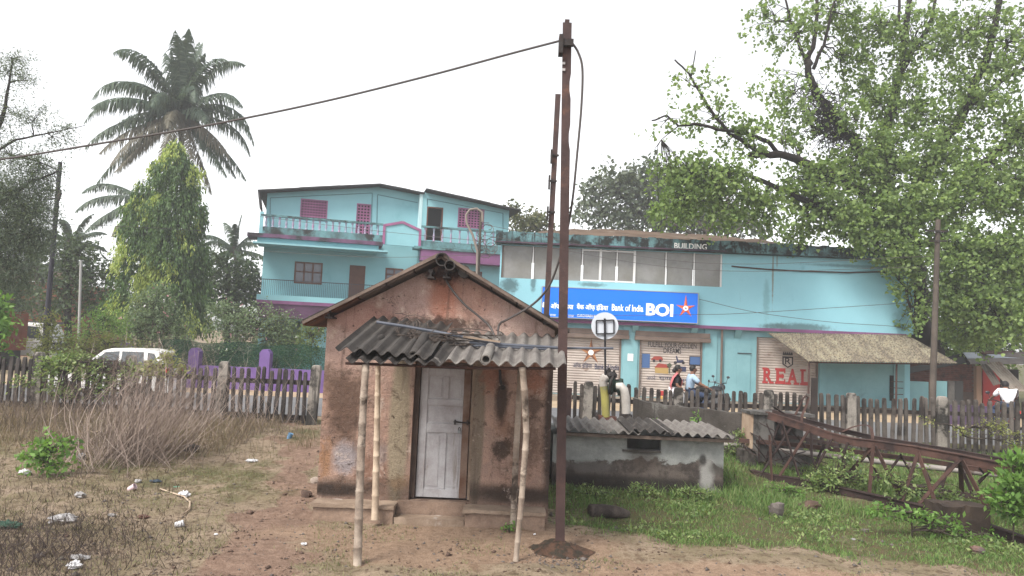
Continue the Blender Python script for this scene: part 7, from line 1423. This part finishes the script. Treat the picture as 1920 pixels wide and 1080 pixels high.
bush('shrub', 'bright green leafy shrub at the far left edge behind the fence', ((0, 575, 16, 18, 30), (5, 610, 18, 22, 40), (-20, 640, 30, 40, 60)), 21, .16, L_bright, 67, 9, .4)
bush('creeper', 'creeper climbing over the dark fence in front of the white car bonnet', ((250, 695, 26, 18, 34), (50, 712, 30, 16, 14), (130, 680, 34, 22, 70), (170, 690, 36, 22, 60), (95, 690, 30, 24, 50), (200, 720, 30, 24, 40), (110, 730, 30, 20, 30)), 18.0, .085, L_weed, 68, 10, .3, cat_='creeper', base_v=780)
bush('weed', 'yellow green weed standing above the dry brush in front of the car tail', ((312, 672, 18, 14, 34), (290, 690, 26, 14, 34), (335, 690, 18, 12, 18)), 17.4, .08, L_yell, 69, 9, .25, cat_='weed', base_v=790)
bush('sapling', 'bright green sapling with broad leaves in the left foreground', ((90, 840, 34, 24, 34), (60, 860, 28, 22, 22), (125, 835, 18, 18, 12), (95, 875, 38, 20, 26)), 12.6, .1, L_bright, 70, 6, .2, cat_='sapling', base_v=910)
bush('weed', 'bright green broad leaved weed clump at the right edge in front of the girder', ((1900, 905, 34, 36, 46), (1880, 940, 34, 24, 30), (1920, 880, 30, 26, 34), (1915, 950, 30, 36, 36), (1895, 862, 22, 12, 9)), 10.8, .1, L_bright, 71, 7, .22, cat_='weed', base_v=985)
bush('weed', 'grey green weed clump growing through the middle of the girder', ((1560, 895, 40, 26, 60), (1530, 905, 24, 20, 30), (1600, 900, 34, 24, 40), (1585, 860, 30, 16, 20)), 14.0, .075, L_weed, 72, 9, .2, cat_='weed', base_v=935)
bush('weed', 'leafy weeds under the right half of the girder', ((1690, 920, 40, 18, 30), (1740, 932, 44, 18, 34), (1660, 895, 28, 16, 14), (1790, 935, 40, 18, 28), (1720, 885, 26, 14, 8)), 12.9, .075, L_weed, 73, 8, .2, cat_='weed', base_v=955)
bush('weed', 'low yellow green weeds in front of the sunken block', ((1710, 965, 34, 12, 26), (1770, 980, 26, 16, 22), (1650, 955, 26, 12, 16), (1840, 1010, 40, 14, 22)), 11.0, .08, L_bright, 74, 7, .18, cat_='weed', base_v=1000)
bush('weed', 'small green weed at the foot of the right bamboo posts', ((955, 985, 12, 6, 9), (950, 992, 10, 4, 5)), 10.35, .05, L_bright, 75, 6, .08, cat_='weed', base_v=996)
bush('weed', 'weeds growing along the foot of the fence behind the girder', ((1800, 805, 20, 12, 14), (1870, 800, 34, 22, 30), (1740, 790, 10, 8, 6), (1905, 830, 24, 20, 20)), 18.2, .07, L_yell, 76, 8, .2, cat_='weed', base_v=845)
bush('weed', 'green weed growing on top of the low masonry wall', ((1308, 785, 8, 16, 8), (1232, 795, 5, 7, 4), (1310, 798, 14, 5, 5)), 16.4, .09, L_bright, 77, 5, .12, cat_='weed', base_v=806)
bush('weed', 'pale weeds beside the stump between the pump house and the girder', ((1390, 820, 20, 14, 22), (1380, 838, 22, 10, 16), (1420, 836, 16, 10, 10)), 16.6, .06, L_weed, 78, 9, .18, cat_='weed', base_v=850)
for i, (u, v, lb) in enumerate(((1465, 925, 'low green clump left of the pointed grey stone under the girder end'), (1100, 930, 'low green clump at the foot of the pump house wall near the rail post'), (1200, 925, 'leafy clump growing along the middle of the pump house wall'), (1290, 930, 'green clump at the right end of the pump house wall'))):
    p_ = on(u, v + 6); bush('weed', lb, ((u, v - 6, 26, 12, 26), (u + 26, v - 4, 20, 9, 16)), p_.y, .055, L_weed if i else L_bright, 80 + i, 8, .14, cat_='weed', base=p_, base_v=v)
# ================================================================== grass, dry brush, clods and litter
def blades(name, x, y, h, wdt, lean, mat, seed, segs=2):
    """real grass blades as narrow bent strips"""
    rng = np.random.default_rng(seed); n = len(x); a = rng.random(n) * 6.283; d = np.stack([np.cos(a), np.sin(a), np.zeros(n)], -1); b = np.stack([-np.sin(a), np.cos(a), np.zeros(n)], -1)
    a2 = rng.random(n) * 6.283; b = np.stack([np.cos(a2), np.sin(a2), np.zeros(n)], -1)
    p = np.stack([x, y, hgt(x, y) - .01], -1); L = lean * rng.uniform(.2, 1.3, n); up = np.array((0, 0, 1.0))
    lv = []
    for t, k in ((0, 1.0), (.55, .8), (1.0, .12)) if segs == 2 else ((0, 1.0), (1.0, .15)):
        c = p + up * (h * t * (1 - .25 * L * t))[:, None] + d * (h * L * t ** 1.7)[:, None]; o = b * (wdt * k / 2)[:, None]; lv += [c - o, c + o]
    v = np.stack(lv, 1); m = v.shape[1]; ba = (np.arange(n) * m)[:, None]
    f = np.concatenate([ba + np.array([0, 1, 3, 2])] + ([ba + np.array([2, 3, 5, 4])] if segs == 2 else []), 0); o_ = np_mesh(name, v.reshape(-1, 3), f, mat); return tag(o_, kind='stuff')
def scatter(n, x0, x1, y0, y1, dens, seed):
    rng = np.random.default_rng(seed); y = 1 / (1 / y0 + rng.random(n * 3) * (1 / y1 - 1 / y0)); x = rng.uniform(x0, x1, n * 3) ; x = x * np.where(True, 1, 1)
    keep = rng.random(n * 3) < dens(x, y); x, y = x[keep][:n], y[keep][:n]; return x, y
def clear(x, y):                                                  # nothing grows inside the buildings
    hutc = ((x > -2.75) & (x < .68) & (y > 10.5) & (y < 14.6)); pu = ((x > .8) & (x < 4.0) & (y > 13.45) & (y < 15.4)); gd = (np.abs(x - np.interp(-y, [-15.4, -14.4, -12.7, -10.8], [5.1, 5.7, 6.7, 7.9])) < .38) & (y > 10.5) & (y < 15.6)
    return ~(hutc | pu | gd)
M_gr = leafmat('green_grass', [C(84, 126, 54, .76), C(104, 146, 64, .8), C(126, 158, 80, .82), C(148, 160, 100, .76), C(78, 114, 56, .7)], .3, .6, .15); M_dg = leafmat('dry_grass', [C(160, 138, 114, .68), C(178, 154, 128, .72), C(134, 112, 94, .62), C(144, 136, 96, .64)], .2, .7, .1); M_mg = leafmat('pale_mixed_grass', [C(142, 144, 92, .7), C(164, 156, 116, .74), C(118, 128, 78, .66), C(174, 156, 126, .74)], .25, .65, .1)
rng = np.random.default_rng(2)
x, y = scatter(90000, .6, 15, 8.9, 18.6, lambda x, y: np.where(clear(x, y), green_at(x, y) ** 1.5 * (0.25 + .75 * sstep(-.9, .7, _fb(x, y, 1.4, 7))), 0), 1); blades('green_grass', x, y, .05 * rng.uniform(.4, 1.9, len(x)) * (1 + .5 * sstep(11.5, 13.5, y)), .009 * rng.uniform(.7, 1.5, len(x)), .8, M_gr, 3)
x, y = scatter(20000, .6, 15, 12, 18.7, lambda x, y: np.where(clear(x, y), sstep(-.2, .9, _fb(x, y, .9, 3)) * .9, 0), 8); blades('tall_green_grass', x, y, .16 * rng.uniform(.5, 1.6, len(x)), .012 * rng.uniform(.7, 1.4, len(x)), .7, M_gr, 5)
x, y = scatter(42000, -13, -1.6, 8.0, 17.5, lambda x, y: np.where(clear(x, y), np.clip((.25 + .6 * green_at(x, y)) * (1 - path_at(x, y)) * sstep(-.8, .6, _fb(x, y, 1.5, 2)), 0, 1), 0), 4); blades('pale_grass', x, y, .04 * rng.uniform(.4, 1.8, len(x)), .008 * rng.uniform(.7, 1.5, len(x)), .9, M_mg, 6)
x, y = scatter(9000, -3.5, 7, 7.9, 10.6, lambda x, y: .6 * sstep(.1, .9, _fb(x, y, 1.7, 9)) * (1 - .9 * path_at(x, y)), 5); blades('sparse_grass', x, y, .035 * rng.uniform(.4, 1.8, len(x)), .008 * rng.uniform(.7, 1.5, len(x)), .9, M_mg, 9)
x, y = scatter(9000, -13, -2.9, 13.8, 18.3, lambda x, y: np.where(x < -5.2 - (17.5 - y) * .1, .9, .35 * sstep(-.3, .7, _fb(x, y, 1.3, 1))) * sstep(13.6, 15.5, y), 6); blades('tall_dry_grass', x, y, .2 * rng.uniform(.3, 1.9, len(x)), .01 * rng.uniform(.6, 1.4, len(x)), .7, M_dg, 7)
x, y = scatter(5500, -9, -3.4, 7.6, 13.5, lambda x, y: .9 * sstep(-4.0, -5.2, x + .25 * _fb(x, y, .8, 1) + (y - 8) * -.22) if False else np.clip((-(x + 3.3) - (y - 7.8) * .32) * .9 + .3 * _fb(x, y, 1.1, 6), 0, 1), 10); blades('dark_dry_scrub', x, y, .09 * rng.uniform(.3, 1.8, len(x)), .01 * rng.uniform(.6, 1.4, len(x)), .9, leafmat('dark_scrub', [C(112, 94, 86, .58), C(132, 112, 98, .62), C(100, 92, 70, .56)], .15, .7, .1), 8)
# broad leaves creeping through the grass
rng = np.random.default_rng(14); x, y = scatter(5200, .9, 12, 10.2, 15.5, lambda x, y: np.where(clear(x, y), green_at(x, y) * sstep(.1, .8, _fb(x, y, 1.2, 4)), 0), 15)
ps = np.stack([x, y, hgt(x, y) + .03 + .05 * rng.random(len(x))], -1); v, f = leaves(ps, .055 * rng.uniform(.6, 1.5, len(x)), rng, T_OVAL, None, 1, -.1, 1.2); tag(np_mesh('creeping_weed', v, f, L_weed), kind='stuff')
# the fan of dry stems in front of the left fence
M_stem = wmat('dry_pinkish_stems', C(184, 162, 148, .72), C(152, 130, 118, .64), 3, fine=.1, bump=0); M_stemd = wmat('dark_dry_stems', C(142, 122, 108, .64), C(110, 92, 80, .56), 3, fine=.1, bump=0)
M_stemk = wmat('blackish_dry_stems', C(104, 88, 84, .5), C(76, 62, 60, .46), 3, fine=.1, bump=0)
def fan(label, uv, n, hgt_, lean, spread, m, seed, w_=.008, bias=0.0):
    rng = np.random.default_rng(seed); c = on(*uv); t = []
    vs, fs, b = [], [], 0
    for i in range(n):
        q = np.array((c.x, c.y)) + rng.normal(size=2) * spread; z = gz(q[0], q[1]); h = hgt_ * rng.uniform(.35, 1.15); l_ = lean * rng.normal(0, .75) + bias * h; ly = rng.normal() * .25 * h; cv = rng.normal() * .2 * h; k = 6; ww = w_ * rng.uniform(.6, 1.4)
        ax_ = rng.random() * 6.28; o = np.array((math.cos(ax_), math.sin(ax_), .0)) * ww / 2
        for j in range(k + 1):
            s_ = j / k; p = np.array((q[0] + l_ * s_ ** 1.4 + cv * math.sin(3.1 * s_), q[1] + ly * s_, z - .02 + h * (s_ - .28 * s_ * s_ * abs(l_) / max(h, .1)))); vs += [p - o * (1.1 - s_), p + o * (1.1 - s_)]
            if j: fs.append((b + 2 * j - 2, b + 2 * j - 1, b + 2 * j + 1, b + 2 * j))
        b += 2 * (k + 1)
        if rng.random() < .7:
            for _ in range(3):
                j = rng.integers(2, k); p = np.array(vs[-2 * (k + 1) + 2 * j]); e = p + np.array((rng.normal() * .16, rng.normal() * .12, rng.uniform(.02, .2))) * hgt_ * .8; mid = (p + e) / 2 + np.array((0, 0, -.03)); vs += [p - o * .5, p + o * .5, mid - o * .4, mid + o * .4, e - o * .1, e + o * .1]; fs += [(b, b + 1, b + 3, b + 2), (b + 2, b + 3, b + 5, b + 4)]; b += 6
    o_ = np_mesh('dry_shrub', vs, fs, m, None, False, tuple(c)); return tag(o_, label, 'shrub')
fan('large fan of dry pinkish stems leaning right in front of the left fence', (258, 855), 360, 2.25, .62, (.42), M_stem, 1, .012, .24); fan('scattered pale arching stems standing out of the large dry fan', (255, 850), 110, 2.3, .8, .55, wmat('pale_dry_stems', C(204, 186, 172, .82), C(180, 158, 146, .76), 3, fine=.1, bump=0), 11, .013, .26); fan('dense low brown dry bush at the foot of the tall dry stems', (270, 862), 300, .6, .5, .6, M_stemd, 2, .01); fan('dry bush of dull stems at the far left in front of the fence', (80, 800), 520, 1.1, .45, 1.0, M_stemd, 3, .009); fan('thin dry stems reaching over the fence between its last two posts', (480, 800), 60, 1.5, .6, .5, M_stem, 4, .01, -.25)
fan('low dry tussock left of the hut near the fence foot', (470, 815), 260, .42, .3, .55, M_stemd, 5, .009); fan('dull brown dry bush between the sapling and the tall dry stems', (160, 850), 300, .7, .4, .6, M_stemd, 6, .009); fan('dark dry scrub filling the lower left corner', (40, 1050), 900, .4, .35, .8, M_stemk, 7, .007); fan('dry scrub behind the paper litter at lower left', (70, 1010), 500, .32, .3, .7, M_stemk, 8, .007); fan('dry brown stems in front of the dark fence near the white car tail', (330, 800), 320, 1.3, .5, .6, M_stem, 9, .008, .1)
# bent straw stalks lying about
for i, (pp_, lb) in enumerate((([(345, 935), (356, 945), (355, 958), (343, 968)], 'curved dry stalk beside the white bag in the left foreground'), ([(300, 920), (330, 930), (346, 935)], 'thin straw lying left of the white bag'), ([(160, 806), (175, 818), (188, 830)], 'pale stick leaning in the dry grass behind the sapling'))):
    ps = [on(u, v) + V((0, 0, .03 + (.12 if i == 2 else 0) * k)) for k, (u, v) in enumerate(pp_)]; tag(obj('dry_stalk', G().tube(ps, .012, 5), M_bam, loc=tuple(ps[0])), lb, 'stalk')
# clods and pebbles on the worn earth
def clods(name, n, area, size, mat, seed, dens):
    x, y = scatter(n, *area, dens, seed); rng = np.random.default_rng(seed); n = len(x); base = np.array([(1, 0, 0), (-.4, .9, 0), (-.6, -.8, 0), (.2, .1, .9), (.3, -.2, -.6)]); tf = np.array([(0, 1, 3), (1, 2, 3), (2, 0, 3), (1, 0, 4), (2, 1, 4), (0, 2, 4)])
    s_ = size * np.exp(rng.normal(0, .5, n)); a = rng.random(n) * 6.28; ca_, sa_ = np.cos(a), np.sin(a); v = base[None] * (1 + .3 * rng.normal(size=(n, 5, 3))); v = np.stack([v[..., 0] * ca_[:, None] - v[..., 1] * sa_[:, None], v[..., 0] * sa_[:, None] + v[..., 1] * ca_[:, None], v[..., 2] * .7], -1) * s_[:, None, None] + np.stack([x, y, hgt(x, y) + s_ * .15], -1)[:, None]
    return tag(np_mesh(name, v.reshape(-1, 3), (tf[None] + (np.arange(n) * 5)[:, None, None]).reshape(-1, 3), mat), kind='stuff')
clods('earth_clods', 3200, (-5.5, 3, 7.8, 15), .011, M_stoneb, 31, lambda x, y: np.where(clear(x, y), np.clip(path_at(x, y) * .8 + .18 + .4 * (y < 9.9), 0, 1) * sstep(-.5, .9, _fb(x, y, 2, 8)), 0)); clods('pebbles', 1200, (-6, 6, 7.8, 13), .013, M_stone, 32, lambda x, y: np.where(clear(x, y), .5, 0) + 0 * x)
x_ = np.array([P(1049, 1040, 9.6).x]); clods('loose_gravel', 260, (.25, 1.6, 8.75, 9.6), .012, M_stone, 33, lambda x, y: np.clip(1 - np.hypot((x - .85) / .6, (y - 9.2) / .5), 0, 1))
# litter
M_wp = wmat('dirty_white_plastic', C(226, 226, 230, .82), C(200, 198, 202, .74), 12, fine=.05, bump=0, rough=.5); M_cl = wmat('greyish_clear_plastic', C(190, 188, 190, .7), C(160, 154, 152, .62), 14, fine=.06, bump=0, rough=.4)
def scrap(u, v, r_, sq, m, lb, seed, cat_='litter', nm='plastic_scrap'):
    p = on(u, v); g = G().ball((0, 0, 0), 1, 14, 9); vs = []; r_ *= .78
    for q in g.v:
        q = V(q); k = 1 + .55 * mnoise.noise(q * 1.9 + V((seed, 1, 2))) + .3 * mnoise.noise(q * 5 + V((seed, 4, 2))); q = q * k; q.z *= .55 + .6 * abs(mnoise.noise(q * 3)); vs.append((p.x + q.x * r_ * sq[0], p.y + q.y * r_ * sq[1], p.z + q.z * r_ * sq[2] + r_ * sq[2] * .6))
    g.v = vs; return tag(obj(nm, g, m, loc=tuple(p)), lb, cat_, 'litter strewn on the grass')
for i, (u, v, r_, sq, m, lb) in enumerate(((472, 866, .1, (1.4, .7, .5), M_wp, 'white curled husk of plastic on the grass left of the path'), (345, 932, .1, (1, .7, .8), M_wp, 'crumpled white bag with a curved stalk beside it'), (140, 1066, .09, (1, .8, .8), M_wp, 'white crumpled paper at the bottom left edge'), (150, 930, .1, (1, .8, .8), M_cl, 'greyish clear plastic bag below the sapling'), (118, 980, .17, (1.3, .8, .6), M_cl, 'largest heap of grey plastic in the lower left scrub'), (46, 888, .12, (1.1, .7, .6), M_wp, 'bright white rag left of the sapling foot'), (292, 903, .1, (1.1, .7, .4), pmat('dark_blue_rag', C(58, 76, 92, .6)), 'dark blue rag at the edge of the dry bush'), (258, 908, .07, (1, .8, .8), M_cl, 'small grey plastic bundle beside the pink rimmed cup'), (12, 990, .2, (1.3, .7, .4), pmat('dark_green_sheet', C(40, 92, 70, .6)), 'dark green plastic sheet at the left edge'), (152, 862, .12, (.8, .7, 1), M_cl, 'grey plastic bag caught in the dry stems right of the sapling'), (360, 846, .16, (1.2, .8, .9), pmat('black_rag', C(66, 56, 54, .5)), 'dark hollow heap at the right foot of the dry bush'), (330, 914, .05, (1.2, .8, .4), pmat('green_scrap', C(110, 160, 130, .65)), 'small green plastic scrap above the white bag'), (268, 972, .09, (1.2, .8, .5), pmat('brown_husk', C(118, 76, 60, .55)), 'brown coconut husk in the left foreground'), (210, 968, .06, (1.2, .9, .6), M_cl, 'pale crumbs of plastic between the husk and the grey heap'), (570, 1022, .045, (1, .8, .7), M_wp, 'white scrap on the bare earth left of the front bamboo post'), (150, 1048, .1, (1.5, .6, .4), M_cl, 'folded grey sheet just above the white paper'), (405, 1003, .03, (1, .8, .7), M_wp, 'tiny white scrap right of the white cup'), (1600, 1012, .04, (1.2, .8, .5), M_cl, 'tiny pale scrap on the track at right'))): scrap(u, v, r_, sq, m, lb, 3 + i * 1.7)
def cup(u, v, r_, m, lb, ax_=(1, .3, .2)):
    p = on(u, v); o_ = obj('cup', G().lathe([(r_ * .7, -r_ * 1.2), (r_ * .8, -r_), (r_, r_ * 1.1), (r_ * 1.05, r_ * 1.2), (r_ * .9, r_ * 1.15), (r_ * .7, -r_ * .9)], p + V((0, 0, r_ * .8)), ax_, 14), m, smooth=True, loc=tuple(p)); return tag(o_, lb, 'cup', 'cups dropped on the grass')
cup(336, 988, .045, M_wp, 'white cup lying on the grass in the left foreground'); cup(247, 919, .05, pmat('pink_white_cup', C(230, 200, 210, .8)), 'white cup with a pink rim near the dark blue rag', (1, 0, .6)); cup(543, 822, .055, pmat('pale_blue_cup', C(110, 170, 220, .75)), 'pale blue cup on the grass near the fence left of the hut', (.3, 0, 1)); cup(1002, 1003, .012, M_wp, 'tiny white cap on the earth beside the right plinth')
# ================================================================== thin haze in the air
s = bpy.data.materials.new('thin_haze'); s.use_nodes = True; nt = s.node_tree; nt.nodes.clear(); o_ = nt.nodes.new('ShaderNodeOutputMaterial'); pv = nt.nodes.new('ShaderNodeVolumePrincipled')
pv.inputs['Color'].default_value = (.93, .95, 1, 1); pv.inputs['Density'].default_value = 0.0016; pv.inputs['Anisotropy'].default_value = 0.2; nt.links.new(pv.outputs[0], o_.inputs['Volume'])
g = G().box((-90, -25, -1.2), (90, 75, 34)); hz_ = obj('haze', g, s); hz_['kind'] = 'stuff'; sc.cycles.volume_bounces = 1
